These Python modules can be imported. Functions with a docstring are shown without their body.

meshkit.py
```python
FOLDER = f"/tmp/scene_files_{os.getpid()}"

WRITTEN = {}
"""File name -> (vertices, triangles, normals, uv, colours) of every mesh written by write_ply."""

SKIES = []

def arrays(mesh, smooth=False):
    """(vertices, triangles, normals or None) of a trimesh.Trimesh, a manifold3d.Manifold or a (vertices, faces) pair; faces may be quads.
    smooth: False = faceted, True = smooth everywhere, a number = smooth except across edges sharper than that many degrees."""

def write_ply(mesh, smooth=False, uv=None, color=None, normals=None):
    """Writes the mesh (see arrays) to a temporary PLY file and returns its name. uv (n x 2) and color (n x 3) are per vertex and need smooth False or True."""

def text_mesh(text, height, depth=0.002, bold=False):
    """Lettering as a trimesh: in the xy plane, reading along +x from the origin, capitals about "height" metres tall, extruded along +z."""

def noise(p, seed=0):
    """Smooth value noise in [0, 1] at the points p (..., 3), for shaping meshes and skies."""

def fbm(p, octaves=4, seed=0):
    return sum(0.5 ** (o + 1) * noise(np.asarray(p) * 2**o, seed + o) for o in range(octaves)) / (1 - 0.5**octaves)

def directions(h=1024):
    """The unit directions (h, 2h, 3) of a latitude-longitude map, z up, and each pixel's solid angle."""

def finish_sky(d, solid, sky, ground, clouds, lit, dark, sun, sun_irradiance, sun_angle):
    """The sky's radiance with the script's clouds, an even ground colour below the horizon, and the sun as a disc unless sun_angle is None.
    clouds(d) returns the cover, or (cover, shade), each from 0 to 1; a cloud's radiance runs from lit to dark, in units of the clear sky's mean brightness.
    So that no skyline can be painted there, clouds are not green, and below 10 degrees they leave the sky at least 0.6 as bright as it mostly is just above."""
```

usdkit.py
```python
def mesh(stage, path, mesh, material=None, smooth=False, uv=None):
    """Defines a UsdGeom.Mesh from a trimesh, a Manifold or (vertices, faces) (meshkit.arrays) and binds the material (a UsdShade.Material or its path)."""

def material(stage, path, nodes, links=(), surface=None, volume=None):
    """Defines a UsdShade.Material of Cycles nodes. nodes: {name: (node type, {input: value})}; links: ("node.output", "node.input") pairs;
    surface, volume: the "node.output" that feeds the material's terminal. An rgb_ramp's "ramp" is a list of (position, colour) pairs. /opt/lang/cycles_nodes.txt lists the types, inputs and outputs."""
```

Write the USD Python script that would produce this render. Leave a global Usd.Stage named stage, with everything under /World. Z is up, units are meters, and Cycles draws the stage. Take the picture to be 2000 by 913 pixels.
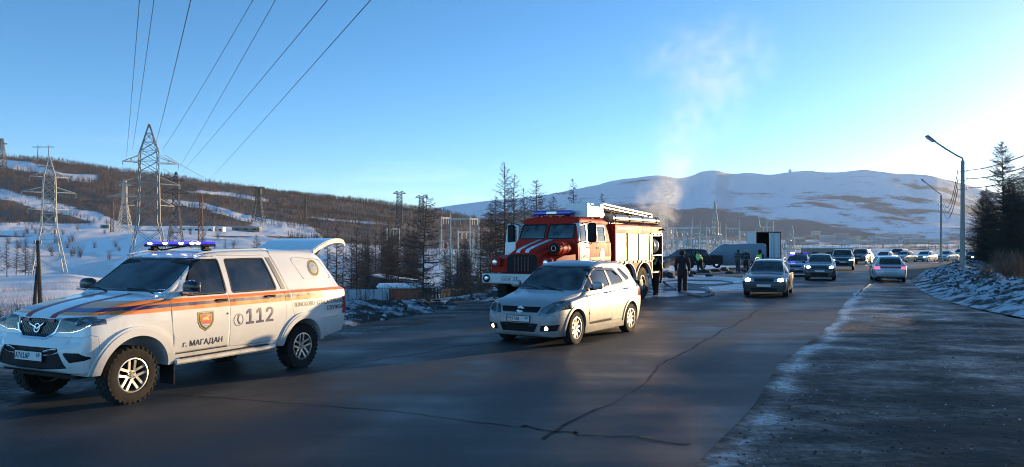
import math, random
import numpy as np, trimesh, manifold3d, shapely
from shapely.geometry import Polygon, LineString, Point, box as sbox
from shapely import affinity
from scipy.interpolate import PchipInterpolator, RegularGridInterpolator
import usdkit, meshkit
from pxr import Usd, UsdGeom, UsdLux, UsdShade, Gf, Sdf, Vt

stage = Usd.Stage.CreateInMemory()
UsdGeom.SetStageUpAxis(stage, 'Z')
UsdGeom.SetStageMetersPerUnit(stage, 1.0)
UsdGeom.Xform.Define(stage, '/World')
UsdGeom.Scope.Define(stage, '/World/Looks')
MAN, CS = manifold3d.Manifold, manifold3d.CrossSection

# ---------------------------------------------------------------- camera
FPX, EYE, HORIZON = 1457.0, 1.9, 484.5           # focal length in pixels of the 2000 px wide photograph, eye height, horizon row
PITCH = math.atan((HORIZON - 456.5) / FPX)
cam = UsdGeom.Camera.Define(stage, '/World/camera')
cam.AddTranslateOp().Set(Gf.Vec3d(0, 0, EYE))
cam.AddRotateXOp().Set(90 + math.degrees(PITCH))
cam.CreateHorizontalApertureAttr(36.0)
cam.CreateFocalLengthAttr(FPX / 2000 * 36)
cam.CreateClippingRangeAttr(Gf.Vec2f(0.1, 60000))
cam.CreateExposureAttr(1.58)

# ---------------------------------------------------------------- sky and sun
SUN_AZ, SUN_EL = math.radians(52.5), math.radians(5.2)
usdkit.material(stage, '/World/Looks/sky_look', {
    'tc': ('texture_coordinate', {}),
    'sky': ('sky_texture', {'sky_type': 'single_scattering', 'sun_disc': False, 'sun_elevation': SUN_EL, 'sun_rotation': SUN_AZ,
                            'air_density': 0.55, 'aerosol_density': 0.28, 'ozone_density': 2.0}),
    'mp': ('mapping', {'scale': (1.0, 1.0, 9.0)}),
    'n': ('noise_texture', {'scale': 3.2, 'detail': 6, 'roughness': 0.55}),
    'r': ('map_range', {'range_type': 'smoothstep', 'from_min': 0.56, 'from_max': 0.8, 'to_min': 0, 'to_max': 0.22, 'clamp': True}),
    'sz': ('separate_xyz', {}),
    'h': ('map_range', {'from_min': 0.02, 'from_max': 0.14, 'to_min': 1.0, 'to_max': 0.0, 'clamp': True}),
    'm': ('math', {'math_type': 'multiply'}),
    'mx': ('mix_color', {'b': (9.0, 8.0, 7.4)}),
    'hs': ('hsv', {'hue': 0.495, 'saturation': 1.2, 'value': 1.0}),
    'bg': ('background_shader', {'strength': 0.12})},
    [('tc.generated', 'mp.vector'), ('mp.vector', 'n.vector'), ('n.fac', 'r.value'), ('tc.generated', 'sz.vector'), ('sz.z', 'h.value'),
     ('r.result', 'm.value1'), ('h.result', 'm.value2'), ('m.value', 'mx.fac'), ('sky.color', 'hs.color'), ('hs.color', 'mx.a'), ('mx.result', 'bg.color')],
    surface='bg.background')
dome = UsdLux.DomeLight.Define(stage, '/World/sky')
UsdShade.MaterialBindingAPI.Apply(dome.GetPrim()).Bind(UsdShade.Material.Get(stage, '/World/Looks/sky_look'))
sun = UsdLux.DistantLight.Define(stage, '/World/sun')
sun.CreateIntensityAttr(0.85)
sun.CreateAngleAttr(0.5)
sun.CreateColorAttr(Gf.Vec3f(1.0, 0.70, 0.37))
sun.GetPrim().CreateAttribute('inputs:normalize', Sdf.ValueTypeNames.Bool).Set(True)
sun.AddRotateXYZOp().Set(Gf.Vec3f(90 - math.degrees(SUN_EL), 0, 180 - math.degrees(SUN_AZ)))

# ---------------------------------------------------------------- names, things, parts
_used = {}
def path_for(parent, name):
    k = (parent, name)
    n = _used.get(k, -1) + 1
    _used[k] = n
    return '%s/%s' % (parent, name) + ('_%03d' % n if n else '')
def tag(prim, label=None, cat=None, group=None, kind=None):
    prim = prim.GetPrim() if hasattr(prim, 'GetPrim') else prim
    for k, v in (('label', label), ('category', cat), ('group', group), ('kind', kind)):
        if v:
            prim.SetCustomDataByKey(k, v)
def xf(prim, loc=(0, 0, 0), rz=0.0, s=None):
    x = UsdGeom.Xformable(prim)
    x.AddTranslateOp().Set(Gf.Vec3d(*map(float, loc)))
    if rz:
        x.AddRotateZOp().Set(float(rz))
    if s is not None:
        x.AddScaleOp().Set(Gf.Vec3f(*(map(float, s) if np.ndim(s) else (float(s),) * 3)))
def thing(name, label, cat, loc=(0, 0, 0), rz=0.0, group=None, s=None):
    p = path_for('/World', name)
    x = UsdGeom.Xform.Define(stage, p)
    xf(x, loc, rz, s)
    tag(x, label, cat, group)
    return p
def copy_of(src, label, cat, loc, rz=0.0, group=None, s=None):
    p = path_for('/World', src.split('/')[2].rstrip('0123456789').rstrip('_'))
    x = UsdGeom.Xform.Define(stage, p)
    x.GetPrim().GetReferences().AddInternalReference(src)
    x.GetPrim().SetInstanceable(True)
    x.ClearXformOpOrder()
    xs = UsdGeom.Xformable(x)
    for op, t, v in (('translate', xs.AddTranslateOp, Gf.Vec3d(*map(float, loc))), ('rotateZ', xs.AddRotateZOp, float(rz)), ('scale', xs.AddScaleOp, None)):
        if op == 'scale':
            if s is None:
                s = (1, 1, 1)
            v = Gf.Vec3f(*(map(float, s) if np.ndim(s) else (float(s),) * 3))
        t().Set(v)
    tag(x, label, cat, group)
    return p
def part(parent, name, mesh, mat, smooth=32, label=None):
    """One mesh prim under parent."""
    if isinstance(mesh, (list, tuple)) and len(mesh) and not isinstance(mesh[0], np.ndarray):
        mesh = cat(mesh)
    if isinstance(mesh, MAN):
        if mesh.is_empty():
            print('EMPTY', parent, name)
            return None
        mesh = tri(mesh)
    p = path_for(parent, name)
    m = usdkit.mesh(stage, p, mesh, mat, smooth=smooth)
    tag(m, label)
    return p
def single(name, mesh, mat, label, cat_, group=None, smooth=32):
    p = part('/World', name, mesh, mat, smooth)
    tag(stage.GetPrimAtPath(p), label, cat_, group)
    return p
def struct(name, mesh, mat, smooth=True, kind='structure', label=None):
    p = part('/World', name, mesh, mat, smooth)
    tag(stage.GetPrimAtPath(p), label, None, None, kind)
    return p

# ---------------------------------------------------------------- pixels to places
_fw, _up, _rt = np.array([0, math.cos(PITCH), math.sin(PITCH)]), np.array([0, -math.sin(PITCH), math.cos(PITCH)]), np.array([1.0, 0, 0])
def at(px, py, Y):
    """The point seen at photograph pixel (px, py) at forward distance Y."""
    d = _fw + _rt * (px - 1000) / FPX - _up * (py - 456.5) / FPX
    return np.array([0, 0, EYE]) + d * (Y / d[1])
def gnd(px, py, z=0.0):
    d = _fw + _rt * (px - 1000) / FPX - _up * (py - 456.5) / FPX
    return np.array([0, 0, EYE]) + d * ((z - EYE) / d[2])
def zrow(py, Y):
    return EYE + (HORIZON - py) / FPX * Y

# ---------------------------------------------------------------- mesh helpers
def cat(ms):
    ms = [tri(m) if isinstance(m, MAN) else m for m in ms]
    return trimesh.util.concatenate([m for m in ms if len(m.faces)])
def tri(m):
    k = m.to_mesh()
    return trimesh.Trimesh(np.array(k.vert_properties[:, :3], float), np.array(k.tri_verts), process=False)
def man(t):
    t = trimesh.Trimesh(t.vertices, t.faces, process=True)
    return MAN(manifold3d.Mesh(np.asarray(t.vertices, np.float32), np.asarray(t.faces, np.uint32)))
def rbox(c, s, b=0.0):
    """A box with chamfered edges."""
    c, h = np.array(c, float), np.array(s, float) / 2
    if b <= 0:
        return trimesh.creation.box(s, trimesh.transformations.translation_matrix(c))
    b = min(b, h.min() * 0.95)
    pts = [c + np.array(sg) * (h - np.array([b if k != j else 0 for k in range(3)])) for sg in np.ndindex(2, 2, 2) for sg in [tuple(2 * x - 1 for x in sg)] for j in range(3)]
    return trimesh.convex.convex_hull(np.array(pts))
def frame_of(d):
    d = d / np.linalg.norm(d)
    a = np.array([0, 0, 1.0]) if abs(d[2]) < 0.9 else np.array([1.0, 0, 0])
    u = np.cross(a, d); u /= np.linalg.norm(u)
    return u, np.cross(d, u)
def rod(p0, p1, r0, r1=None, n=8, caps=True):
    p0, p1 = np.array(p0, float), np.array(p1, float)
    r1 = r0 if r1 is None else r1
    u, v = frame_of(p1 - p0)
    a = np.arange(n) * 2 * np.pi / n + np.pi / n
    ring = np.cos(a)[:, None] * u + np.sin(a)[:, None] * v
    V = np.vstack([p0 + ring * r0, p1 + ring * r1])
    i, j = np.arange(n), (np.arange(n) + 1) % n
    F = np.vstack([np.stack([i, j, j + n], 1), np.stack([i, j + n, i + n], 1)])
    if caps:
        F = np.vstack([F, [[0, k + 1, k] for k in range(1, n - 1)], [[n, n + k, n + k + 1] for k in range(1, n - 1)]])
    return trimesh.Trimesh(V, F, process=False)
def tube(pts, r, n=6):
    pts = np.array(pts, float)
    r = np.broadcast_to(r, len(pts))
    d = np.gradient(pts, axis=0)
    a = np.arange(n) * 2 * np.pi / n
    V = []
    u, v = frame_of(d[0])
    for p, t, q in zip(pts, d, r):
        t = t / np.linalg.norm(t)
        u = u - t * (u @ t); u /= np.linalg.norm(u); v = np.cross(t, u)
        V.append(p + q * (np.cos(a)[:, None] * u + np.sin(a)[:, None] * v))
    V = np.vstack(V)
    i, j, F = np.arange(n), (np.arange(n) + 1) % n, []
    for k in range(len(pts) - 1):
        b = k * n
        F += [np.stack([b + i, b + j, b + j + n], 1), np.stack([b + i, b + j + n, b + i + n], 1)]
    e = (len(pts) - 1) * n
    F += [np.array([[0, k + 1, k] for k in range(1, n - 1)]), np.array([[e, e + k, e + k + 1] for k in range(1, n - 1)])]
    return trimesh.Trimesh(V, np.vstack(F), process=False)
def curve(pts, n=24):
    pts = np.array(pts, float)
    t = np.r_[0, np.cumsum(np.linalg.norm(np.diff(pts, axis=0), axis=1))]
    f = PchipInterpolator(t, pts)
    return f(np.linspace(0, t[-1], n))
def polys(p):
    if isinstance(p, (list, tuple)):
        p = Polygon(p)
    p = p.buffer(0)
    out = []
    for g in getattr(p, 'geoms', [p]):
        if g.area > 1e-9 and g.geom_type == 'Polygon':
            out += [np.array(g.exterior.coords)[:-1]] + [np.array(h.coords)[:-1] for h in g.interiors]
    return out
AX = {'y': np.array([[1, 0, 0, 0], [0, 0, 1, 0], [0, 1, 0, 0]], float), 'x': np.array([[0, 0, 1, 0], [1, 0, 0, 0], [0, 1, 0, 0]], float), 'z': np.array([[1, 0, 0, 0], [0, 1, 0, 0], [0, 0, 1, 0]], float)}
def ext(p, axis, lo, hi):
    """Polygon p extruded along an axis between lo and hi: 'y' reads (x, z), 'x' reads (y, z), 'z' reads (x, y)."""
    m = CS(polys(p), manifold3d.FillRule.EvenOdd).extrude(hi - lo)
    a = AX[axis].copy()
    a['xyz'.index(axis), 3] = lo
    return m.transform(a)
def rnd(p, r):
    p = Polygon(p) if isinstance(p, (list, tuple, np.ndarray)) else p
    return p.buffer(-r).buffer(2 * r, quad_segs=5).buffer(-r, quad_segs=5)
def lathe(prof, n=32, axis='y'):
    """Profile of (radius, height) turned about an axis; height runs along the axis."""
    prof = np.array(prof, float)
    a = np.arange(n) * 2 * np.pi / n
    k = len(prof)
    c, s = np.cos(a)[:, None] * prof[:, 0], np.sin(a)[:, None] * prof[:, 0]
    h = np.broadcast_to(prof[:, 1], c.shape)
    V = {'y': np.stack([c, h, s], -1), 'z': np.stack([c, s, h], -1), 'x': np.stack([h, c, s], -1)}[axis].reshape(-1, 3)
    F = []
    for i in range(n):
        j = (i + 1) % n
        for q in range(k - 1):
            A, B, C, D = i * k + q, i * k + q + 1, j * k + q + 1, j * k + q
            F += [[A, B, C], [A, C, D]]
    t = trimesh.Trimesh(V, F, process=True)
    t.update_faces(t.nondegenerate_faces())
    trimesh.repair.fix_normals(t)
    return t
def moved(m, t=(0, 0, 0), rz=0.0, rx=0.0, ry=0.0, s=1.0):
    m = (tri(m) if isinstance(m, MAN) else m).copy()
    R = trimesh.transformations.euler_matrix(math.radians(rx), math.radians(ry), math.radians(rz))
    m.apply_scale(s)
    m.apply_transform(R)
    m.apply_translation(t)
    return m
def mirror_y(m):
    m = m.copy()
    m.vertices[:, 1] *= -1
    m.faces = m.faces[:, ::-1]
    return m
_txt = {}
def text2d(s, h, bold=False, ax=1.0):
    """Lettering as a shapely shape, origin at its left baseline, h the height of capitals."""
    k = (s, bold)
    if k not in _txt:
        t = meshkit.text_mesh(s, 1.0, 1.0, bold)
        v, f = t.vertices, t.faces
        f = f[(np.abs(v[f][:, :, 2]).max(1) < 1e-6)]
        _txt[k] = shapely.union_all([Polygon(v[q][:, :2]).buffer(1e-4) for q in f])
    return affinity.scale(_txt[k], h * ax, h, origin=(0, 0))

# ---------------------------------------------------------------- materials
_mats = {}
def mk(name, nodes, links, surface=None, volume=None):
    if name not in _mats:
        _mats[name] = usdkit.material(stage, '/World/Looks/' + name, nodes, links, surface=surface, volume=volume)
    return _mats[name]
def pbr(name, color, rough=0.5, metal=0.0, coat=0.0, vary=0.12, scale=6.0, bump=0.0, bscale=60.0, emit=None, estr=0.0, dirt=None, spec=0.5, rvar=0.12, rep=0.0):
    """Procedural surface: colour mottled by noise, roughness variation, fine relief; dirt=(colour, z0, z1, amount) is road grime that fades upward."""
    c = np.array(color, float)
    N = {'tc': ('texture_coordinate', {}), 'n': ('noise_texture', {'scale': scale, 'detail': 5, 'roughness': 0.6}),
         'mx': ('mix_color', {'a': tuple(c * (1 - vary)), 'b': tuple(np.minimum(c * (1 + vary), 0.95))}),
         'rr': ('map_range', {'from_min': 0.3, 'from_max': 0.7, 'to_min': max(rough - rvar, 0.03), 'to_max': min(rough + rvar, 1), 'clamp': True}),
         'p': ('principled_bsdf', {'metallic': metal, 'coat_weight': coat, 'coat_roughness': 0.06, 'specular_ior_level': spec})}
    L = [('tc.object', 'n.vector'), ('n.fac', 'mx.fac'), ('n.fac', 'rr.value')]
    col, rgh = 'mx.result', 'rr.result'
    if rep:
        N['oi'] = ('object_info', {}); N['hv'] = ('hsv', {}); N['ov'] = ('map_range', {'to_min': 1 - rep, 'to_max': 1 + rep})
        L += [('oi.random', 'ov.value'), ('ov.result', 'hv.value'), (col, 'hv.color')]
        col = 'hv.color'
    if dirt:
        dc, z0, z1, am = dirt
        N.update({'sx': ('separate_xyz', {}), 'dz': ('map_range', {'from_min': z0, 'from_max': z1, 'to_min': am, 'to_max': 0.0, 'clamp': True}),
                  'dn': ('noise_texture', {'scale': 5.5, 'detail': 8, 'roughness': 0.7}), 'dr': ('map_range', {'from_min': 0.28, 'from_max': 0.68, 'to_min': 0.25, 'to_max': 1.35, 'clamp': True}),
                  'dm': ('math', {'math_type': 'multiply', 'use_clamp': True}), 'dc': ('mix_color', {'b': tuple(dc)}), 'drg': ('mix_float', {'b': 0.85}),
                  'cw': ('math', {'math_type': 'multiply_add', 'value2': -coat, 'value3': coat})})
        L += [('tc.object', 'sx.vector'), ('sx.z', 'dz.value'), ('tc.object', 'dn.vector'), ('dn.fac', 'dr.value'), ('dz.result', 'dm.value1'), ('dr.result', 'dm.value2'),
              ('dm.value', 'dc.fac'), (col, 'dc.a'), ('dm.value', 'drg.fac'), (rgh, 'drg.a'), ('dm.value', 'cw.value1'), ('cw.value', 'p.coat_weight')]
        col, rgh = 'dc.result', 'drg.result'
    if bump:
        N['bn'] = ('noise_texture', {'scale': bscale, 'detail': 6, 'roughness': 0.65}); N['b'] = ('bump', {'strength': bump, 'distance': 0.02})
        L += [('tc.object', 'bn.vector'), ('bn.fac', 'b.height'), ('b.normal', 'p.normal')]
    if emit is not None:
        N['p'][1].update({'emission_color': tuple(emit), 'emission_strength': estr})
    L += [(col, 'p.base_color'), (rgh, 'p.roughness')]
    return mk(name, N, L, 'p.BSDF')
GRIME = (0.085, 0.078, 0.07)
def paint(name, color, metal=0.0, rough=0.3, coat=1.0, grime=0.55, z1=0.95, spec=.5):
    return pbr(name, color, rough, metal, coat, 0.03, 2.0, dirt=(GRIME, 0.2, z1, grime), rvar=0.04, spec=spec)
def pane(name, tint=(0.5, 0.55, 0.57), rough=0.02):
    return mk(name, {'tc': ('texture_coordinate', {}), 'n': ('noise_texture', {'scale': 3.0, 'detail': 6}), 'nr': ('map_range', {'from_min': 0.35, 'from_max': 0.75, 'to_min': 0.0, 'to_max': 0.16, 'clamp': True}),
        't': ('transparent_bsdf', {'color': tint}), 'g': ('glossy_bsdf', {'color': (1, 1, 1), 'roughness': rough}), 'f': ('fresnel', {'IOR': 1.75}),
        'd': ('diffuse_bsdf', {'color': (0.3, 0.29, 0.27)}), 'm': ('mix_closure', {}), 'm2': ('mix_closure', {})},
        [('f.fac', 'm.fac'), ('t.BSDF', 'm.closure1'), ('g.BSDF', 'm.closure2'), ('tc.object', 'n.vector'), ('n.fac', 'nr.value'), ('nr.result', 'm2.fac'), ('m.closure', 'm2.closure1'), ('d.BSDF', 'm2.closure2')], 'm2.closure')
GLASS = pane('window_glass', (0.34, 0.39, 0.41))
SCREEN = pane('windscreen_glass', (0.5, 0.55, 0.56))
DARKGLASS = pane('tinted_glass', (0.06, 0.075, 0.09))
CLEAR = pane('lamp_cover_glass', (0.92, 0.94, 0.95))
RUBBER = pbr('tyre_rubber', (0.014, 0.0135, 0.013), 0.85, bump=0.4, bscale=40, dirt=((0.075, 0.066, 0.056), -0.3, 0.7, 0.28), spec=.25)
BLACK = pbr('black_plastic', (0.010, 0.010, 0.011), 0.55, spec=.2)
GLOSSBLACK = pbr('gloss_black', (0.01, 0.01, 0.011), 0.15, coat=0.5)
CABIN = pbr('cabin_lining', (0.02, 0.02, 0.022), 0.85)
SEAT = pbr('seat_cloth', (0.035, 0.034, 0.036), 0.9)
CHROME = pbr('chrome', (0.75, 0.75, 0.76), 0.12, metal=1.0, vary=0.03)
ALLOY = pbr('wheel_alloy', (0.68, 0.66, 0.6), 0.38, metal=1.0, vary=0.08, dirt=((0.14, 0.12, 0.1), -0.5, 0.6, 0.35))
STEEL = pbr('grey_steel', (0.25, 0.25, 0.25), 0.5, metal=0.6)
LAMPDARK = pbr('lamp_housing', (0.22, 0.23, 0.25), 0.22, metal=0.8)
LAMPSILVER = pbr('lamp_reflector', (0.8, 0.8, 0.82), 0.15, metal=1.0)
PLATE = pbr('plate_white', (0.62, 0.63, 0.63), 0.5, vary=0.06, scale=20)
INK = pbr('plate_ink', (0.02, 0.02, 0.025), 0.6)
AMBER = pbr('amber_lens', (0.6, 0.2, 0.02), 0.15, coat=0.5)
REDLENS = pbr('red_lens', (0.35, 0.01, 0.012), 0.12, coat=1.0)
def glow(name, color, strength):
    return pbr(name, (0.8, 0.8, 0.8), 0.3, emit=color, estr=strength)
GLOW_WARM = glow('lit_halogen', (1.0, 0.80, 0.52), 6.0)
GLOW_WHITE = glow('lit_white', (1.0, 0.95, 0.86), 7.0)
GLOW_BLUE = glow('lit_blue', (0.10, 0.06, 1.0), 9.0)
GLOW_BLUEWHITE = glow('lit_blue_core', (0.55, 0.5, 1.0), 9.0)
GLOW_RED = glow('lit_red', (1.0, 0.03, 0.03), 0.3)

# ---------------------------------------------------------------- vehicle bodies: lofted skins, cut into panels
class Loft:
    """A vehicle skin lofted along x. keys rows: x, zb under, zs shoulder, zt top, wb sill half width, ws shoulder half width, wt roof edge half width."""
    def __init__(self, keys, n=90, r=0.09, crown=0.03, bulge=0.02, lin=False):
        K = np.array(sorted(keys), float)
        x0, x1 = K[0, 0], K[-1, 0]
        xs = np.unique(np.r_[np.linspace(x0, x1, n), K[:, 0]])
        xs = xs[np.r_[True, np.diff(xs) > 0.004]]
        q = PchipInterpolator(K[:, 0], K[:, 1:])(xs) if not lin else np.stack([np.interp(xs, K[:, 0], K[:, k]) for k in range(1, 7)], 1)
        self.top = lambda x: np.interp(x, xs, q[:, 2])
        rings = []
        for x, (zb, zs, zt, wb, ws, wt) in zip(xs, q):
            rr = max(min(r, (zt - zs - 0.012) * 0.9, wt * 0.45), 0.004)
            H = [(0, zb), (wb * 0.6, zb), (wb - 0.035, zb), (wb - 0.008, zb + 0.012), (wb, zb + 0.04)]
            for t in np.linspace(0.14, 1, 8):
                z = zb + 0.04 + (zs - zb - 0.05) * t
                H.append((wb + (ws - wb) * min(1, t * 1.6) ** 0.7 + bulge * math.sin(math.pi * t), z))
            H.append((ws - 0.006, zs)); H.append((ws - 0.022, zs + 0.02))
            y0, z0 = H[-1]
            for t in (0.2, 0.4, 0.6, 0.8, 1.0):
                H.append((y0 + (wt - y0) * t + 0.012 * math.sin(math.pi * t), z0 + (zt - rr - z0) * t))
            for a in (25, 50, 70, 90):
                H.append((wt - rr + rr * math.cos(math.radians(a)), zt - rr + rr * math.sin(math.radians(a))))
            H.append((wt * 0.72, zt + crown * 0.35)); H.append((wt * 0.42, zt + crown * 0.8)); H.append((0, zt + crown))
            full = [(y, z) for y, z in H] + [(-y, z) for y, z in H[-2:0:-1]]
            rings.append([(x, y, z) for y, z in full])
        R = np.array(rings)
        m, k = R.shape[:2]
        V = np.vstack([R.reshape(-1, 3), R[0].mean(0), R[-1].mean(0)])
        F = []
        j = np.arange(k); j2 = (j + 1) % k
        for i in range(m - 1):
            a, b = i * k, (i + 1) * k
            F += [np.stack([a + j, a + j2, b + j2], 1), np.stack([a + j, b + j2, b + j], 1)]
        F += [np.stack([np.full(k, m * k), j2, j], 1), np.stack([np.full(k, m * k + 1), (m - 1) * k + j, (m - 1) * k + j2], 1)]
        t = trimesh.Trimesh(V, np.vstack(F), process=False)
        if t.volume < 0:
            t.faces = t.faces[:, ::-1]
        self.t, self.N, self._c = t, np.array(t.vertex_normals), {}
    def s(self, off=0.0):
        if off not in self._c:
            self._c[off] = MAN(manifold3d.Mesh((self.t.vertices + self.N * off).astype(np.float32), np.array(self.t.faces, np.uint32)))
        return self._c[off]
    def shell(self, a, b):
        return self.s(a) - self.s(b)

def plate2d(text, h):
    return text2d(text, h, True, 0.82)
def number_plate(parent, loc, yaw, lines, w=0.52, h=0.112, tilt=0.0):
    """Plate facing +x at loc with lettering pieces (text, height, y, z)."""
    m = moved(rbox((0, 0, 0), (0.012, w, h), 0.004), loc, yaw)
    p = part(parent, 'number_plate', m, PLATE, 25)
    fr = moved(cat([tri(ext(sbox(-w / 2 - .008, -h / 2 - .008, w / 2 + .008, h / 2 + .008).difference(sbox(-w / 2 + .004, -h / 2 + .004, w / 2 - .004, h / 2 - .004)), 'x', -0.006, 0.0085))]), loc, yaw)
    part(p, 'plate_frame', fr, BLACK, 25)
    ms = []
    for t, hh, y, z in lines:
        s = affinity.translate(plate2d(t, hh), y, z)
        ms.append(tri(ext(s, 'x', 0.005, 0.0078)))
    if ms:
        part(p, 'plate_lettering', moved(cat(ms), loc, yaw), INK, False)

def spokes5(R, hub, w, gap, n=5):
    """Twin spokes."""
    out = [Point(0, 0).buffer(hub, quad_segs=10)]
    for i in range(n):
        a = 90 + i * 360 / n
        for s in (-1, 1):
            b = sbox(hub * 0.5, s * gap / 2 - w / 2, R, s * gap / 2 + w / 2)
            out.append(affinity.rotate(b, a + s * 3.0, origin=(0, 0)))
    return shapely.union_all(out)
def spokes_n(R, hub, w, n, slot=0.0):
    out = [Point(0, 0).buffer(hub, quad_segs=10)]
    for i in range(n):
        b = Polygon([(0, -w * 0.45), (R, -w / 2), (R, w / 2), (0, w * 0.45)])
        out.append(affinity.rotate(b, 90 + i * 360 / n, origin=(0, 0)))
    return shapely.union_all(out)

def wheel_meshes(R, W, rim, style='five', tread=0, n=40):
    """Tyre and rim pieces about the origin; the wheel's outer face looks to +y."""
    h = W / 2
    prof = [(rim * 0.98, -h * 0.75), (rim * 1.04, -h * 0.92), (R * 0.86, -h), (R * 0.96, -h * 0.9), (R - 0.008, -h * 0.72), (R - 0.006, 0), (R - 0.008, h * 0.72), (R * 0.96, h * 0.9),
            (R * 0.86, h), (rim * 1.12, h * 0.97), (rim * 1.04, h * 0.92), (rim * 0.98, h * 0.75), (rim * 0.98, -h * 0.75)]
    ty = [lathe(prof, n)]
    if tread:
        for i in range(tread):
            a = 2 * math.pi * i / tread
            for y0, da in ((-h * 0.55, 0), (0, 0.5), (h * 0.55, 0)):
                b = rbox((0, y0, R - 0.006), (2 * math.pi * R / tread * 0.62, h * 0.5, 0.015), 0.004)
                ty.append(moved(b, ry=math.degrees(a + da * 2 * math.pi / tread)))
            for sy in (-1, 1):
                b = rbox((0, sy * h * 0.93, R * 0.955), (2 * math.pi * R / tread * 0.55, 0.022, 0.03), 0.006)
                ty.append(moved(b, ry=math.degrees(a + 0.25 * 2 * math.pi / tread)))
    lip = lathe([(rim * 1.01, h * 0.2), (rim * 1.02, h * 0.93), (rim * 0.955, h * 0.95), (rim * 0.93, h * 0.82), (rim * 0.92, -h * 0.8), (rim * 1.0, -h * 0.9), (rim * 1.01, h * 0.2)], n)
    if style == 'five':
        sp = spokes5(rim * 0.95, rim * 0.28, rim * 0.15, rim * 0.3)
    elif style == 'nine':
        sp = spokes_n(rim * 0.95, rim * 0.3, rim * 0.19, 9)
    else:
        sp = spokes_n(rim * 0.95, rim * 0.35, rim * 0.3, 7)
    spm = tri(ext(sp, 'y', h * 0.52, h * 0.74))
    dish = spm.copy()
    rr = np.hypot(dish.vertices[:, 0], dish.vertices[:, 2])
    dish.vertices[:, 1] += (rr / rim) ** 2 * h * 0.14 - h * 0.05
    cap = lathe([(0, h * 0.80), (rim * 0.12, h * 0.79), (rim * 0.15, h * 0.7), (rim * 0.15, h * 0.5)], 16)
    back = lathe([(0, h * 0.18), (rim * 0.7, h * 0.2), (rim * 0.93, -h * 0.1), (rim * 0.93, -h * 0.6), (0, -h * 0.6)], 24)
    nuts = [moved(rod((0, h * 0.55, 0), (0, h * 0.80, 0), rim * 0.045, n=6), (rim * 0.2 * math.cos(a), 0, rim * 0.2 * math.sin(a))) for a in np.arange(5) * 2 * math.pi / 5]
    return cat(ty), cat([lip, dish]), cat([cap] + nuts), back
def add_wheels(T, spots, R, W, rim, style='five', tread=0, alloy=None, n=40, steer=0.0, cap=None):
    ty, rm, cp, bk = wheel_meshes(R, W, rim, style, tread, n)
    for x, y in spots:
        f = (lambda m, y=y: mirror_y(m) if y < 0 else m)
        rz = steer if x > 0 else 0
        g = lambda m: moved(f(m), (x, y, R), rz)
        w = part(T, 'wheel', g(ty), RUBBER, 40)
        part(w, 'rim', g(rm), alloy or ALLOY, 30)
        part(w, 'hub_cap', g(cp), cap or STEEL, 30)
        part(w, 'brake_disc', g(bk), BLACK, 30)

def seam(line, w=0.008):
    return LineString(line).buffer(w / 2, cap_style='flat')
def seat_mesh(x, y):
    b = rbox((x, y, 0), (0.5, 0.5, 0.16), 0.05)
    k = moved(rbox((0, 0, 0.34), (0.14, 0.48, 0.66), 0.05), (x - 0.25, y, 0), ry=-14)
    k.vertices[:, 0] += 0.0
    hd = rbox((x - 0.40, y, 0.78), (0.1, 0.26, 0.18), 0.04)
    return cat([b, k, hd])

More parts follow.
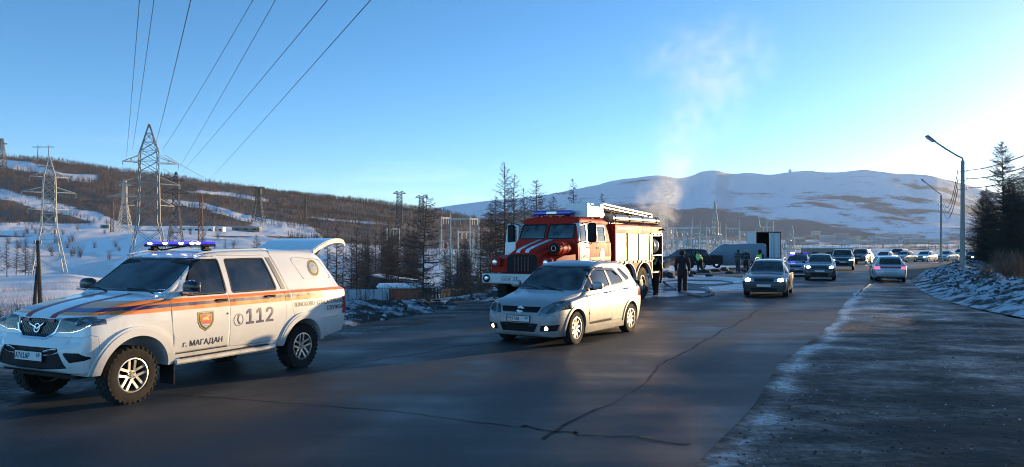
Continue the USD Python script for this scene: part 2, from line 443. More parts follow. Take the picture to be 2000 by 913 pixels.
def car_shell(T, S):
    """Cuts a Loft into body, doors, glass, trim, cabin and wheels as parts of thing T. Returns the Loft."""
    lo = Loft(S['keys'], S.get('n', 90), S.get('r', 0.09), S.get('crown', 0.03), S.get('bulge', 0.02))
    P = S['paint']
    yc = S.get('ycut', 0.25)
    cab = S['cabin']                                     # x0, x1, z0
    bodybox = ext(sbox(cab[0], cab[2], cab[1], 5), 'y', -3, 3)
    cavity = lo.s(-0.05) ^ bodybox
    body = lo.s() - cavity
    for x, z, r, d in S['arches']:
        for sg in (-1, 1):
            c = ext(Point(x, z).buffer(r, quad_segs=14), 'y', S['half'] - d, 2.0) if sg > 0 else ext(Point(x, z).buffer(r, quad_segs=14), 'y', -2.0, -(S['half'] - d))
            body = body - c
    opens, seals = [], []
    side = []
    for w in S['side_windows']:
        p = rnd(w, S.get('wr', 0.03))
        for lo_, hi_ in ((yc, 2.0), (-2.0, -yc)):
            side.append((p, 'y', lo_, hi_))
    ends = []
    for name, pts, x0, x1 in S['end_windows']:
        ends.append((name, rnd(pts, 0.05), 'x', x0, x1))
    cutters = MAN()
    for p, a, l, h in side:
        cutters = cutters + ext(p, a, l, h)
    for nm, p, a, l, h in ends:
        cutters = cutters + ext(p, a, l, h)
    body = body - cutters
    for d in S.get('grooves', []):                       # (polygon, axis, lo, hi)
        body = body - (lo.shell(0.02, -0.014) ^ ext(*d))
    for d in S.get('body_cuts', []):
        body = body - (lo.shell(0.05, -d[4]) ^ ext(*d[:4]))
    for d in S.get('body_solids', []):
        body = body - d
    doors = []
    for dp in S.get('doors', []):
        q = rnd(dp, 0.03)
        for l, h in ((yc + 0.1, 2.0), (-2.0, -yc - 0.1)):
            doors.append(body ^ ext(q, 'y', l, h))
            body = body - ext(q.buffer(0.005), 'y', l, h)
    pan = []
    for nm, q, ax, l, h in S.get('panels', []):
        q = Polygon(q)
        pan.append((nm, body ^ ext(q, ax, l, h)))
        body = body - ext(q.buffer(0.004), ax, l, h)
    part(T, 'body', body, P, 38)
    for nm, m in pan:
        part(T, nm, m, S.get('panel_paint', {}).get(nm, P), 38)
    dpaths = []
    for d in doors:
        dpaths.append(part(T, 'door', d, P, 38))
    sh, rub = lo.shell(-0.007, -0.014), lo.shell(0.001, -0.022)
    for p, a, l, h in side:
        g = part(T, 'side_window', sh ^ ext(p.buffer(0.004), a, l, h), S.get('glass', GLASS), 50)
        if S.get('seal', True):
            part(g, 'window_seal', rub ^ ext(p.buffer(0.012).difference(p.buffer(-0.012)), a, l, h), BLACK, 40)
    for nm, p, a, l, h in ends:
        g = part(T, nm, sh ^ ext(p.buffer(0.004), a, l, h), S.get('end_glass', SCREEN) if nm == 'windscreen' else S.get('glass', GLASS), 50)
        part(g, 'screen_border', lo.shell(-0.002, -0.022) ^ ext(p.buffer(0.01).difference(p.buffer(-0.03)), a, l, h), GLOSSBLACK, 40)
    lining = (lo.shell(-0.048, -0.062) ^ bodybox) - cutters
    fl = ext(sbox(cab[0] + 0.05, cab[2] - 0.02, cab[1] - 0.05, cab[2] + 0.02), 'y', -S['half'] + 0.12, S['half'] - 0.12)
    c = part(T, 'cabin', cat([lining, fl]), CABIN, 40)
    if 'seats' in S:
        zf = cab[2]
        for x, y in S['seats']:
            part(c, 'seat', moved(seat_mesh(x, y), (0, 0, zf + 0.28)), SEAT, 35)
        dx = S['dash']
        hs = S['half']
        part(c, 'dashboard', rbox((dx, 0, zf + 0.42), (0.42, 2 * hs - 0.36, 0.30), 0.08), CABIN, 35)
        wy = S.get('wheel_y', 0.38)
        st = trimesh.creation.torus(0.185, 0.016, 24, 8)
        part(c, 'steering_wheel', moved(cat([st, rod((-.18, 0, 0), (.18, 0, 0), .016), rod((0, -.18, 0), (0, .0, 0), .016)]), (dx - 0.36, wy, zf + 0.5), ry=-62), BLACK, 40)
    return lo
def decal(lo, T, name, shape, axis, l, h, mat, out=0.003, label=None, smooth=38, inn=0.0):
    m = lo.shell(out, inn - 0.004) ^ ext(shape, axis, l, h)
    return part(T, name, m, mat, smooth, label)
def mirror_mesh(y, z, x, s=1.0):
    """A door mirror: housing, glass, arm; y sign gives the side."""
    sg = 1 if y > 0 else -1
    hs = moved(trimesh.creation.icosphere(3, 1.0), (0, 0, 0))
    v = hs.vertices
    v = np.sign(v) * np.abs(v) ** 0.72
    v[:, 0] = np.where(v[:, 0] < 0, v[:, 0] * 0.35, v[:, 0])
    hs.vertices = v * np.array([0.09, 0.125, 0.088]) * s + np.array([x, y, z])
    gl = rbox((x - 0.034 * s, y, z), (0.012, 0.2 * s, 0.13 * s), 0.005)
    arm = rod((x, y, z - 0.06 * s), (x + 0.02, y - sg * 0.17 * s, z - 0.085 * s), 0.03 * s, 0.035 * s, 8)
    return hs, gl, arm

# ---------------------------------------------------------------- the white rescue pickup in the left foreground
WHITE = paint('white_paint', (0.70, 0.70, 0.69), grime=0.7, z1=0.8)
ORANGE = pbr('orange_film', (0.85, 0.24, 0.03), 0.3, coat=0.6, vary=0.04)
NAVY = pbr('navy_film', (0.035, 0.03, 0.10), 0.3, coat=0.6, vary=0.04)
MAROON = pbr('maroon_film', (0.24, 0.02, 0.025), 0.4, coat=0.2, vary=0.04)
VIOLET = pbr('violet_film', (0.07, 0.055, 0.13), 0.35, coat=0.4, vary=0.1)
OLIVE = pbr('olive_film', (0.06, 0.065, 0.02), 0.4)
GOLD = pbr('gold_film', (0.62, 0.47, 0.12), 0.4)
REDF = pbr('red_film', (0.62, 0.05, 0.02), 0.4)
SKYF = pbr('sky_blue_film', (0.12, 0.3, 0.6), 0.4)
TEXTINK = pbr('lettering_film', (0.03, 0.03, 0.045), 0.4)
UNDER = pbr('underbody', (0.018, 0.017, 0.016), 0.9)

def side_text(s, h, x0, z0, bold=False, ax=1.0):
    t = text2d(s, h, bold, ax)
    return affinity.translate(affinity.scale(t, -1, 1, origin=(0, 0)), x0, z0)
def fit_text(s, x0, x1, z0, h, bold=False):
    t = text2d(s, h, bold)
    b = t.bounds
    t = affinity.scale(affinity.translate(t, -b[0], 0), (x0 - x1) / (b[2] - b[0]), 1, origin=(0, 0))
    return affinity.translate(affinity.scale(t, -1, 1, origin=(0, 0)), x0, z0)

def pickup():
    T = thing('rescue_pickup', 'white rescue service pickup with orange and blue stripes and lit blue light bar', 'pickup truck', (-4.770, 10.848, 0), -115.728)
    S = dict(paint=WHITE, half=0.93, n=110, r=0.075, crown=0.03, bulge=0.022, ycut=0.3, wr=0.03, glass=DARKGLASS,
        keys=[  # x, zb, zs, zt, wb, ws, wt
            (2.27, .50, .66, .70, .40, .42, .36), (2.25, .47, .70, .745, .58, .62, .52), (2.21, .45, .74, .79, .70, .74, .60), (2.15, .44, .80, .86, .79, .82, .62), (2.11, .43, .97, 1.035, .83, .855, .66), (2.06, .42, 1.0, 1.075, .85, .875, .68), (1.9, .42, 1.03, 1.125, .885, .905, .73),
            (1.6, .42, 1.10, 1.195, .90, .925, .76), (1.2, .42, 1.18, 1.255, .90, .93, .80), (1.02, .42, 1.20, 1.285, .90, .93, .83), (0.96, .42, 1.205, 1.325, .90, .93, .825), (.70, .42, 1.21, 1.52, .90, .93, .765), (.45, .42, 1.215, 1.71, .90, .93, .73),
            (.33, .42, 1.215, 1.785, .90, .93, .715), (.2, .42, 1.215, 1.82, .90, .93, .712), (-.2, .42, 1.215, 1.85, .90, .93, .715), (-.9, .42, 1.215, 1.862, .90, .93, .72), (-1.3, .42, 1.215, 1.86, .90, .93, .725), (-1.9, .42, 1.215, 1.835, .89, .925, .725),
            (-2.04, .42, 1.215, 1.80, .88, .92, .72), (-2.15, .44, 1.215, 1.725, .875, .915, .725), (-2.30, .46, 1.21, 1.565, .87, .91, .74), (-2.43, .48, 1.205, 1.42, .86, .90, .76), (-2.55, .50, 1.19, 1.27, .84, .885, .78), (-2.58, .52, 1.0, 1.24, .80, .86, .77), (-2.60, .54, .70, .735, .74, .82, .76)],
        cabin=(-1.02, 0.98, 0.66), arches=[(1.47, .375, .47, .52), (-1.49, .36, .445, .52)],
        side_windows=[[(.74, 1.275), (.47, 1.70), (.40, 1.735), (.06, 1.74), (.045, 1.275)], [(-.06, 1.275), (-.06, 1.738), (-.79, 1.742), (-.93, 1.275)]],
        end_windows=[('windscreen', [(-.775, 1.325), (.775, 1.325), (.665, 1.765), (-.665, 1.765)], .30, 1.2)],
        doors=[[(1.0, 1.30), (.985, 1.0), (.935, .53), (.022, .53), (.03, 1.25), (.09, 1.785), (.42, 1.77), (.56, 1.66), (.8, 1.34)], [(.008, .53), (-.47, .515), (-.93, .515), (-1.09, .85), (-1.085, 1.0), (-1.05, 1.26), (-.83, 1.79), (.075, 1.79), (.015, 1.25)]],
        panels=[('hood', [(2.2, -.66), (2.2, .66), (1.9, .74), (1.03, .82), (1.03, -.82), (1.9, -.74)], 'z', 1.035, 2.0),
                ('front_bumper', [(1.86, .2), (1.925, .60), (1.97, .87), (2.05, .885), (2.16, .835), (2.6, .835), (2.6, .2)], 'y', -2, 2),
                ('rear_bumper', [(-1.95, .2), (-1.965, .76), (-2.8, .76), (-2.8, .2)], 'y', -2, 2)],
        grooves=[(seam([(-.93, 1.88), (-.95, 1.8), (-1.19, 1.22), (-1.27, .87), (-1.29, .8)], .014), 'y', -2, 2), (seam([(-1.19, 1.262), (-2.7, 1.252)], .012), 'y', -2, 2), (rnd([(-1.33, 1.76), (-2.05, 1.715), (-2.33, 1.40), (-1.56, 1.39)], .05).difference(rnd([(-1.345, 1.745), (-2.04, 1.70), (-2.31, 1.41), (-1.57, 1.405)], .05)), 'y', -2, 2)],
        body_cuts=[([(.41, 1.07), (.35, .905), (.60, .91), (.76, .945), (.935, 1.015), (.96, 1.06), (.7, 1.09)], 'x', 1.86, 2.5, .07), ([(-.41, 1.07), (-.35, .905), (-.60, .91), (-.76, .945), (-.935, 1.015), (-.96, 1.06), (-.7, 1.09)], 'x', 1.86, 2.5, .07),
                   ([(-.38, 1.055), (.38, 1.055), (.345, .91), (.22, .84), (-.22, .84), (-.345, .91)], 'x', 1.9, 2.6, .03), ([(-.50, .735), (.50, .735), (.66, .51), (.2, .47), (-.2, .47), (-.66, .51)], 'x', 1.9, 2.6, .03)],
        body_solids=[ext([(-.60, 1.30), (.60, 1.30), (.52, 1.74), (-.52, 1.74)], 'x', -2.9, -1.4), rboxm((-1.85, 0, 1.2), (1.25, 1.2, .82))],
        seats=[(-.02, .38), (-.02, -.38), (-.75, .38), (-.75, -.38)], dash=.82)
    S['keys'] = [((x if x < 1.95 else 1.95 + (x - 1.95) * .8),) + k for x, *k in [(q[0], *q[1:]) for q in S['keys']] for k in [tuple(k)]]
    lo = car_shell(T, S)
    part(T, 'chassis', cat([rbox((-.1, 0, .42), (4.2, 1.1, .16), .03), rbox((1.47, 0, .38), (.14, 1.4, .14), .03), rbox((-1.49, 0, .38), (.14, 1.4, .14), .03), rod((-2.2, .4, .4), (-2.2, -.4, .4), .12)]), UNDER)
    for sg in (1, -1):
        lo_, hi_ = (.3, 2) if sg > 0 else (-2, -.3)
        for x, z, r0, r1, x0, x1 in ((1.47, .375, .455, .575, .93, 2.05), (-1.49, .36, .43, .535, -2.02, -.93)):
            ring = Point(x, z).buffer(r1, quad_segs=16).difference(Point(x, z).buffer(r0, quad_segs=16)).intersection(sbox(x0, .41, x1, 2))
            m = (lo.shell(.026, -.05) ^ ext(ring, 'y', lo_, hi_)) + (lo.shell(.034, -.05) ^ ext(ring.intersection(Point(x, z).buffer(r1 - .03, quad_segs=16)), 'y', lo_, hi_))
            part(T, 'wheel_arch_flare', m, WHITE, 50)
        # stripes
        cuts = shapely.union_all([seam([(1.0, 1.30), (.985, 1.0)], .012), seam([(.028, 1.1), (.028, 1.3)], .02), seam([(-1.05, 1.3), (-1.09, 1.0)], .012), seam([(-1.19, 1.3), (-1.24, 1.0)], .03)])
        tip = Polygon([(2.02, 1.14), (1.99, 1.178), (1.9, 1.205), (1.52, 1.234), (1.0, 1.243), (-1.2, 1.243), (-2.57, 1.243), (-2.57, 1.09), (-1.2, 1.09), (1.0, 1.093), (1.5, 1.092), (2.02, 1.108)])
        for nm, z0, z1, mt in (('orange_stripe', 1.188, 1.3, ORANGE), ('navy_stripe', 1.145, 1.188, NAVY), ('orange_stripe', 1.0, 1.145, ORANGE)):
            q = tip.intersection(Polygon([(2.1, z0 - .016), (1.0, z0), (-2.7, z0), (-2.7, z1), (1.0, z1), (2.1, z1 - .016)])).difference(cuts)
            decal(lo, T, nm, q, 'y', lo_, hi_, mt)
        decal(lo, T, 'cab_vent', [(-.85, 1.755), (-.93, 1.755), (-1.115, 1.275), (-1.025, 1.272)], 'y', lo_, hi_, BLACK, .002)
        for k in range(4):
            u = .1 + .26 * k
            a = np.array([-.85 - .08 * u, 1.75]); b = np.array([-1.025 - .09 * u, 1.277])
            decal(lo, T, 'vent_slat', LineString([a, b]).buffer(.006), 'y', lo_, hi_, STEEL, .008)
        for x in (.165, -.755):
            h = part(T, 'door_handle', cat([rbox((x, sg * .945, 1.182), (.20, .03, .032), .012), rbox((x + .0, sg * .925, 1.18), (.24, .02, .05), .008)]), BLACK)
        hs, gl, arm = mirror_mesh(sg * 1.03, 1.385, .74, 1.05)
        mh = part(T, 'door_mirror', cat([hs, arm]), GLOSSBLACK, 50)
        part(mh, 'mirror_glass', gl, CHROME)
        part(mh, 'chrome_strip', rbox((.80, sg * 1.06, 1.322), (.09, .2, .026), .01), CHROME)
        part(T, 'side_step', rbox((.03, sg * .885, .43), (1.80, .15, .075), .02), WHITE)
        part(T, 'step_tread', rbox((.06, sg * .915, .472), (1.55, .085, .016), .006), BLACK)
        part(T, 'mudflap', rbox((.93, sg * .80, .30), (.02, .26, .30), .006), BLACK)
        # headlamp
        hp = [(sg * y, z) for y, z in [(.41, 1.07), (.35, .905), (.60, .91), (.76, .945), (.935, 1.015), (.96, 1.06), (.7, 1.09)]]
        hl = part(T, 'headlight', lo.shell(-.055, -.068) ^ ext(hp, 'x', 1.86, 2.5), LAMPDARK, 45)
        part(hl, 'amber_indicator', lo.shell(-.02, -.03) ^ ext([(sg * y, z) for y, z in [(.78, 1.06), (.76, .99), (.92, 1.03), (.94, 1.055)]], 'x', 1.86, 2.5), AMBER, 45)
        for y, r in ((.55, .055), (.70, .048)):
            xl = 2.04 if y < .6 else 1.985
            part(hl, 'projector_lens', cat([moved(lathe([(0, .02), (r * .7, .012), (r, -.01), (r, -.05)], 20, 'x'), (xl, sg * y, 1.0)), moved(trimesh.creation.torus(r * 1.12, .009, 20, 6), (xl - .015, sg * y, 1.0), ry=90)]), LAMPSILVER, 40)
        strip = LineString([(sg * .375, 1.0), (sg * .37, .93), (sg * .385, .918), (sg * .60, .922), (sg * .74, .955), (sg * .84, 1.0)]).buffer(.010)
        part(hl, 'daytime_light', lo.shell(-.012, -.022) ^ ext(strip, 'x', 1.86, 2.5), GLOW_WHITE_SOFT, 45)
        part(hl, 'lamp_cover', lo.shell(.002, -.003) ^ ext(Polygon(hp).buffer(-.003), 'x', 1.86, 2.5), CLEAR, 45)
        decal(lo, T, 'fog_light_pocket', rnd([(sg * .60, .69), (sg * .80, .69), (sg * .90, .63), (sg * .85, .60), (sg * .70, .575)], .015), 'x', 1.7, 2.6, BLACK, .003)
        part(T, 'tail_light', lo.shell(.01, -.03) ^ ext(sbox(-2.70, .80, -2.47, 1.08), 'y', lo_, hi_), REDLENS, 40)
        # hood stripes
        for y in (.235,):
            decal(lo, T, 'maroon_hood_stripe', [(2.09, sg * y - .05), (2.09, sg * y + .05), (1.06, sg * y * 1.15 + .05), (1.06, sg * y * 1.15 - .05)], 'z', 1.02, 2, MAROON)
        part(T, 'wiper', tube([(1.03, sg * .45 + .2, 1.315), (.985, sg * .45 - .02, 1.355), (.975, sg * .45 - .36, 1.36)], .011, 6), BLACK)
    # grille with mesh of small lozenges, chrome frame and bird emblem
    gp = [(-.38, 1.055), (.38, 1.055), (.345, .91), (.22, .84), (-.22, .84), (-.345, .91)]
    g = part(T, 'grille', lo.shell(-.022, -.03) ^ ext(gp, 'x', 1.9, 2.6), BLACK, 45)
    mesh = shapely.union_all([LineString([(y, .8), (y + .28, 1.1)]).buffer(.004) for y in np.arange(-.8, .6, .045)] + [LineString([(y, 1.1), (y + .28, .8)]).buffer(.004) for y in np.arange(-.8, .6, .045)]).intersection(Polygon(gp))
    part(g, 'grille_mesh', lo.shell(-.01, -.02) ^ ext(mesh, 'x', 1.9, 2.6), GLOSSBLACK, 45)
    part(g, 'chrome_strip', lo.shell(.008, -.02) ^ ext(LineString([(-.385, .985), (-.345, .905), (-.22, .835), (.22, .835), (.345, .905), (.385, .985)]).buffer(.012), 'x', 1.9, 2.6), CHROME, 45)
    part(g, 'top_strip', lo.shell(.006, -.02) ^ ext(LineString([(-.40, 1.062), (.40, 1.062)]).buffer(.007), 'x', 1.9, 2.6), CHROME, 45)
    bird = shapely.union_all([Point(0, .945).buffer(.055).difference(Point(0, .945).buffer(.043)), Polygon([(0, .925), (-.012, .955), (-.17, 1.002), (-.15, .985), (-.03, .945)]), Polygon([(0, .925), (.012, .955), (.115, 1.012), (.10, .99), (.03, .945)])])
    part(g, 'emblem', lo.shell(.012, -.008) ^ ext(bird, 'x', 1.9, 2.6), CHROME, 45)
    part(T, 'lower_intake', lo.shell(-.02, -.032) ^ ext([(-.50, .735), (.50, .735), (.66, .51), (.2, .47), (-.2, .47), (-.66, .51)], 'x', 1.9, 2.6), BLACK, 45)
    part(T, 'skid_plate', cat([rbox((2.02, 0, .445), (.26, 1.2, .05), .02)]), BLACK)
    number_plate(T, (2.205, 0.0, .625), 0, [('А761АР', .062, -.245, -.03), ('49', .05, .15, -.008)])
    # door lettering, shield, phone sign
    decal(lo, T, 'city_lettering', fit_text('г. МАГАДАН', .80, .145, .61, .072, True), 'y', .3, 2, TEXTINK)
    decal(lo, T, 'number_112', fit_text('112', -.27, -.81, .815, .205, True), 'y', .3, 2, VIOLET)
    decal(lo, T, 'service_lettering', fit_text('ПОИСКОВО-СПАСАТЕЛЬНАЯ', -1.25, -2.48, .985, .066, True), 'y', .3, 2, TEXTINK)
    decal(lo, T, 'service_lettering', fit_text('СЛУЖБА', -2.03, -2.48, .885, .066, True), 'y', .3, 2, TEXTINK)
    sh = Polygon([(-.5, .5), (.5, .5), (.5, .0), (.36, -.28), (0, -.5), (-.36, -.28), (-.5, 0)])
    sh = rnd(affinity.translate(affinity.scale(sh, .27, .265, origin=(0, 0)), .447, .915), .012)
    s0 = decal(lo, T, 'coat_of_arms', sh, 'y', .3, 2, OLIVE, .003)
    inner = sh.buffer(-.045)
    bx = inner.bounds
    for nm, q, mt, o in (('shield_edge', sh.buffer(-.006).difference(sh.buffer(-.013)), GOLD, .005), ('red_field', inner.intersection(sbox(0, .885, 1, 2)), REDF, .005), ('blue_field', inner.intersection(sbox(0, 0, 1, .885)), SKYF, .005),
        ('shield_border', inner.buffer(.006).difference(inner), GOLD, .006), ('white_wave', shapely.union_all([LineString([(bx[0] - .1 + .02 * i, z + .004 * (-1) ** i) for i in range(18)]).buffer(.005) for z in (.87, .845, .82)]).intersection(inner), PLATE, .006),
        ('golden_deer', shapely.union_all([Polygon([(.51, .955), (.50, .925), (.47, .94), (.43, .935), (.39, .92), (.40, .95), (.415, .97), (.385, .985), (.40, 1.0), (.43, .985), (.46, .975), (.49, .97)])]), GOLD, .006),
        ('shield_lettering', fit_text('МАГАДАН', .50, .395, 1.017, .017, True), PLATE, .005)):
        part(s0, nm, lo.shell(o, -.004) ^ ext(q, 'y', .3, 2), mt, 40)
    c = Point(-.128, .885)
    hand = affinity.rotate(shapely.union_all([LineString([(-.165, .935), (-.14, .90), (-.135, .87), (-.155, .83)]).buffer(.011), Point(-.163, .937).buffer(.017), Point(-.155, .827).buffer(.017)]), -12, origin=(-.14, .88))
    decal(lo, T, 'phone_sign', c.buffer(.088).difference(c.buffer(.081)).union(affinity.translate(hand, .02, .005)), 'y', .3, 2, TEXTINK)
    decal(lo, T, 'door_lock', Point(.07, .99).buffer(.013), 'y', .3, 2, BLACK, .006)
    e = Point(-1.855, 1.575)
    ell = lambda r: affinity.scale(e.buffer(r, quad_segs=12), 1.0, 1.0)
    em = decal(lo, T, 'round_emblem', ell(.135), 'y', .3, 2, OLIVE, .003)
    part(em, 'emblem_ring', lo.shell(.005, -.004) ^ ext(shapely.union_all([ell(.132).difference(ell(.124)), ell(.092).difference(ell(.085))]), 'y', .3, 2), GOLD, 40)
    part(em, 'emblem_field', lo.shell(.005, -.004) ^ ext(ell(.085), 'y', .3, 2), SKYF, 40)
    part(em, 'emblem_lines', lo.shell(.006, -.004) ^ ext(shapely.union_all([LineString([(-1.93, z), (-1.78, z)]).buffer(.005) for z in (1.54, 1.522, 1.504)] + [LineString([(-1.91, 1.62), (-1.90, 1.575), (-1.855, 1.56), (-1.81, 1.575), (-1.80, 1.62)]).buffer(.009)]).intersection(ell(.09)), 'y', .3, 2), GOLD, 40)
    part(em, 'emblem_dove', lo.shell(.007, -.004) ^ ext([(-1.88, 1.61), (-1.855, 1.585), (-1.83, 1.61), (-1.842, 1.58), (-1.855, 1.568), (-1.868, 1.58)], 'y', .3, 2), PLATE, 40)
    # canopy panel relief, gasket, roof gutter, open rear hatch
    part(T, 'canopy_gasket', lo.shell(.002, -.012) ^ ext(seam([(-.93, 1.95), (-.95, 1.8), (-1.19, 1.22), (-1.27, .87)], .022), 'y', -2, 2), STEEL, 40)
    prof = curve([(-2.03, 1.855), (-2.2, 1.935), (-2.45, 2.02), (-2.66, 2.05), (-2.80, 2.035), (-2.86, 1.975)], 16)
    q = LineString(prof).buffer(.016, cap_style='flat')
    hat = [tri(ext(q, 'y', -.64, .64))]
    fl = Polygon(np.vstack([prof, prof[::-1] * [1, 1] - [0.0, .06]])).buffer(0)
    for sg in (1, -1):
        hat.append(tri(ext(fl, 'y', *((.625, .655) if sg > 0 else (-.655, -.625)))))
    ht = part(T, 'open_rear_hatch', cat(hat), WHITE, 50)
    for sg in (1, -1):
        part(ht, 'gas_strut', rod((-2.12, sg * .56, 1.70), (-2.45, sg * .56, 2.0), .012), BLACK)
    # light bar
    lb = part(T, 'light_bar', cat([rbox((.08, 0, 1.935), (.26, 1.20, .035), .015)]), BLACK)
    part(lb, 'blue_lens', cat([rbox((.08, 0, 1.968), (.25, 1.18, .046), .016)]), BLUELENS, 40)
    for y in (-.46, -.14, .18, .40, .52):
        part(lb, 'blue_led', moved(trimesh.creation.icosphere(2, 1.0), (0, 0, 0)).apply_scale((.012, .05, .017)).apply_translation((.208, y, 1.966)), GLOW_BLUEWHITE, 40)
    for sg in (1, -1):
        part(lb, 'mounting_foot', cat([rbox((.08, sg * .52, 1.90), (.1, .07, .09), .015), rbox((.08, sg * .54, 1.875), (.16, .05, .03), .01)]), BLACK)
    part(lb, 'cable', tube(curve([(.12, -.44, 1.93), (.14, -.3, 1.87), (.14, 0, 1.905), (.13, .25, 1.93)], 14), .012), BLACK, True)
    part(T, 'roof_rail', cat([tube(curve([(.42, sg * .66, 1.80), (.2, sg * .68, 1.845), (-.3, sg * .69, 1.872), (-.9, sg * .69, 1.882)], 16), .012) for sg in (1, -1)]), WHITE, True)
    add_wheels(T, [(1.5, .80), (1.5, -.80), (-1.5, .80), (-1.5, -.80)], .352, .228, .205, 'five', 30, n=48)
    return T
BLUELENS = pbr('blue_lens', (0.02, 0.015, 0.45), 0.1, coat=1.0, emit=(0.08, 0.05, 1.0), estr=0.3)
GLOW_WHITE_SOFT = glow('daytime_light', (1.0, 0.97, 0.9), 1.4)
def rboxm(c, s):
    return man(rbox(c, s))
pickup()

# ---------------------------------------------------------------- the silver hatchback in the middle of the road
GLOW_FOG = glow('lit_fog_lamp', (1.0, .78, .48), 2.2)
EMBL = pbr('bright_emblem', (.8, .8, .8), .35, metal=.3)
SILVER = pbr('silver_paint', (0.35, 0.352, 0.355), 0.42, metal=0.6, coat=0.5, vary=0.03, scale=2.0, dirt=((0.20, 0.185, 0.16), 0.2, 0.95, 0.55), rvar=.05)
def head_lamp(T, lo, poly, x0, x1, depth, bulbs, lit=None, extra=None):
    for sg in (1, -1):
        hp = [(sg * y, z) for y, z in poly]
        hl = part(T, 'headlight', lo.shell(-depth, -depth - .012) ^ ext(hp, 'x', x0, x1), LAMPDARK, 45)
        for x, y, z, r, m in bulbs:
            part(hl, 'lamp_bulb', cat([moved(lathe([(0, .02), (r * .7, .012), (r, -.01), (r, -.04)], 18, 'x'), (x, sg * y, z)), moved(trimesh.creation.torus(r * 1.15, .007, 18, 6), (x - .012, sg * y, z), ry=90)]), m, 40)
        part(hl, 'lamp_cover', lo.shell(.002, -.003) ^ ext(Polygon(hp).buffer(-.003), 'x', x0, x1), CLEAR, 45)
DRIVER = []
def hatchback():
    T = thing('hatchback_car', 'silver hatchback with lit fog lamps driving in the middle of the road', 'car', (1.250, 16.182, 0), -90 - 33.27)
    wins = [[(.44, 1.07), (.79, 1.065), (.60, 1.235), (.46, 1.36)], [(.385, 1.07), (.385, 1.40), (.30, 1.455), (.02, 1.475), (-.26, 1.47), (-.335, 1.09)], [(-.42, 1.095), (-.345, 1.468), (-.72, 1.45), (-.93, 1.30), (-1.06, 1.15)], [(-1.20, 1.18), (-.99, 1.40), (-.93, 1.45), (-1.10, 1.44), (-1.46, 1.20)]]
    HL = [(.43, .63), (.47, .755), (.66, .865), (.86, .915), (.90, .84), (.86, .72), (.62, .64)]
    S = dict(paint=SILVER, half=.865, n=110, r=.085, crown=.03, bulge=.016, ycut=.3, wr=.03, glass=DARKGLASS,
        keys=[(2.06, .27, .44, .47, .36, .38, .30), (2.045, .235, .50, .54, .52, .55, .46), (2.0, .205, .60, .655, .63, .68, .54), (1.95, .195, .67, .745, .68, .74, .58), (1.88, .19, .72, .80, .72, .775, .62), (1.7, .19, .79, .875, .775, .82, .68), (1.45, .19, .845, .93, .80, .84, .72), (1.2, .19, .88, .975, .81, .85, .755),
            (1.02, .19, .90, 1.015, .815, .85, .775), (.93, .19, .91, 1.055, .815, .85, .77), (.6, .19, .93, 1.29, .82, .85, .715), (.25, .19, .95, 1.485, .82, .85, .665), (.05, .19, .955, 1.555, .82, .85, .65), (-.3, .19, .965, 1.60, .82, .85, .64), (-.8, .19, .985, 1.60, .82, .85, .63), (-1.25, .19, 1.005, 1.575, .82, .848, .62),
            (-1.5, .20, 1.01, 1.535, .81, .84, .615), (-1.68, .22, 1.01, 1.44, .80, .83, .62), (-1.84, .25, 1.0, 1.22, .78, .815, .65), (-1.94, .27, .94, 1.04, .75, .79, .66), (-1.99, .30, .80, .90, .72, .76, .64), (-2.03, .34, .62, .74, .66, .70, .56), (-2.05, .38, .54, .6, .56, .6, .5)],
        cabin=(-1.62, .98, .45), arches=[(1.25, .33, .385, .42), (-1.32, .33, .385, .42)], side_windows=wins,
        end_windows=[('windscreen', [(-.735, 1.04), (.735, 1.04), (.60, 1.52), (-.60, 1.52)], .08, 1.2), ('rear_window', [(-.55, 1.10), (.55, 1.10), (.47, 1.44), (-.47, 1.44)], -2.2, -1.5)],
        doors=[[(.83, 1.045), (.79, .75), (.70, .36), (-.335, .36), (-.345, 1.08), (-.30, 1.50), (.30, 1.485), (.55, 1.30)], [(-.36, .36), (-.93, .36), (-1.03, .62), (-1.10, .85), (-1.10, 1.13), (-.98, 1.30), (-.74, 1.48), (-.32, 1.50), (-.36, 1.08)]],
        panels=[('hood', [(2.1, -.50), (2.1, .50), (1.7, .64), (1.0, .76), (1.0, -.76), (1.7, -.64)], 'z', .775, 2), ('front_bumper', [(1.50, .1), (1.64, .55), (1.66, .63), (1.9, .60), (2.2, .63), (2.2, .1)], 'y', -2, 2), ('rear_bumper', [(-1.68, .1), (-1.72, .55), (-2.2, .62), (-2.2, .1)], 'y', -2, 2)],
        body_cuts=[(HL, 'x', 1.45, 2.3, .05), ([(-y, z) for y, z in HL], 'x', 1.45, 2.3, .05), ([(-.45, .765), (.45, .765), (.40, .655), (-.40, .655)], 'x', 1.7, 2.3, .03), ([(-.44, .455), (.44, .455), (.36, .29), (-.36, .29)], 'x', 1.7, 2.3, .04)],
        seats=[(-.05, .36), (-.05, -.36), (-.85, .34), (-.85, -.34)], dash=.72)
    lo = car_shell(T, S)
    head_lamp(T, lo, HL, 1.45, 2.3, .045, [(1.86, .56, .70, .055, LAMPSILVER), (1.74, .70, .76, .05, LAMPSILVER)])
    g = part(T, 'grille', lo.shell(-.018, -.028) ^ ext([(-.45, .765), (.45, .765), (.40, .655), (-.40, .655)], 'x', 1.7, 2.3), GLOSSBLACK, 45)
    part(g, 'grille_bar', lo.shell(-.006, -.02) ^ ext(shapely.union_all([sbox(-.5, z - .006, .5, z + .006) for z in (.685, .705, .725, .745)]).intersection(Polygon([(-.45, .765), (.45, .765), (.40, .655), (-.40, .655)])), 'x', 1.7, 2.3), BLACK, 45)
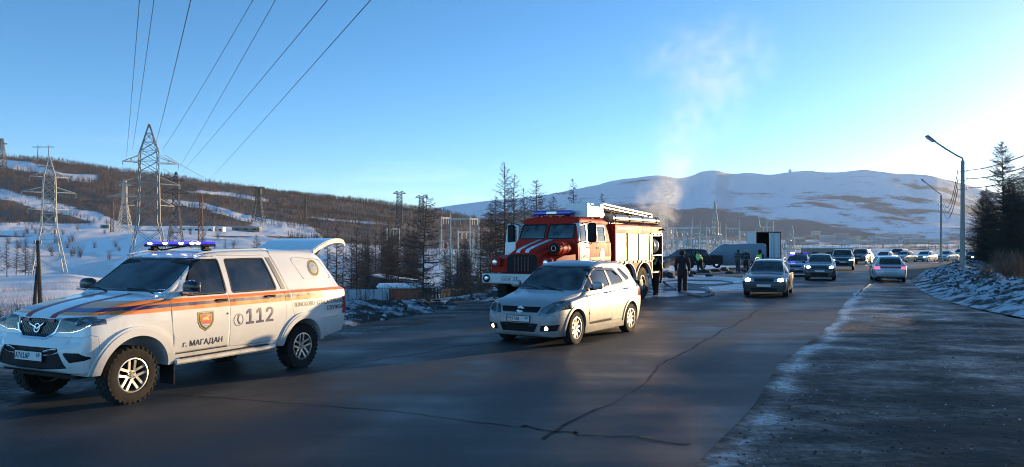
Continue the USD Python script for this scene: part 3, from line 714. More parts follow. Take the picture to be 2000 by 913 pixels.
    ss = affinity.translate(affinity.scale(Polygon([(.0, 1), (.82, .35), (.35, .1), (-.0, .38), (-.28, .18), (.75, -.55), (0, -1), (-.82, -.35), (-.35, -.1), (0, -.38), (.28, -.18), (-.75, .55)]), .105, .068, origin=(0, 0)), 0, .708)
    part(g, 'emblem', lo.shell(.008, -.012) ^ ext(ss, 'x', 1.7, 2.3), EMBL, 45)
    part(T, 'lower_intake', lo.shell(-.03, -.045) ^ ext([(-.44, .455), (.44, .455), (.36, .29), (-.36, .29)], 'x', 1.7, 2.3), BLACK, 45)
    for i, z in enumerate((.33, .38, .42)):
        part(T, 'intake_slat', lo.shell(-.012, -.03) ^ ext(sbox(-.40, z - .007, .40, z + .007), 'x', 1.7, 2.3), BLACK, 45)
    number_plate(T, (2.062, 0, .535), 0, [('Р597АВ', .062, -.245, -.03), ('49', .05, .15, -.008)])
    for sg in (1, -1):
        l, h = (.3, 2) if sg > 0 else (-2, -.3)
        decal(lo, T, 'fog_light_pocket', [(sg * .50, .42), (sg * .80, .44), (sg * .76, .32), (sg * .48, .31)], 'x', 1.5, 2.3, BLACK, .002)
        part(T, 'fog_light', moved(lathe([(0, .015), (.04, .008), (.05, -.02), (.05, -.06)], 20, 'x'), (2.03, sg * .60, .368)), GLOW_FOG, 40)
        for x, z, r0, r1 in ((1.25, .33, .378, .43), (-1.32, .33, .378, .43)):
            ring = Point(x, z).buffer(r1, quad_segs=16).difference(Point(x, z).buffer(r0, quad_segs=16)).intersection(sbox(-3, .2, 3, 2))
            part(T, 'wheel_arch', lo.shell(.014, -.04) ^ ext(ring, 'y', l, h), SILVER, 50)
        decal(lo, T, 'side_moulding', [(.74, .60), (-.93, .66), (-.93, .62), (.73, .56)], 'y', l, h, SILVER, .012)
        part(T, 'side_sill', lo.shell(.022, -.03) ^ ext([(.86, .19), (.90, .31), (-.92, .31), (-.95, .19)], 'y', l, h), SILVER, 45)
        for x, z in ((-.15, .965), (-1.02, 1.0)):
            part(T, 'door_handle', cat([rbox((x, sg * .862, z), (.19, .028, .03), .01)]), CHROME)
        hs, gl, arm = mirror_mesh(sg * .98, 1.135, .60, .95)
        mh = part(T, 'door_mirror', hs, SILVER, 50)
        part(mh, 'mirror_glass', gl, CHROME); part(mh, 'mirror_foot', arm, BLACK)
        decal(lo, T, 'window_visor', LineString([(.44, 1.32), (.30, 1.425), (.02, 1.45), (-.26, 1.445), (-.70, 1.425), (-.86, 1.32)]).buffer(.022), 'y', l, h, GLOSSBLACK, .015)
        part(T, 'tail_light', lo.shell(.008, -.03) ^ ext([(-1.69, .80), (-1.74, 1.10), (-2.1, 1.0), (-2.1, .80)], 'y', l, h) ^ ext(shapely.union_all([sbox(.55, 0, 2, 3), sbox(-2, 0, -.55, 3)]), 'x', -3, 0), REDLENS, 40)
        part(T, 'washer_nozzle', rbox((1.14, sg * .30, 1.005), (.04, .03, .014), .005), BLACK)
        part(T, 'wiper', tube([(1.06, sg * .2 + .25, 1.02), (.97, sg * .2 - .1, 1.075), (.93, sg * .2 - .33, 1.10)], .01, 6), BLACK)
    part(T, 'underbody', rbox((0, 0, .24), (3.6, 1.3, .16), .03), UNDER)
    DRIVER.append((1.250, 16.182, -90 - 33.27))
    add_wheels(T, [(1.25, .75), (1.25, -.75), (-1.32, .75), (-1.32, -.75)], .328, .205, .212, 'nine', 0, n=44, steer=2)
    return T
hatchback()

# ---------------------------------------------------------------- other traffic, four body styles from one builder
STY = {
 'wagon': dict(L=4.3, W=1.68, wb=2.465, R=.30, keys=[(2.14, .26, .46, .49, .50, .52, .44), (2.12, .22, .56, .60, .66, .70, .56), (2.05, .20, .62, .685, .72, .77, .58), (1.9, .19, .68, .745, .75, .80, .62), (1.5, .19, .76, .83, .78, .825, .66), (1.15, .19, .82, .885, .80, .835, .68), (.98, .19, .845, .93, .80, .835, .675), (.6, .19, .86, 1.16, .80, .835, .62), (.25, .19, .87, 1.33, .80, .835, .575), (0, .19, .875, 1.385, .80, .835, .565), (-.6, .19, .89, 1.41, .80, .835, .56), (-1.3, .19, .90, 1.405, .80, .83, .555), (-1.65, .2, .90, 1.37, .79, .82, .555), (-1.85, .22, .90, 1.15, .78, .81, .58), (-1.98, .25, .88, .96, .75, .79, .62), (-2.1, .3, .72, .80, .70, .74, .6), (-2.15, .36, .56, .62, .62, .66, .55)],
   win=[[(.78, .93), (.46, 1.17), (.25, 1.28), (-.18, 1.315), (-.20, .93)], [(-.27, .93), (-.25, 1.318), (-.98, 1.325), (-1.06, .945)], [(-1.14, .95), (-1.06, 1.325), (-1.50, 1.31), (-1.66, 1.12), (-1.68, .97)]],
   ws=[(-.63, .955), (.63, .955), (.52, 1.335), (-.52, 1.335)], wsx=(.05, 1.1), rw=[(-.56, .96), (.56, .96), (.48, 1.30), (-.48, 1.30)], rwx=(-2.3, -1.62), hl=[(.36, .60), (.36, .70), (.60, .74), (.80, .735), (.82, .62), (.6, .595)], gr=[(-.33, .69), (.33, .69), (.33, .61), (-.33, .61)],
   low=[(-.5, .36), (.5, .36), (.45, .26), (-.45, .26)], tl=[(.50, .70), (.50, .86), (.82, .86), (.82, .70)], cab=(-1.72, .95, .42)),
 'sedan': dict(L=4.6, W=1.75, wb=2.65, R=.315, keys=[(2.30, .26, .48, .51, .50, .52, .44), (2.28, .22, .58, .63, .68, .72, .56), (2.2, .20, .66, .72, .75, .80, .6), (2.05, .19, .71, .785, .79, .83, .63), (1.6, .19, .79, .87, .81, .86, .68), (1.2, .19, .86, .925, .82, .87, .70), (1.0, .19, .88, .97, .82, .87, .695), (.6, .19, .89, 1.20, .82, .87, .64), (.2, .19, .90, 1.385, .82, .87, .585), (-.1, .19, .905, 1.435, .82, .87, .575), (-.6, .19, .915, 1.43, .82, .87, .565), (-1.0, .19, .925, 1.36, .82, .87, .57), (-1.4, .2, .93, 1.13, .82, .865, .62), (-1.7, .21, .93, .99, .81, .86, .66), (-2.05, .24, .92, .98, .79, .84, .68), (-2.22, .28, .86, .93, .75, .80, .66), (-2.28, .32, .66, .74, .70, .74, .6), (-2.30, .38, .52, .58, .62, .66, .55)],
   win=[[(.80, .955), (.45, 1.22), (.22, 1.33), (-.16, 1.36), (-.18, .955)], [(-.25, .955), (-.23, 1.362), (-.66, 1.35), (-1.0, 1.22), (-1.22, .98)]],
   ws=[(-.65, .99), (.65, .99), (.53, 1.385), (-.53, 1.385)], wsx=(.0, 1.15), rw=[(-.60, 1.02), (.60, 1.02), (.52, 1.36), (-.52, 1.36)], rwx=(-1.75, -.75), hl=[(.44, .62), (.42, .72), (.66, .775), (.85, .78), (.86, .66), (.6, .615)], gr=[(-.36, .73), (.36, .73), (.31, .61), (-.31, .61)],
   low=[(-.5, .40), (.5, .40), (.45, .27), (-.45, .27)], tl=[(.48, .76), (.48, .90), (.86, .90), (.86, .74)], cab=(-1.5, .98, .44)),
 'suv': dict(L=4.7, W=1.86, wb=2.75, R=.375, keys=[(2.34, .40, .66, .70, .56, .58, .5), (2.32, .36, .82, .88, .74, .78, .64), (2.25, .34, .94, 1.0, .83, .87, .70), (2.1, .33, .98, 1.05, .86, .90, .72), (1.6, .33, 1.05, 1.12, .88, .92, .76), (1.15, .33, 1.09, 1.16, .89, .925, .78), (1.0, .33, 1.10, 1.20, .89, .925, .775), (.65, .33, 1.11, 1.47, .89, .925, .72), (.35, .33, 1.12, 1.67, .89, .925, .68), (.1, .33, 1.125, 1.74, .89, .925, .67), (-.6, .33, 1.14, 1.76, .89, .925, .665), (-1.6, .33, 1.15, 1.745, .89, .92, .66), (-1.95, .34, 1.15, 1.68, .88, .91, .665), (-2.14, .36, 1.15, 1.40, .87, .90, .69), (-2.24, .38, 1.12, 1.20, .85, .88, .72), (-2.3, .42, .95, 1.02, .82, .85, .70), (-2.34, .48, .66, .72, .74, .78, .66)],
   win=[[(.84, 1.17), (.56, 1.47), (.38, 1.62), (-.14, 1.66), (-.16, 1.17)], [(-.23, 1.17), (-.21, 1.662), (-.98, 1.665), (-1.06, 1.18)], [(-1.15, 1.19), (-1.07, 1.665), (-1.78, 1.645), (-1.96, 1.38), (-1.98, 1.2)]],
   ws=[(-.72, 1.225), (.72, 1.225), (.62, 1.685), (-.62, 1.685)], wsx=(.12, 1.2), rw=[(-.64, 1.22), (.64, 1.22), (.58, 1.64), (-.58, 1.64)], rwx=(-2.5, -1.9), hl=[(.46, .80), (.46, .96), (.70, .98), (.88, .96), (.89, .80)], gr=[(-.42, .97), (.42, .97), (.38, .78), (-.38, .78)],
   low=[(-.55, .62), (.55, .62), (.5, .46), (-.5, .46)], tl=[(.70, .82), (.70, 1.12), (.90, 1.12), (.90, .82)], cab=(-2.05, .98, .6)),
 'compact': dict(L=3.95, W=1.70, wb=2.5, R=.305, keys=[(1.97, .26, .48, .51, .50, .52, .44), (1.95, .22, .62, .67, .66, .70, .56), (1.87, .20, .72, .78, .73, .78, .60), (1.7, .19, .79, .86, .77, .82, .64), (1.35, .19, .87, .94, .79, .84, .68), (1.12, .19, .91, .985, .80, .845, .69), (.98, .19, .92, 1.03, .80, .845, .685), (.6, .19, .93, 1.27, .80, .845, .62), (.2, .19, .94, 1.45, .80, .845, .575), (0, .19, .945, 1.49, .80, .845, .565), (-.5, .19, .96, 1.505, .80, .845, .555), (-1.1, .19, .98, 1.47, .80, .84, .55), (-1.45, .2, .99, 1.40, .79, .83, .555), (-1.68, .22, .99, 1.14, .78, .81, .60), (-1.82, .25, .94, 1.0, .75, .78, .62), (-1.92, .3, .74, .82, .70, .73, .6), (-1.96, .36, .56, .62, .62, .66, .55)],
   win=[[(.80, 1.0), (.48, 1.23), (.24, 1.37), (-.18, 1.42), (-.20, 1.0)], [(-.27, 1.0), (-.25, 1.422), (-.85, 1.405), (-1.05, 1.20), (-1.10, 1.03)]],
   ws=[(-.63, 1.06), (.63, 1.06), (.52, 1.45), (-.52, 1.45)], wsx=(.05, 1.15), rw=[(-.55, 1.06), (.55, 1.06), (.48, 1.38), (-.48, 1.38)], rwx=(-2.2, -1.38), hl=[(.44, .68), (.44, .80), (.62, .88), (.78, .90), (.80, .76), (.6, .68)], gr=[(-.36, .70), (.36, .70), (.33, .62), (-.33, .62)],
   low=[(-.5, .46), (.5, .46), (.42, .27), (-.42, .27)], tl=[(.55, .84), (.55, 1.06), (.82, 1.06), (.82, .84)], cab=(-1.5, .98, .44))}
def traffic(style, name, label, cat_, px, py, toward, PT, Z=None, lights=None, tails=None, plate=True, doors=True, group=None, rails=False, bar=None, plate_text=None, lod=54, front_len=0, foglit=None, ref='front'):
    """A car of the given style whose nearest bumper touches the ground at pixel (px, py), or at distance Z; toward = the heading (degrees right of forward) of its axis, nose towards us if positive."""
    s = STY[style]
    g = gnd(px, py) if Z is None else at(px, 470, Z)
    a = math.radians(toward)
    f = np.array([-math.sin(a), -math.cos(a)])           # nose direction: towards the camera
    if ref == 'tail':
        f = -f
    c = g[:2] - f * (s['L'] / 2) * {'front': 1, 'tail': -1, 'mid': 0}[ref]
    T = thing(name, label, cat_, (c[0], c[1], .012), math.degrees(math.atan2(f[1], f[0])), group)
    h = s['W'] / 2
    xa = s['wb'] / 2
    R = s['R']
    S = dict(paint=PT, half=h, n=lod, r=.085, crown=.028, bulge=.015, ycut=.3, keys=s['keys'], cabin=s['cab'], arches=[(xa, R, R * 1.2, .45), (-xa, R, R * 1.2, .45)], side_windows=s['win'], glass=DARKGLASS,
        end_windows=[('windscreen', s['ws'], *s['wsx']), ('rear_window', s['rw'], *s['rwx'])], end_glass=DARKGLASS, wr=.03)
    zl = .33 if style != 'suv' else .50
    w0, w1 = s['win'][0], s['win'][1]
    if doors:
        zt = max(q[1] for q in w0)
        S['doors'] = [[(w0[0][0] + .06, w0[0][1]), (w0[0][0] - .02, zl), (w0[-1][0] - .03, zl), (w0[-1][0] - .03, w0[-1][1]), (w0[-2][0] - .03, zt + .03), (w0[2][0], w0[2][1] + .04)],
                      [(w1[0][0] + .02, zl), (-xa + R * 1.25, zl), (-xa + R * 1.1, R * 1.9), (w1[-1][0] - .04, w1[-1][1]), (w1[-2][0] - .03, w1[-2][1] + .03), (w1[1][0] + .02, w1[1][1] + .03)]]
    lo = car_shell(T, S)
    xn = s['L'] / 2
    for sg in (1, -1):
        l, h_ = (.3, 2) if sg > 0 else (-2, -.3)
        hp = [(sg * y, z) for y, z in s['hl']]
        hd = decal(lo, T, 'headlight', hp, 'x', xn - .75, xn + .3, LAMPDARK if lights is None else LAMPSILVER, .004)
        if lights is not None:
            b = Polygon(hp).centroid
            r = .075
            q = affinity.scale(b.buffer(r), 1.5, .85)
            part(hd, 'lit_bulb', lo.shell(.014, -.01) ^ ext(q, 'x', xn - .7, xn + .3), lights, 45)
        decal(lo, T, 'tail_light', [(sg * y, z) for y, z in s['tl']], 'x', -xn - .3, -xn + .5, tails or REDLENS, .006)
        hs, gl, arm = mirror_mesh(sg * (h + .10), s['win'][0][0][1] + .07, s['win'][0][0][0] - .12, .85)
        mh = part(T, 'door_mirror', cat([hs, arm]), PT if PT not in (SILVER,) else BLACK, 50)
        part(mh, 'mirror_glass', gl, CHROME)
        for k, w in enumerate((w0, w1)):
            part(T, 'door_handle', rbox((w[-1][0] + .12 if k == 0 else w[-1][0] + .16, sg * (h + .0), w[0][1] - .10), (.17, .03, .03), .01), BLACK)
        if rails:
            part(T, 'roof_rail', tube(curve([(.05, sg * .54, 1.38), (-.1, sg * .545, 1.455), (-.8, sg * .54, 1.475), (-1.45, sg * .535, 1.455), (-1.6, sg * .53, 1.39)], 16), .018), STEEL, True)
        if foglit:
            part(T, 'fog_light', moved(lathe([(0, .015), (.035, .008), (.045, -.02), (.045, -.05)], 14, 'x'), (xn - .06, sg * .52, s['low'][0][1] - .06)), foglit, 40)
    decal(lo, T, 'grille', s['gr'], 'x', xn - .7, xn + .3, GLOSSBLACK, .004)
    decal(lo, T, 'lower_intake', s['low'], 'x', xn - .7, xn + .3, BLACK, .004)
    zp = s['low'][0][1] + .09
    if plate:
        number_plate(T, (xn + .012, 0, zp), 0, plate_text or [])
        number_plate(T, (-xn - .012, 0, zp + .12), 180, [])
    part(T, 'underbody', rbox((0, 0, zl - .07), (s['L'] * .82, h * 1.5, .16), .03), UNDER)
    add_wheels(T, [(xa, h - .12), (xa, -h + .12), (-xa, h - .12), (-xa, -h + .12)], R, .2, R * .62, 'seven', 0, n=28)
    return T, lo
GRAPHITE = paint('graphite_paint', (0.035, 0.036, 0.04), .5, .28, grime=.85, z1=1.15)
BLACKP = paint('black_paint', (0.012, 0.012, 0.014), .2, .25, grime=.5, z1=.8)
DKGREY = paint('dark_grey_paint', (0.03, 0.034, 0.04), .4, .28, grime=.7, z1=1.0)
DKGREEN = paint('dark_green_paint', (0.018, 0.024, 0.022), .3, .28, grime=.7, z1=1.1)
WHITEP = paint('plain_white_paint', (0.62, 0.63, 0.64), 0, .3, grime=.45, z1=.7)
PEARL = paint('pearl_paint', (0.45, 0.47, 0.5), .4, .3, grime=.45, z1=.7)
BEIGE = paint('beige_paint', (0.48, 0.42, 0.30), .3, .3, grime=.4, z1=.7)
BLUEG = paint('blue_grey_paint', (0.16, 0.19, 0.24), .4, .3, grime=.4, z1=.8)
T, lo = traffic('wagon', 'station_wagon', 'dark grey station wagon with roof rails and two lit yellowish headlamps', 'car', 1492, 582, 24, GRAPHITE, lights=GLOW_WARM, rails=True, lod=80)
T, lo = traffic('sedan', 'police_car', 'pale blue police car with a lit blue lamp on its roof', 'car', 1553, 543, 26, BLUEG, Z=49, lights=GLOW_WHITE)
pb = part(T, 'roof_light_bar', rbox((-.15, 0, 1.52), (.26, 1.1, .09), .03), BLACK)
part(pb, 'blue_lamp', rbox((-.15, -.38, 1.53), (.27, .34, .10), .03), GLOW_BLUE)
part(pb, 'blue_lamp', rbox((-.15, .40, 1.53), (.27, .30, .10), .03), BLUELENS)
traffic('compact', 'compact_car', 'black compact car with two round lit headlamps, second in the oncoming queue', 'car', 1601, 549, 24, BLACKP, lights=GLOW_WHITE)
traffic('suv', 'off_road_car', 'black off-road car with lit headlamps following the black compact car', 'car', 1645, 529, 25, DKGREY, lights=GLOW_WHITE, lod=46)
traffic('suv', 'off_road_car', 'tall dark green off-road car with lit fog lamps, turned slightly, fourth in the queue', 'car', 1674, 517, 36, DKGREEN, foglit=GLOW_WHITE, lod=46)
TB = glow('red_tail_glow', (1.0, .05, .05), .4)
T, lo = traffic('wagon', 'station_wagon', 'silver white station wagon seen from behind with a full width red lamp band', 'car', 1739, 553, 22, PEARL, Z=41.2, tails=GLOW_RED, ref='tail')
decal(lo, T, 'lamp_band', sbox(-.52, .76, .52, .85), 'x', -2.5, -1.6, REDLENS, .007)
SMALLG = 'cars queueing on the far bend'
for px, Z, hd, PT, st, nm, lb, lt in ((1716, 92, 44, WHITEP, 'sedan', 'sedan_car', 'white sedan with lit lamps on the far bend, left of the beige car', GLOW_WHITE), (1752, 98, 50, BEIGE, 'sedan', 'sedan_car', 'beige gold sedan on the far bend between two white cars', None),
    (1742, 112, 48, DKGREY, 'suv', 'off_road_car', 'dark blue estate half hidden behind the beige sedan', None), (1795, 101, 48, WHITEP, 'sedan', 'sedan_car', 'white sedan with lit lamps on the far bend, right of the beige car', GLOW_WHITE), (1835, 106, 52, PEARL, 'sedan', 'sedan_car', 'pale sedan on the far bend behind the distant lamp post', None), (1866, 112, 54, WHITEP, 'suv', 'off_road_car', 'white off-road car on the far bend beside the nearer lamp post', None)):
    traffic(st, nm, lb, 'car', px, 0, hd, PT, Z=Z, lights=lt, lod=36, doors=False, plate=False, group=SMALLG)
traffic('sedan', 'sedan_car', 'car with dazzling headlamps at the right end of the far queue', 'car', 1888, 0, 50, DKGREY, Z=96, lights=glow('dazzling_lamp', (1, .86, .6), 60), lod=36, doors=False, plate=False, group=SMALLG)

# ---------------------------------------------------------------- the red fire engine at the roadside
RED = paint('fire_red_paint', (0.40, 0.022, 0.012), 0, .5, coat=0, grime=.4, z1=1.5, spec=.10)
DKRED = paint('dark_red_frame', (0.10, 0.012, 0.01), 0, .4, grime=.6, z1=1.6)
TWHITE = paint('truck_white_paint', (0.62, 0.62, 0.60), 0, .35, grime=.45, z1=1.5)
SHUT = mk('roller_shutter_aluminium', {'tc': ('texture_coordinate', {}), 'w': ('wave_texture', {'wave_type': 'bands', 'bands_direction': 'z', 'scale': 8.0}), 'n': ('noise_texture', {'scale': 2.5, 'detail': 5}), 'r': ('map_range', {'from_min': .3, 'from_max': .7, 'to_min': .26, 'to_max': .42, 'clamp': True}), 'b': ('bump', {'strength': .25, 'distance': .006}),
    'c': ('mix_color', {'a': (.56, .38, .13), 'b': (.72, .50, .19)}), 'p': ('principled_bsdf', {'metallic': 1.0})}, [('tc.object', 'w.vector'), ('tc.object', 'n.vector'), ('n.fac', 'r.value'), ('n.fac', 'c.fac'), ('c.result', 'p.base_color'), ('r.result', 'p.roughness'), ('w.fac', 'b.height'), ('b.normal', 'p.normal')], 'p.BSDF')  # bare aluminium; the low sun's golden reflection is painted into its base colour
LADALU = pbr('warm_ladder_aluminium', (.72, .60, .40), .35, metal=1.0)  # aluminium with the warm glint of sunlight put into its colour
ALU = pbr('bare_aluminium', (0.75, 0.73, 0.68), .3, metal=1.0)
YELLOWF = pbr('yellow_film', (0.75, 0.45, 0.03), .35)
HOSEC = pbr('hose_cloth', (0.42, 0.42, 0.42), .75, bump=.3)
def fire_engine():
    T = thing('fire_engine', 'red and white long-nosed fire engine with shutters tinted a sunlit gold and roof ladder', 'fire engine', (0.10, 22.6, 0), -123)
    mir = lambda f: [f(1), f(-1)]
    b = part(T, 'bumper', rbox((-.13, 0, .955), (.24, 2.5, .30), .03), TWHITE)
    for sg in (1, -1):
        l = part(b, 'fog_lamp', lathe([(.0, .0), (.10, .0), (.115, .02), (.115, .03), (.12, -.02)], 20, 'x').apply_translation((.0, sg * 1.06, .955)), BLACK)
        part(b, 'fog_lamp_glass', moved(lathe([(0, .03), (.06, .022), (.085, .0)], 20, 'x'), (.005, sg * 1.06, .955)), LAMPSILVER)
    number_plate(T, (.0, -.22, .955), 0, [('А227АМ', .062, -.245, -.03), ('49', .05, .15, -.008)])
    # hood: a loft of its own
    hood = Loft([(-.38, 1.06, 1.58, 1.68, .50, .54, .42), (-.43, 1.05, 1.64, 1.77, .52, .57, .45), (-.7, 1.05, 1.72, 1.87, .56, .62, .48), (-1.3, 1.05, 1.84, 2.02, .62, .70, .54), (-1.85, 1.05, 1.94, 2.14, .70, .78, .62)], 30, .12, .045, .03)
    part(T, 'hood', hood.s(), RED, 40)
    g = part(T, 'grille', cat([hood.shell(.012, -.01) ^ ext(rnd([(-.55, 1.12), (.55, 1.12), (.54, 1.60), (.42, 1.70), (-.42, 1.70), (-.54, 1.60)], .04), 'x', -.5, 0)]), BLACK, 40)
    for y in np.linspace(-.24, .24, 5):
        part(g, 'grille_bar', rbox((-.365, y, 1.40), (.05, .035, .46), .012), DKRED)
    for sg in (1, -1):
        decal(hood, T, 'white_hood_stripe', [(-.40, sg * .16 - .07), (-.40, sg * .16 + .07), (-1.84, sg * .20 + .085), (-1.84, sg * .20 - .085)], 'z', 1.7, 3, TWHITE)
        fe = Polygon([(-.42, 1.12), (-.40, 1.42), (-.55, 1.56), (-1.0, 1.66), (-1.9, 1.70), (-1.98, 1.1), (-1.98, .9), (-1.85, .9), (-1.72, 1.2), (-1.4, 1.36), (-1.05, 1.3), (-.8, 1.12)])
        l, h = (.5, 1.14) if sg > 0 else (-1.14, -.5)
        part(T, 'fender', ext(rnd(fe, .04), 'y', l, h), RED, 40)
        hb = part(T, 'headlamp_box', rbox((-.37, sg * .92, 1.45), (.26, .36, .30), .06), RED)
        part(hb, 'headlamp', moved(lathe([(0, .03), (.07, .02), (.1, -.01)], 20, 'x'), (-.235, sg * .92, 1.45)), LAMPSILVER)
        part(hb, 'indicator', rbox((-.30, sg * 1.12, 1.45), (.1, .05, .09), .02), AMBER)
    af = part(T, 'air_filter', cat([moved(lathe([(.05, .0), (.19, .0), (.21, -.03), (.21, -.2), (.225, -.21), (.225, -.25), (.21, -.26), (.21, -.52), (.225, -.53), (.225, -.57), (.21, -.58), (.2, -.85), (0, -.85)], 28, 'x'), (-.85, .86, 1.88))]), RED, 30)
    part(af, 'filter_inlet', moved(lathe([(.06, .012), (.09, .02), (.17, .014), (.20, -.04)], 24, 'x'), (-.84, .86, 1.88)), BLACK)
    part(af, 'inlet_ring', moved(trimesh.creation.torus(.075, .012, 20, 8), (-.82, .86, 1.88), ry=90), ALU)
    # cab and crew cab
    cab = Loft([(-1.80, 1.05, 2.02, 2.10, 1.10, 1.14, 1.0), (-1.82, 1.0, 2.06, 2.2, 1.13, 1.16, 1.05), (-2.06, 1.0, 2.08, 2.70, 1.13, 1.16, 1.04), (-2.12, 1.0, 2.08, 2.84, 1.13, 1.16, 1.05), (-2.3, 1.0, 2.08, 2.90, 1.13, 1.16, 1.05), (-4.1, 1.0, 2.08, 2.90, 1.13, 1.16, 1.05), (-4.25, 1.0, 2.08, 2.86, 1.12, 1.15, 1.04), (-4.28, 1.02, 2.08, 2.8, 1.1, 1.13, 1.0)], 60, .12, .05, .015)
    S_w = [rnd([(-2.02, 2.1), (-2.12, 2.62), (-2.50, 2.66), (-2.50, 2.1)], .04), rnd([(-3.28, 2.1), (-3.28, 2.62), (-3.86, 2.62), (-3.86, 2.1)], .05)]
    ws = [rnd([(sg * .05, 2.20), (sg * .05, 2.66), (sg * .97, 2.66), (sg * 1.02, 2.20)], .05) for sg in (1, -1)]
    cut = MAN()
    for p in S_w:
        cut = cut + ext(p, 'y', -2, 2)
    for p in ws:
        cut = cut + ext(p, 'x', -2.3, -1.5)
    bx = ext(sbox(-4.2, 1.3, -1.95, 4), 'y', -3, 3)
    body = cab.s() - (cab.s(-.06) ^ bx) - cut - ext(Point(-1.35, .62).buffer(.78), 'y', -2, 2)
    fd = ext(rnd([(-1.95, 1.12), (-1.95, 2.1), (-2.06, 2.70), (-2.60, 2.72), (-2.62, 1.12)], .05), 'y', .5, 2)
    fdr = ext(rnd([(-1.95, 1.12), (-1.95, 2.1), (-2.06, 2.70), (-2.60, 2.72), (-2.62, 1.12)], .05), 'y', -2, -.5)
    cd = ext(rnd([(-3.12, 1.12), (-3.12, 2.70), (-4.0, 2.70), (-4.0, 1.12)], .06), 'y', .5, 2)
    d1, d2, d3 = body ^ fd, body ^ fdr, body ^ cd
    body = body - ext(rnd([(-1.94, 1.11), (-1.94, 2.1), (-2.05, 2.71), (-2.61, 2.73), (-2.63, 1.11)], .05), 'y', -2, 2) - ext(rnd([(-3.11, 1.11), (-3.11, 2.71), (-4.01, 2.71), (-4.01, 1.11)], .06), 'y', .5, 2)
    part(T, 'cab', body, RED, 38)
    part(T, 'cab_door', d1, TWHITE, 38, 'white front door of the red cab')
    part(T, 'crew_door', d3, RED, 38)
    # the far front door stands open
    rot = tri(d2); rot.apply_translation((1.96, 1.14, 0)); rot.apply_transform(trimesh.transformations.rotation_matrix(math.radians(72), (0, 0, 1))); rot.apply_translation((-1.96, -1.16, 0))
    o = part(T, 'open_cab_door', rot, TWHITE, 38, 'white far door of the cab, standing open')
    for p in S_w:
        w = part(T, 'side_window', cab.shell(-.012, -.02) ^ ext(p.buffer(.005), 'y', .3, 2), GLASS, 45)
        part(w, 'window_frame', cab.shell(.006, -.03) ^ ext(p.buffer(.03).difference(p.buffer(-.01)), 'y', .3, 2), TWHITE, 45)
    for p in ws:
        w = part(T, 'windscreen', cab.shell(-.012, -.02) ^ ext(p.buffer(.005), 'x', -2.3, -1.5), SCREEN, 45)
        part(w, 'window_seal', cab.shell(.006, -.03) ^ ext(p.buffer(.02).difference(p.buffer(-.015)), 'x', -2.3, -1.5), BLACK, 45)
    part(T, 'cabin_lining', (cab.shell(-.058, -.07) ^ bx) - cut, CABIN, 40)
    for y in (.5, -.5):
        part(T, 'seat', moved(seat_mesh(-2.7, y), (0, 0, 1.75)), SEAT)
    dc = cab
    decal(dc, T, 'yellow_door_stripe', sbox(-4.2, 1.50, -2.7, 1.60), 'y', .3, 2, YELLOWF, .004)
    e1 = decal(dc, T, 'round_emblem', Point(-2.30, 1.62).buffer(.25), 'y', .3, 2, SKYPALE, .004)
    part(e1, 'emblem_mark', cab.shell(.007, -.004) ^ ext(shapely.union_all([Point(-2.30, 1.62).buffer(.22).difference(Point(-2.30, 1.62).buffer(.20)), side_text('МЧС', .10, -2.16, 1.58, True)]), 'y', .3, 2), NAVY, 40)
    e2 = decal(dc, T, 'round_emblem', affinity.scale(Point(-3.55, 1.62).buffer(.24), .75, 1.15), 'y', .3, 2, PLATE, .006)
    part(e2, 'emblem_mark', cab.shell(.009, -.004) ^ ext(affinity.scale(Point(-3.55, 1.62).buffer(.18).difference(Point(-3.55, 1.62).buffer(.1)), .75, 1.15), 'y', .3, 2), REDF, 40)
    for x in (-2.5, -3.2):
        part(T, 'door_handle', rbox((x, 1.165, 1.9), (.2, .04, .05), .012), BLACK)
    for sg in (1, -1):
        m = part(T, 'door_mirror', cat([rbox((-2.12, sg * 1.52, 2.38), (.12, .30, .62), .05)]), BLACK)
        part(m, 'mirror_arm', cat([tube([(-2.05, sg * 1.15, 2.66), (-2.1, sg * 1.5, 2.74), (-2.12, sg * 1.52, 2.4)], .018), tube([(-2.0, sg * 1.15, 2.1), (-2.1, sg * 1.5, 2.02), (-2.12, sg * 1.52, 2.3)], .018)]), BLACK)
    lb = part(T, 'light_bar', rbox((-2.35, 0, 3.045), (.34, 1.45, .15), .05), pbr('unlit_blue_lens', (.02, .035, .35), .15, coat=1))
    part(lb, 'bar_centre', rbox((-2.345, 0, 3.045), (.355, .42, .13), .03), ALU)
    part(lb, 'bar_foot', cat([rbox((-2.35, y, 2.96), (.2, .1, .06), .01) for y in (-.5, .5)]), BLACK)
    for y in (-.35, 0, .35):
        part(T, 'roof_marker_lamp', rbox((-2.16, y, 2.93), (.06, .08, .05), .015), AMBER)
    # roof box behind the light bar
    rb = part(T, 'roof_box', rbox((-3.15, .72, 3.10), (1.05, .75, .40), .03), ALU)
    for x in (-2.66, -3.64):
        part(rb, 'box_end', rbox((x, .73, 3.13), (.22, .78, .48), .02), TWHITE)
    part(rb, 'spot_lamp', moved(lathe([(0, .05), (.16, .04), (.2, -.05), (.15, -.2), (0, -.22)], 20, 'y'), (-3.1, 1.0, 3.02)), BLACK)
    # frame, tanks
    part(T, 'frame', cat([rbox((-4.4, y, .86), (8.3, .12, .24), .02) for y in (.42, -.42)] + [rbox((-1.35, 0, .62), (.2, 2.0, .2), .04), rbox((-5.5, 0, .62), (.2, 2.0, .2), .04), rbox((-6.9, 0, .62), (.2, 2.0, .2), .04), rbox((-3.3, 0, .78), (1.6, 2.0, .5), .05)]), UNDER)
    part(T, 'fuel_tank', rbox((-3.3, .9, .80), (1.1, .5, .5), .1), DKRED)
    part(T, 'cab_step', rbox((-2.3, 1.0, .75), (.55, .3, .05), .01), BLACK)
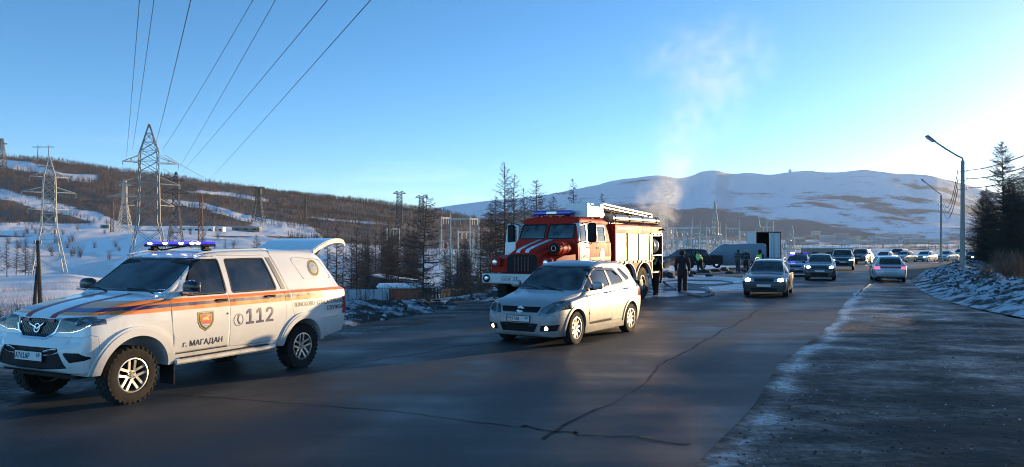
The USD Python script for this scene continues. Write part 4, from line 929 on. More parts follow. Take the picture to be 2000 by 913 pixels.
    # body with shutters
    x0, x1 = -4.42, -8.75
    box_ = man(rbox(((x0 + x1) / 2, 0, 1.83), (x0 - x1, 2.46, 1.82), .04))
    arch = MAN()
    for x in (-5.45, -6.9):
        arch = arch + ext(Point(x, .62).buffer(.74, quad_segs=16), 'y', -2, 2)
    comp = ext(rnd([(-7.66, .98), (-7.66, 2.36), (-8.66, 2.36), (-8.66, .98)], .02), 'y', .25, 2)
    win = ext(sbox(-7.52, 1.44, -4.52, 2.42), 'y', 1.15, 2) + ext(sbox(-7.52, 1.44, -4.52, 2.42), 'y', -2, -1.15)
    part(T, 'body_box', box_ - arch - comp - win, RED, 30)
    for k in range(3):
        a = -4.53 - k * 1.0
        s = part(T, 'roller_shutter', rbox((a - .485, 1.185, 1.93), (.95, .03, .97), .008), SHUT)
        part(T, 'shutter_post', rbox((a - .985, 1.21, 1.93), (.05, .05, .98), .008), ALU)
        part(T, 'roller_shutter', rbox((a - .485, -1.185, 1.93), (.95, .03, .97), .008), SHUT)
    part(T, 'lower_rail', rbox((-6.03, 1.25, 1.40), (3.1, .035, .075), .008), TWHITE)
    for k in range(8):
        part(T, 'lashing_eye', moved(lathe([(0, .03), (.03, .025), (.035, 0)], 10), (-4.75 - .38 * k, 1.262, 1.40)), BLACK)
    part(T, 'rear_top_strip', rbox((-8.15, 1.25, 2.42), (1.1, .03, .10), .008), TWHITE)
    for k in range(3):
        part(T, 'lashing_eye', moved(lathe([(0, .03), (.03, .025), (.035, 0)], 10), (-7.8 - .35 * k, 1.26, 2.42)), BLACK)
    part(T, 'body_lettering', ext(fit_text('АЦ-6,0-70', -6.45, -7.45, 2.53, .12, True), 'y', 1.225, 1.236), PLATE, False)
    part(T, 'body_lettering', ext(fit_text('ПОЖАРНАЯ ОХРАНА', -4.62, -6.2, 2.54, .09, True), 'y', 1.225, 1.236), GOLD, False)
    for x in (-5.45, -6.9):
        ring = Point(x, .62).buffer(.775, quad_segs=16).difference(Point(x, .62).buffer(.735, quad_segs=16)).intersection(sbox(-9, .75, 0, 2))
        for l, h in ((1.15, 1.27), (-1.27, -1.15)):
            part(T, 'arch_trim', ext(ring, 'y', l, h), TWHITE, 40)
    # pump bay: dark lining, hose reel, shelves, valves, white frame
    part(T, 'pump_bay', cat([rbox((-8.16, .30, 1.67), (1.0, .06, 1.38), .01), rbox((-8.16, .75, 1.0), (1.0, .9, .04), .01), rbox((-7.672, .74, 1.67), (.02, .94, 1.36), .004), rbox((-8.648, .74, 1.67), (.02, .94, 1.36), .004), rbox((-8.16, .74, 2.35), (.98, .94, .02), .004)]), BLACK)
    for p, q in (((-7.63, .96), (-7.63, 2.38)), ((-8.69, .96), (-8.69, 2.38))):
        part(T, 'bay_frame', rod((p[0], 1.245, p[1]), (q[0], 1.245, q[1]), .018, n=6), ALU)
    for z in (.97, 1.62):
        part(T, 'bay_shelf', rbox((-8.16, .95, z), (1.02, .62, .03), .008), ALU)
    rl = part(T, 'hose_reel', moved(lathe([(.1, -.2), (.31, -.2), (.31, -.17), (.24, -.16), (.24, .16), (.31, .17), (.31, .2), (.1, .2), (.1, -.2)], 28, 'x'), (-8.05, .98, 1.98)), ALU)
    part(rl, 'wound_hose', cat([moved(trimesh.creation.torus(.265, .03, 28, 8), (-8.05 + x, .98, 1.98), ry=90) for x in np.linspace(-.13, .13, 6)]), HOSEC, True)
    for x, z in ((-7.9, 1.35), (-8.3, 1.3), (-8.1, 1.5), (-8.45, 1.45)):
        part(T, 'valve', cat([moved(lathe([(0, .06), (.06, .05), (.07, 0), (.05, -.1), (0, -.12)], 14, 'y'), (x, 1.08, z)), rod((x, 1.1, z), (x - .1, 1.16, z + .1), .014)]), STEEL)
    part(T, 'suction_hose', tube(curve([(-8.5, 1.1, 1.5), (-8.55, 1.25, 1.2), (-8.5, 1.3, .9), (-8.3, 1.32, .55)], 14), .05), BLACK, True)
    part(T, 'rear_lamp', rbox((-8.72, 1.27, 2.62), (.12, .16, .07), .02), BLACK)
    # roof gear: hose tube, ladder, rail, boxes
    tb = part(T, 'suction_tube', moved(lathe([(0, .0), (.155, .0), (.165, -.03), (.15, -.05), (.15, -4.2), (.165, -4.22), (.155, -4.28), (0, -4.28)], 24, 'x'), (-4.35, 1.03, 2.93)), pbr('dark_tube_metal', (.30, .28, .25), .3, metal=.9), 30)
    for x in (-4.6, -5.8, -7.0, -8.3):
        part(tb, 'tube_strap', moved(trimesh.creation.torus(.158, .012, 20, 6), (x, 1.03, 2.93), ry=90), BLACK)
    ld = []
    za, zb = 3.30, 3.10
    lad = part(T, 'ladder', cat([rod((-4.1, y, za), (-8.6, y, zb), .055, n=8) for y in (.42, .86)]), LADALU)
    for k in range(15):
        t = (k + .5) / 15
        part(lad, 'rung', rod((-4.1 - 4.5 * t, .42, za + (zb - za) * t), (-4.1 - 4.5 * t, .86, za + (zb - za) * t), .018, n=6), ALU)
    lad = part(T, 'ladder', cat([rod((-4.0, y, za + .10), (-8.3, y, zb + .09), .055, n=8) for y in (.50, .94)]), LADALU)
    for k in range(14):
        t = (k + .5) / 14
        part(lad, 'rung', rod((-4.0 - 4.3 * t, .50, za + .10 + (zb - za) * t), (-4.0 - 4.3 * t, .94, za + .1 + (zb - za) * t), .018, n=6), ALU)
    part(T, 'ladder_rack', cat([rod((x, y, 2.74), (x, y, 3.2), .02) for x in (-4.6, -6.4, -8.2) for y in (.35, .98)] + [rod((x, .3, 3.12), (x, 1.0, 3.12), .02) for x in (-4.6, -6.4, -8.2)]), BLACK)
    part(T, 'roof_rail', cat([tube([(-4.5, sg * 1.15, 2.74), (-4.5, sg * 1.15, 2.86), (-8.65, sg * 1.15, 2.86), (-8.65, sg * 1.15, 2.74)], .016) for sg in (1, -1)]), STEEL, True)
    part(T, 'roof_locker', rbox((-5.4, -.55, 2.92), (1.6, .8, .36), .03), DKRED)
    part(T, 'roof_locker', rbox((-7.4, -.55, 2.90), (1.5, .8, .32), .03), STEEL)
    part(T, 'hose_basket', cat([rbox((-4.35, .2, 2.98), (.5, 1.2, .4), .08)]), DKRED)
    add_wheels(T, [(x, y) for x in (-1.35, -5.45, -6.9) for y in (1.0, -1.0)], .60, .38, .27, 'seven', 26, alloy=STEEL, n=36)
    return T
SKYPALE = pbr('pale_blue_film', (.35, .45, .58), .4)
fire_engine()

# ---------------------------------------------------------------- people
SKIN = pbr('skin', (0.45, 0.27, 0.20), .5)
CLOTH = {k: pbr(k + '_cloth', c, .9, bump=.3, bscale=120) for k, c in (('dark_navy', (.012, .014, .022)), ('black', (.010, .010, .011)), ('grey_turnout', (.05, .055, .06)), ('dark_blue', (.015, .02, .04)))}
HIVIS = pbr('hi_vis_yellow', (.42, .75, .10), .6)
HIVIS_DIM = pbr('worn_hi_vis', (.10, .16, .03), .7)
REFL_DIM = pbr('worn_reflective_tape', (.16, .17, .16), .6)
REFL = pbr('reflective_tape', (.7, .72, .68), .35, metal=.4)
HELMET = pbr('white_helmet', (.72, .73, .74), .25, coat=.6)
def chain(pts, rad):
    m = MAN()
    for i in range(len(pts) - 1):
        a, b = (trimesh.creation.icosphere(1, r).apply_translation(p) for p, r in ((pts[i], rad[i]), (pts[i + 1], rad[i + 1])))
        m = m + man(trimesh.convex.convex_hull(np.vstack([a.vertices, b.vertices])))
    return m
def smoothed(m, edge=.03, it=8):
    t = tri(m.refine_to_length(edge))
    t = trimesh.Trimesh(t.vertices, t.faces, process=True)
    trimesh.smoothing.filter_taubin(t, .5, -.52, it)
    return t
def person(label, loc, face, top='dark_navy', trouser='black', pose='stand', head='cap', vest=None, h=1.78, group=None):
    """A standing or leaning figure at loc, facing the given bearing (degrees); front is +x."""
    T = thing('person', label, 'person', loc, face, group)
    s = h / 1.78
    lean = {'stand': 0, 'walk': 4, 'bend': 38, 'work': 16}[pose]
    L = math.radians(lean)
    hip = np.array([0, 0, .93])
    def up(dx, dy, dz):                                  # a point of the upper body, leaning about the hips
        return hip + np.array([dx * math.cos(L) + dz * math.sin(L), dy, -dx * math.sin(L) + dz * math.cos(L)])
    st = {'stand': (.02, -.02), 'walk': (.24, -.20), 'bend': (.10, -.16), 'work': (.16, -.14)}[pose]
    feet, knees = [], []
    for sg, sx in zip((1, -1), st):
        feet.append(np.array([sx, sg * .11, .08])); knees.append(np.array([sx * .5 + .05, sg * .105, .49]))
    sh = [up(0, sg * .205, .50) for sg in (1, -1)]
    arm = {'stand': ((-.02, .26, .24), (.05, .25, .0)), 'walk': ((-.06, .27, .24), (.06, .26, .0)), 'bend': ((.16, .26, .26), (.36, .18, .10)), 'work': ((.10, .28, .24), (.34, .14, .22))}[pose]
    el = [up(arm[0][0], sg * arm[0][1], arm[0][2]) for sg in (1, -1)]
    wr = [up(arm[1][0], sg * arm[1][1], arm[1][2]) for sg in (1, -1)]
    if pose == 'walk':
        wr[1] = up(-.04, -.27, -.01)
    hd = up(.03, 0, .735)
    body = chain([up(0, 0, .02), up(0, 0, .45), up(.01, 0, .56), up(.02, 0, .66)], [.13, .13, .07, .055])
    sk = [hd + np.array([0, 0, 0]), hd + np.array([.02, 0, -.05])]
    hm = chain(sk, [.098, .082]) + chain([hd + np.array([.095, 0, -.012]), hd + np.array([.112, 0, -.03])], [.012, .016])
    for sg in (1, -1):
        hm = hm + chain([hd + np.array([-.01, sg * .092, -.015]), hd + np.array([-.012, sg * .098, -.035])], [.018, .014])
        i = 0 if sg > 0 else 1
        body = body + chain([sh[i], el[i], wr[i]], [.055, .042, .032])
        w, d = wr[i], (wr[i] - el[i]) / np.linalg.norm(wr[i] - el[i])
        pl = w + d * .07
        u = np.cross(d, [1, 0, 0]); u /= np.linalg.norm(u); v = np.cross(d, u)
        body = body + chain([w, pl], [.03, .036])
        for k, ln in enumerate((.07, .08, .075, .06)):
            o = pl + v * (k - 1.5) * .02
            body = body + chain([o, o + d * ln * .5, o + d * ln * .85 + u * sg * .015], [.0105, .0095, .008])
        body = body + chain([w + d * .02 + v * .02, w + d * .06 + v * .055, w + d * .10 + v * .06], [.012, .011, .009])
        body = body + chain([up(0, sg * .1, 0), knees[i], feet[i]], [.095, .065, .045])
    b = part(T, 'body', smoothed(body + hm, .025, 6), SKIN, True)
    for sg in (1, -1):
        part(b, 'eye', trimesh.creation.icosphere(1, .011).apply_translation(hd + np.array([.086, sg * .034, .012])), INK, True)
    part(b, 'mouth', rbox(hd + np.array([.092, 0, -.062]), (.012, .045, .009), .003), pbr('lips', (.3, .1, .09), .5))
    # clothing over the body
    jk = chain([up(0, 0, -.10), up(0, 0, .20), up(0, 0, .46)], [.175, .165, .15])
    jk = jk + chain([up(0, .10, .45), up(0, -.10, .45)], [.135, .135]) + chain([up(0, .08, -.12), up(0, -.08, -.12)], [.15, .15]) + chain([up(.0, 0, .52), up(.01, 0, .60)], [.10, .085])
    for i in (0, 1):
        jk = jk + chain([sh[i], el[i], wr[i] * .9 + el[i] * .1], [.085, .072, .058])
    part(T, 'jacket', smoothed(jk, .035, 6), CLOTH[top], True)
    tr = MAN()
    for i, sg in ((0, 1), (1, -1)):
        tr = tr + chain([up(0, sg * .085, .02), knees[i], feet[i] + np.array([-.01, 0, .02])], [.13, .10, .085])
        part(T, 'boot', smoothed(chain([feet[i] + np.array([-.03, 0, 0]), feet[i] + np.array([.08, 0, -.025]), feet[i] + np.array([.15, 0, -.04])], [.075, .05, .04]) ^ MAN.cube((4, 4, 4)).translate((-2, -2, .004)), .03, 2), CLOTH['black'], True)
    part(T, 'trousers', smoothed(tr, .035, 5), CLOTH[trouser], True)
    if head == 'helmet':
        hl = trimesh.creation.icosphere(3, .135); hl.vertices *= [1.12, 1, .95]
        k = man(hl) ^ MAN.cube((1, 1, 1)).translate((-.5, -.5, -.03))
        part(T, 'helmet', moved(k + man(lathe([(.12, -.03), (.175, -.04), (.17, -.02), (.12, -.0)], 20, 'z')), hd + np.array([-.005, 0, .03])), HELMET, 45)
    else:
        k = trimesh.creation.icosphere(3, .118); k.vertices *= [1.08, 1, 1]
        kk = man(k) - MAN.cube((1, 1, 1)).translate((.045, -.5, -.98))
        part(T, 'hood' if head == 'hood' else 'knit_cap', moved(kk, hd + np.array([-.012, 0, .02 if head == 'cap' else -.0])), CLOTH['black'], 45)
    if vest:
        v = chain([up(0, .09, .05), up(0, .10, .45)], [.158, .142]) + chain([up(0, -.09, .05), up(0, -.10, .45)], [.158, .142])
        v = trimesh.convex.convex_hull(tri(v).vertices)
        v.vertices = (v.vertices - v.centroid) * [1.05, 1.03, 1.0] + v.centroid
        if vest == 'full':
            part(T, 'hi_vis_vest', smoothed(man(v), .04, 3), HIVIS, True)
        for z in ((.12, .30) if vest == 'full' else (.06, .34)):
            c = up(0, 0, z)
            ring = lathe([(.178, -.022), (.186, 0), (.178, .022)], 26, 'z'); ring.vertices *= [1.0, 1.50 if vest == 'full' else 1.38, 1]
            ring = moved(ring, (0, 0, 0), ry=lean); ring.apply_translation(c)
            part(T, 'reflective_band', ring, REFL if vest == 'full' else REFL_DIM, True)
        if vest == 'tape':
            for sg in (1, -1):
                part(T, 'reflective_band', tube(curve([up(.165, sg * .13, .0), up(.155, sg * .13, .40), up(.0, sg * .15, .60), up(-.155, sg * .13, .40), up(-.165, sg * .13, .0)], 18), .009), HIVIS_DIM, True)
    return T
B = lambda deg: 90 - deg                                 # bearing -> rotation of +x
g = gnd(1333, 573)
person('person in a dark padded jacket walking away past the fire hoses', (g[0], g[1], .005), B(12), 'dark_navy', 'black', 'walk', 'cap', None, 1.86)
person('person behind the open pump bay of the fire engine, legs showing below it', (5.78, 29.98, .01), B(-140), 'dark_navy', 'black', 'work', 'cap')
g = at(1367, 470, 60)
person('person in a green hi-vis vest bending beside the burnt dark minivan', (g[0], g[1], .02), B(-30), 'black', 'black', 'bend', 'hood', 'full')
g = at(1441, 470, 58)
person('person in grey turnout clothes, left of the two by the grey van body', (g[0], g[1], .02), B(30), 'grey_turnout', 'grey_turnout', 'work', 'hood', 'tape', 1.8)
g = at(1457, 470, 57)
person('person in a white helmet and dark turnout clothes by the grey van body', (g[0], g[1], .02), B(10), 'dark_blue', 'black', 'stand', 'helmet', 'tape', 1.86)
g = at(1484, 470, 46)
person('person in black hood and bright green hi-vis vest behind the dark station wagon', (g[0], g[1], .02), B(60), 'black', 'black', 'stand', 'hood', 'full', 1.86)

def driver(x, y, rz):
    T = thing('person', 'driver in dark clothes seen dimly through the windscreen of the silver hatchback', 'person', (x, y, 0), rz)
    b = np.array([-.12, .36, .62])
    q = lambda dx, dy, dz: b + [dx, dy, dz]
    body = chain([q(0, 0, .05), q(-.05, 0, .35), q(-.04, 0, .50)], [.14, .15, .06])
    hd = q(.0, 0, .66)
    sk = chain([hd, hd + [.02, 0, -.05]], [.098, .08]) + chain([hd + [.095, 0, -.012], hd + [.11, 0, -.03]], [.012, .016])
    ar = MAN()
    for sg in (1, -1):
        sk = sk + chain([hd + [-.01, sg * .09, -.01], hd + [-.01, sg * .098, -.03]], [.018, .014])
        el, wr = q(.18, sg * .26, .18), q(.40, sg * .16, .32)
        ar = ar + chain([q(-.05, sg * .2, .42), el, wr], [.075, .06, .045])
        body = body + chain([el, wr, q(.46, sg * .15, .34)], [.05, .036, .036])
        for k in range(4):
            body = body + chain([q(.46, sg * (.165 - k * .02), .345), q(.50, sg * (.165 - k * .02), .36), q(.515, sg * (.165 - k * .02), .33)], [.0105, .0095, .008])
        body = body + chain([q(.45, sg * .13, .35), q(.475, sg * .115, .375)], [.012, .009])
        body = body + chain([q(.05, sg * .09, .02), q(.45, sg * .12, .08)], [.09, .07])
    B_ = part(T, 'body', smoothed(body + sk, .025, 5), SKIN, True)
    for sg in (1, -1):
        part(B_, 'eye', trimesh.creation.icosphere(1, .011).apply_translation(hd + [.086, sg * .034, .012]), INK, True)
    part(T, 'jacket', smoothed(chain([q(0, 0, .02), q(-.05, 0, .40)], [.17, .17]) + ar, .035, 5), CLOTH['grey_turnout'], True)
    k = trimesh.creation.icosphere(3, .112)
    part(T, 'hair', moved(man(k) - MAN.cube((1, 1, 1)).translate((.035, -.5, -.97)), hd + [-.012, 0, .01]), CLOTH['black'], 45)
driver(*DRIVER[0])

# ---------------------------------------------------------------- the land: ground, hillside, mountain (one polar height field in three pieces)
# rows: photograph column (as a bearing) -> heights at forward distances
_D = np.array([0, 8, 14, 22, 30, 40, 60, 80, 110, 140, 165, 195, 230, 300, 400, 500, 700, 1000, 1400, 1700, 2300.])
def _row(*z):
    return np.array(z, float)
_LAND = {
    -3400: _row(0, 0, 0, -.6, -1, -1.5, -2, -2.5, -3, -3, -3, -3, -2, 0, 6, 12, 20, 40, 60, 70, 60),
    -1200: _row(0, 0, -.4, -1.2, -1.6, -2, -2.6, -3, -3.5, -4, -4, -4, -2, 2, 12, 22, 50, 110, 180, 220, 190),
    -300: _row(0, -.05, -.5, -1.2, -1.6, -2.1, -2.9, -3.3, -3.8, -4, -3.6, -5, -2.5, 3, 13, 21, 50, 110, 185, 225, 190),
    0: _row(0, -.05, -.55, -1.2, -1.7, -2.2, -3, -3.4, -4.1, -4.4, -3.6, -5.4, -3, 2.0, 11.5, 18, 46, 100, 172, 190, 150),
    130: _row(0, 0, -.5, -1.2, -1.7, -2.2, -3, -3.4, -3.9, -3.9, -4.0, -5.4, -3.6, .8, 10.5, 16, 42, 92, 160, 176, 140),
    220: _row(0, 0, -.3, -1.1, -1.7, -2.2, -3, -3.6, -4.4, -5, -5.2, -5.2, -3.2, 1.2, 10, 15, 38, 86, 148, 160, 130),
    300: _row(0, 0, 0, -.9, -1.6, -2.2, -3, -3.6, -4.2, -4.4, -4.2, -3.5, -1.6, 2.2, 10, 14, 33, 76, 138, 146, 120),
    540: _row(0, 0, 0, -.5, -1.3, -2.0, -2.9, -3.4, -3.8, -3.9, -3.8, -3.2, -2, 1, 6, 9, 24, 56, 106, 124, 100),
    700: _row(0, 0, 0, 0, -1.0, -1.8, -2.8, -3.2, -3.5, -3.5, -3.3, -2.8, -2, 0, 3, 5, 16, 42, 84, 108, 90),
    850: _row(0, 0, 0, 0, -.7, -1.5, -2.4, -2.8, -3, -3, -2.8, -2.5, -2, -.5, 1, 2.5, 10, 28, 60, 86, 70),
    1000: _row(0, 0, 0, 0, -.15, -.9, -1.9, -2.2, -2.5, -2.5, -2.4, -2.2, -2, -1, 0, 1, 5, 14, 34, 46, 40),
    1150: _row(0, 0, 0, 0, 0, -.3, -1.0, -1.6, -2, -2.1, -2.1, -2, -1.8, -1, -.5, 0, 2, 6, 14, 18, 16),
    1350: _row(0, 0, 0, 0, 0, 0, 0, -.4, -.9, -1.2, -1.3, -1.4, -1.4, -1, -.6, 0, 1, 3, 6, 8, 8),
    1550: _row(0, 0, 0, 0, 0, 0, 0, 0, -.3, -.7, -1, -1.2, -1.2, -1, -.6, 0, 1, 3, 5, 6, 8),
    1800: _row(0, 0, 0, 0, .1, .15, .1, 0, 0, 0, 0, 0, 0, 0, 0, .6, 2, 4, 6, 8, 10),
    2000: _row(0, 0, 0, .2, .5, .6, .5, .5, .4, .4, .4, .4, .4, .5, .6, 1, 2, 4, 6, 8, 10),
    2300: _row(0, 0, 0, .5, 1.0, 1.2, 1.0, .8, .6, .5, .5, .5, .5, .6, .8, 1, 2, 4, 6, 8, 10),
    3200: _row(0, 0, 0, .6, 1.2, 1.6, 1.4, 1.2, 1, 1, 1, 1, 1, 1, 1, 1, 2, 3, 4, 6, 8),
    6000: _row(0, 0, 0, .5, 1.0, 1.2, 1.2, 1, 1, 1, 1, 1, 1, 1, 1, 1, 1, 2, 2, 3, 4)}
_cols = np.array(sorted(_LAND), float)
_bear = np.degrees(np.arctan((_cols - 1000) / FPX))
_land_b = PchipInterpolator(_bear, np.array([_LAND[int(c)] for c in _cols]), axis=0)
_SKY = np.array([(-3000, 470), (0, 468), (600, 440), (700, 424), (800, 410), (850, 405), (880, 400), (915, 395), (950, 391), (1000, 386), (1060, 380), (1100, 374), (1150, 362), (1200, 352), (1250, 348), (1290, 343), (1320, 345), (1345, 339), (1370, 333), (1392, 330), (1420, 336), (1450, 339), (1500, 338),
    (1540, 335), (1600, 336), (1640, 334), (1700, 332), (1760, 335), (1800, 338), (1850, 346), (1890, 358), (1950, 374), (2050, 392), (2300, 425), (2700, 455), (3300, 470), (6000, 474)], float)
_skyline = PchipInterpolator(np.degrees(np.arctan((_SKY[:, 0] - 1000) / FPX)), _SKY[:, 1])
def land(x, y):
    """Height of the land at ground points, before the roadside heaps."""
    x, y = np.broadcast_arrays(np.asarray(x, float), np.asarray(y, float))
    b = np.degrees(np.arctan2(x, y))
    bc = np.clip(b, _bear[0] + .01, _bear[-1] - .01)
    r = np.hypot(x, y)
    d = r * np.cos(np.radians(np.clip(b, -66, 66)))
    T = _land_b(bc)
    k = np.clip(np.searchsorted(_D, d) - 1, 0, len(_D) - 2)
    t = np.clip((d - _D[k]) / (_D[k + 1] - _D[k]), 0, 1)
    t = t * t * (3 - 2 * t) * .35 + t * .65
    tk = lambda q: np.take_along_axis(T, q[..., None], -1)[..., 0]
    z = tk(k) * (1 - t) + tk(k + 1) * t
    back = np.clip((np.abs(b) - 75) / 25, 0, 1)
    z = z * (1 - back)
    p = np.stack([x, y, 0 * x], -1)
    rough = np.clip((d - 14) / 60, 0, 1) * np.clip(np.abs(off_road(x, y)) / 6 - .6, 0, 1)
    z = z + rough * ((meshkit.fbm(p / 28 + 7, 4, 3) - .5) * (1.6 + np.clip(d / 500, 0, 3) * 3.0)) + np.clip(rough, 0, 1) * (meshkit.fbm(p / 5 + 3, 3, 9) - .5) * .22
    # mountain beyond the valley
    top = EYE + (HORIZON - _skyline(np.clip(b, -63, 73))) / FPX * 6000
    top = top + (meshkit.fbm(np.stack([b / 2.2, 0 * b, 0 * b], -1), 4, 55) - .5) * 38 * np.clip((b + 3) / 6, 0, 1)
    m = np.clip((d - 2600) / 3400, 0, 1)
    bump_ = meshkit.fbm(np.stack([x / 900, y / 900, 0 * x], -1), 5, 21) - .5
    rise = (.30 * m + .70 * m ** 2.1) + bump_ * .46 * m * (1 - m) * 2.2
    z = np.where(d > 2300, 8 + np.clip((2600 - d) / 300, 0, 1) * (z - 8), z)
    z = np.where(d > 2600, np.maximum(8 + (top - 8) * np.where(d > 6000, 1 - (d - 6000) / 9000, rise), -20), z)
    return z

# the road: a strip between two edge lines; the lay-by on its right
R_EDGE = np.array([(-6.5, -12), (-2.2, -2.0), (0.2, 3.3), (1.61, 6.54), (2.75, 8.68), (4.42, 12.32), (6.69, 16.28), (10.2, 23.2), (14.9, 32.4), (22.6, 45.8), (30.5, 58.5), (43, 77), (60, 98), (85, 121), (120, 142), (170, 158), (240, 170)])
_LBR = np.array([(10, -12), (13, -4), (15, 3), (15.5, 9), (15, 14), (14.8, 20), (15.9, 25), (17.3, 29), (20.8, 36.5), (25.5, 46)], float)
L_EDGE = np.array([(-17.5, -12), (-12.3, -2.0), (-8.8, 3.3), (-6.6, 7.0), (-5.2, 11.3), (-3.36, 15.8), (-2.0, 19.0), (-.2, 23.4), (3.6, 31.5), (8.0, 40.5), (15.5, 54.5), (23, 67), (34.5, 84), (51, 105), (77, 130), (112, 152), (166, 169), (238, 182)])
def _dens(P, n=400):
    return curve(P, n)
_Rc, _Lc = _dens(R_EDGE), _dens(L_EDGE)
_road_poly = Polygon(np.vstack([_Rc, _Lc[::-1]]))
_mid = (_Rc + _Lc) / 2
from scipy.spatial import cKDTree
_mt = cKDTree(_mid)
def off_road(x, y):
    """Distance from the road's middle line, right positive."""
    sh = np.shape(x)
    P = np.stack([np.ravel(x), np.ravel(y)], 1)
    d, i = _mt.query(P)
    i = np.clip(i, 1, len(_mid) - 2)
    t = _mid[i + 1] - _mid[i - 1]
    q = P - _mid[i]
    return (np.sign(t[:, 1] * q[:, 0] - t[:, 0] * q[:, 1]) * d).reshape(sh)
SNOW_C = (0.86, 0.83, 0.82)
def snow_mat(name, soil, amount_attr=None, thr=0.5, soft=0.1, nscale=0.25, soil2=None, rough=0.75, bscale=3.0, bump=0.35, snow=SNOW_C, base=0.0):
    """Snow broken by soil: world noise (plus the mesh's primvar "bare") decides which shows."""
    N = {'g': ('geometry', {}), 'n': ('noise_texture', {'scale': nscale, 'detail': 9, 'roughness': 0.65}), 'n2': ('noise_texture', {'scale': nscale * 11, 'detail': 6, 'roughness': 0.7}),
         'ad': ('math', {'math_type': 'multiply_add', 'value2': 0.35}), 'sc': ('math', {'math_type': 'multiply_add', 'value2': 1.0, 'value3': base}), 'st': ('map_range', {'range_type': 'smoothstep', 'from_min': thr + .175 - soft, 'from_max': thr + .175 + soft, 'clamp': True}),
         'so': ('mix_color', {'a': tuple(soil), 'b': tuple(soil2 or np.array(soil) * 1.7)}), 'sn': ('mix_color', {'a': tuple(np.array(snow) * .9), 'b': tuple(snow)}), 'mx': ('mix_color', {}),
         'bn': ('noise_texture', {'scale': bscale, 'detail': 8, 'roughness': 0.6}), 'b': ('bump', {'strength': bump, 'distance': 0.15}), 'p': ('principled_bsdf', {'roughness': rough, 'specular_ior_level': 0.25})}
    L = [('g.position', 'n.vector'), ('g.position', 'n2.vector'), ('g.position', 'bn.vector'), ('n2.fac', 'ad.value1'), ('n.fac', 'ad.value3')]
    src = 'ad.value'
    if amount_attr:
        N['at'] = ('attribute', {'attribute': amount_attr})
        L += [('at.fac', 'sc.value1'), ('ad.value', 'sc.value3')]
        src = 'sc.value'
    L += [(src, 'st.value'), ('st.result', 'mx.fac'), ('n2.fac', 'so.fac'), ('n2.fac', 'sn.fac'), ('sn.result', 'mx.a'), ('so.result', 'mx.b'), ('mx.result', 'p.base_color'), ('bn.fac', 'b.height'), ('b.normal', 'p.normal')]
    return mk(name, N, L, 'p.BSDF')
def attr(path, name, vals):
    UsdGeom.PrimvarsAPI(stage.GetPrimAtPath(path)).CreatePrimvar(name, Sdf.ValueTypeNames.FloatArray, 'vertex').Set(Vt.FloatArray.FromNumpy(np.asarray(vals, np.float32)))

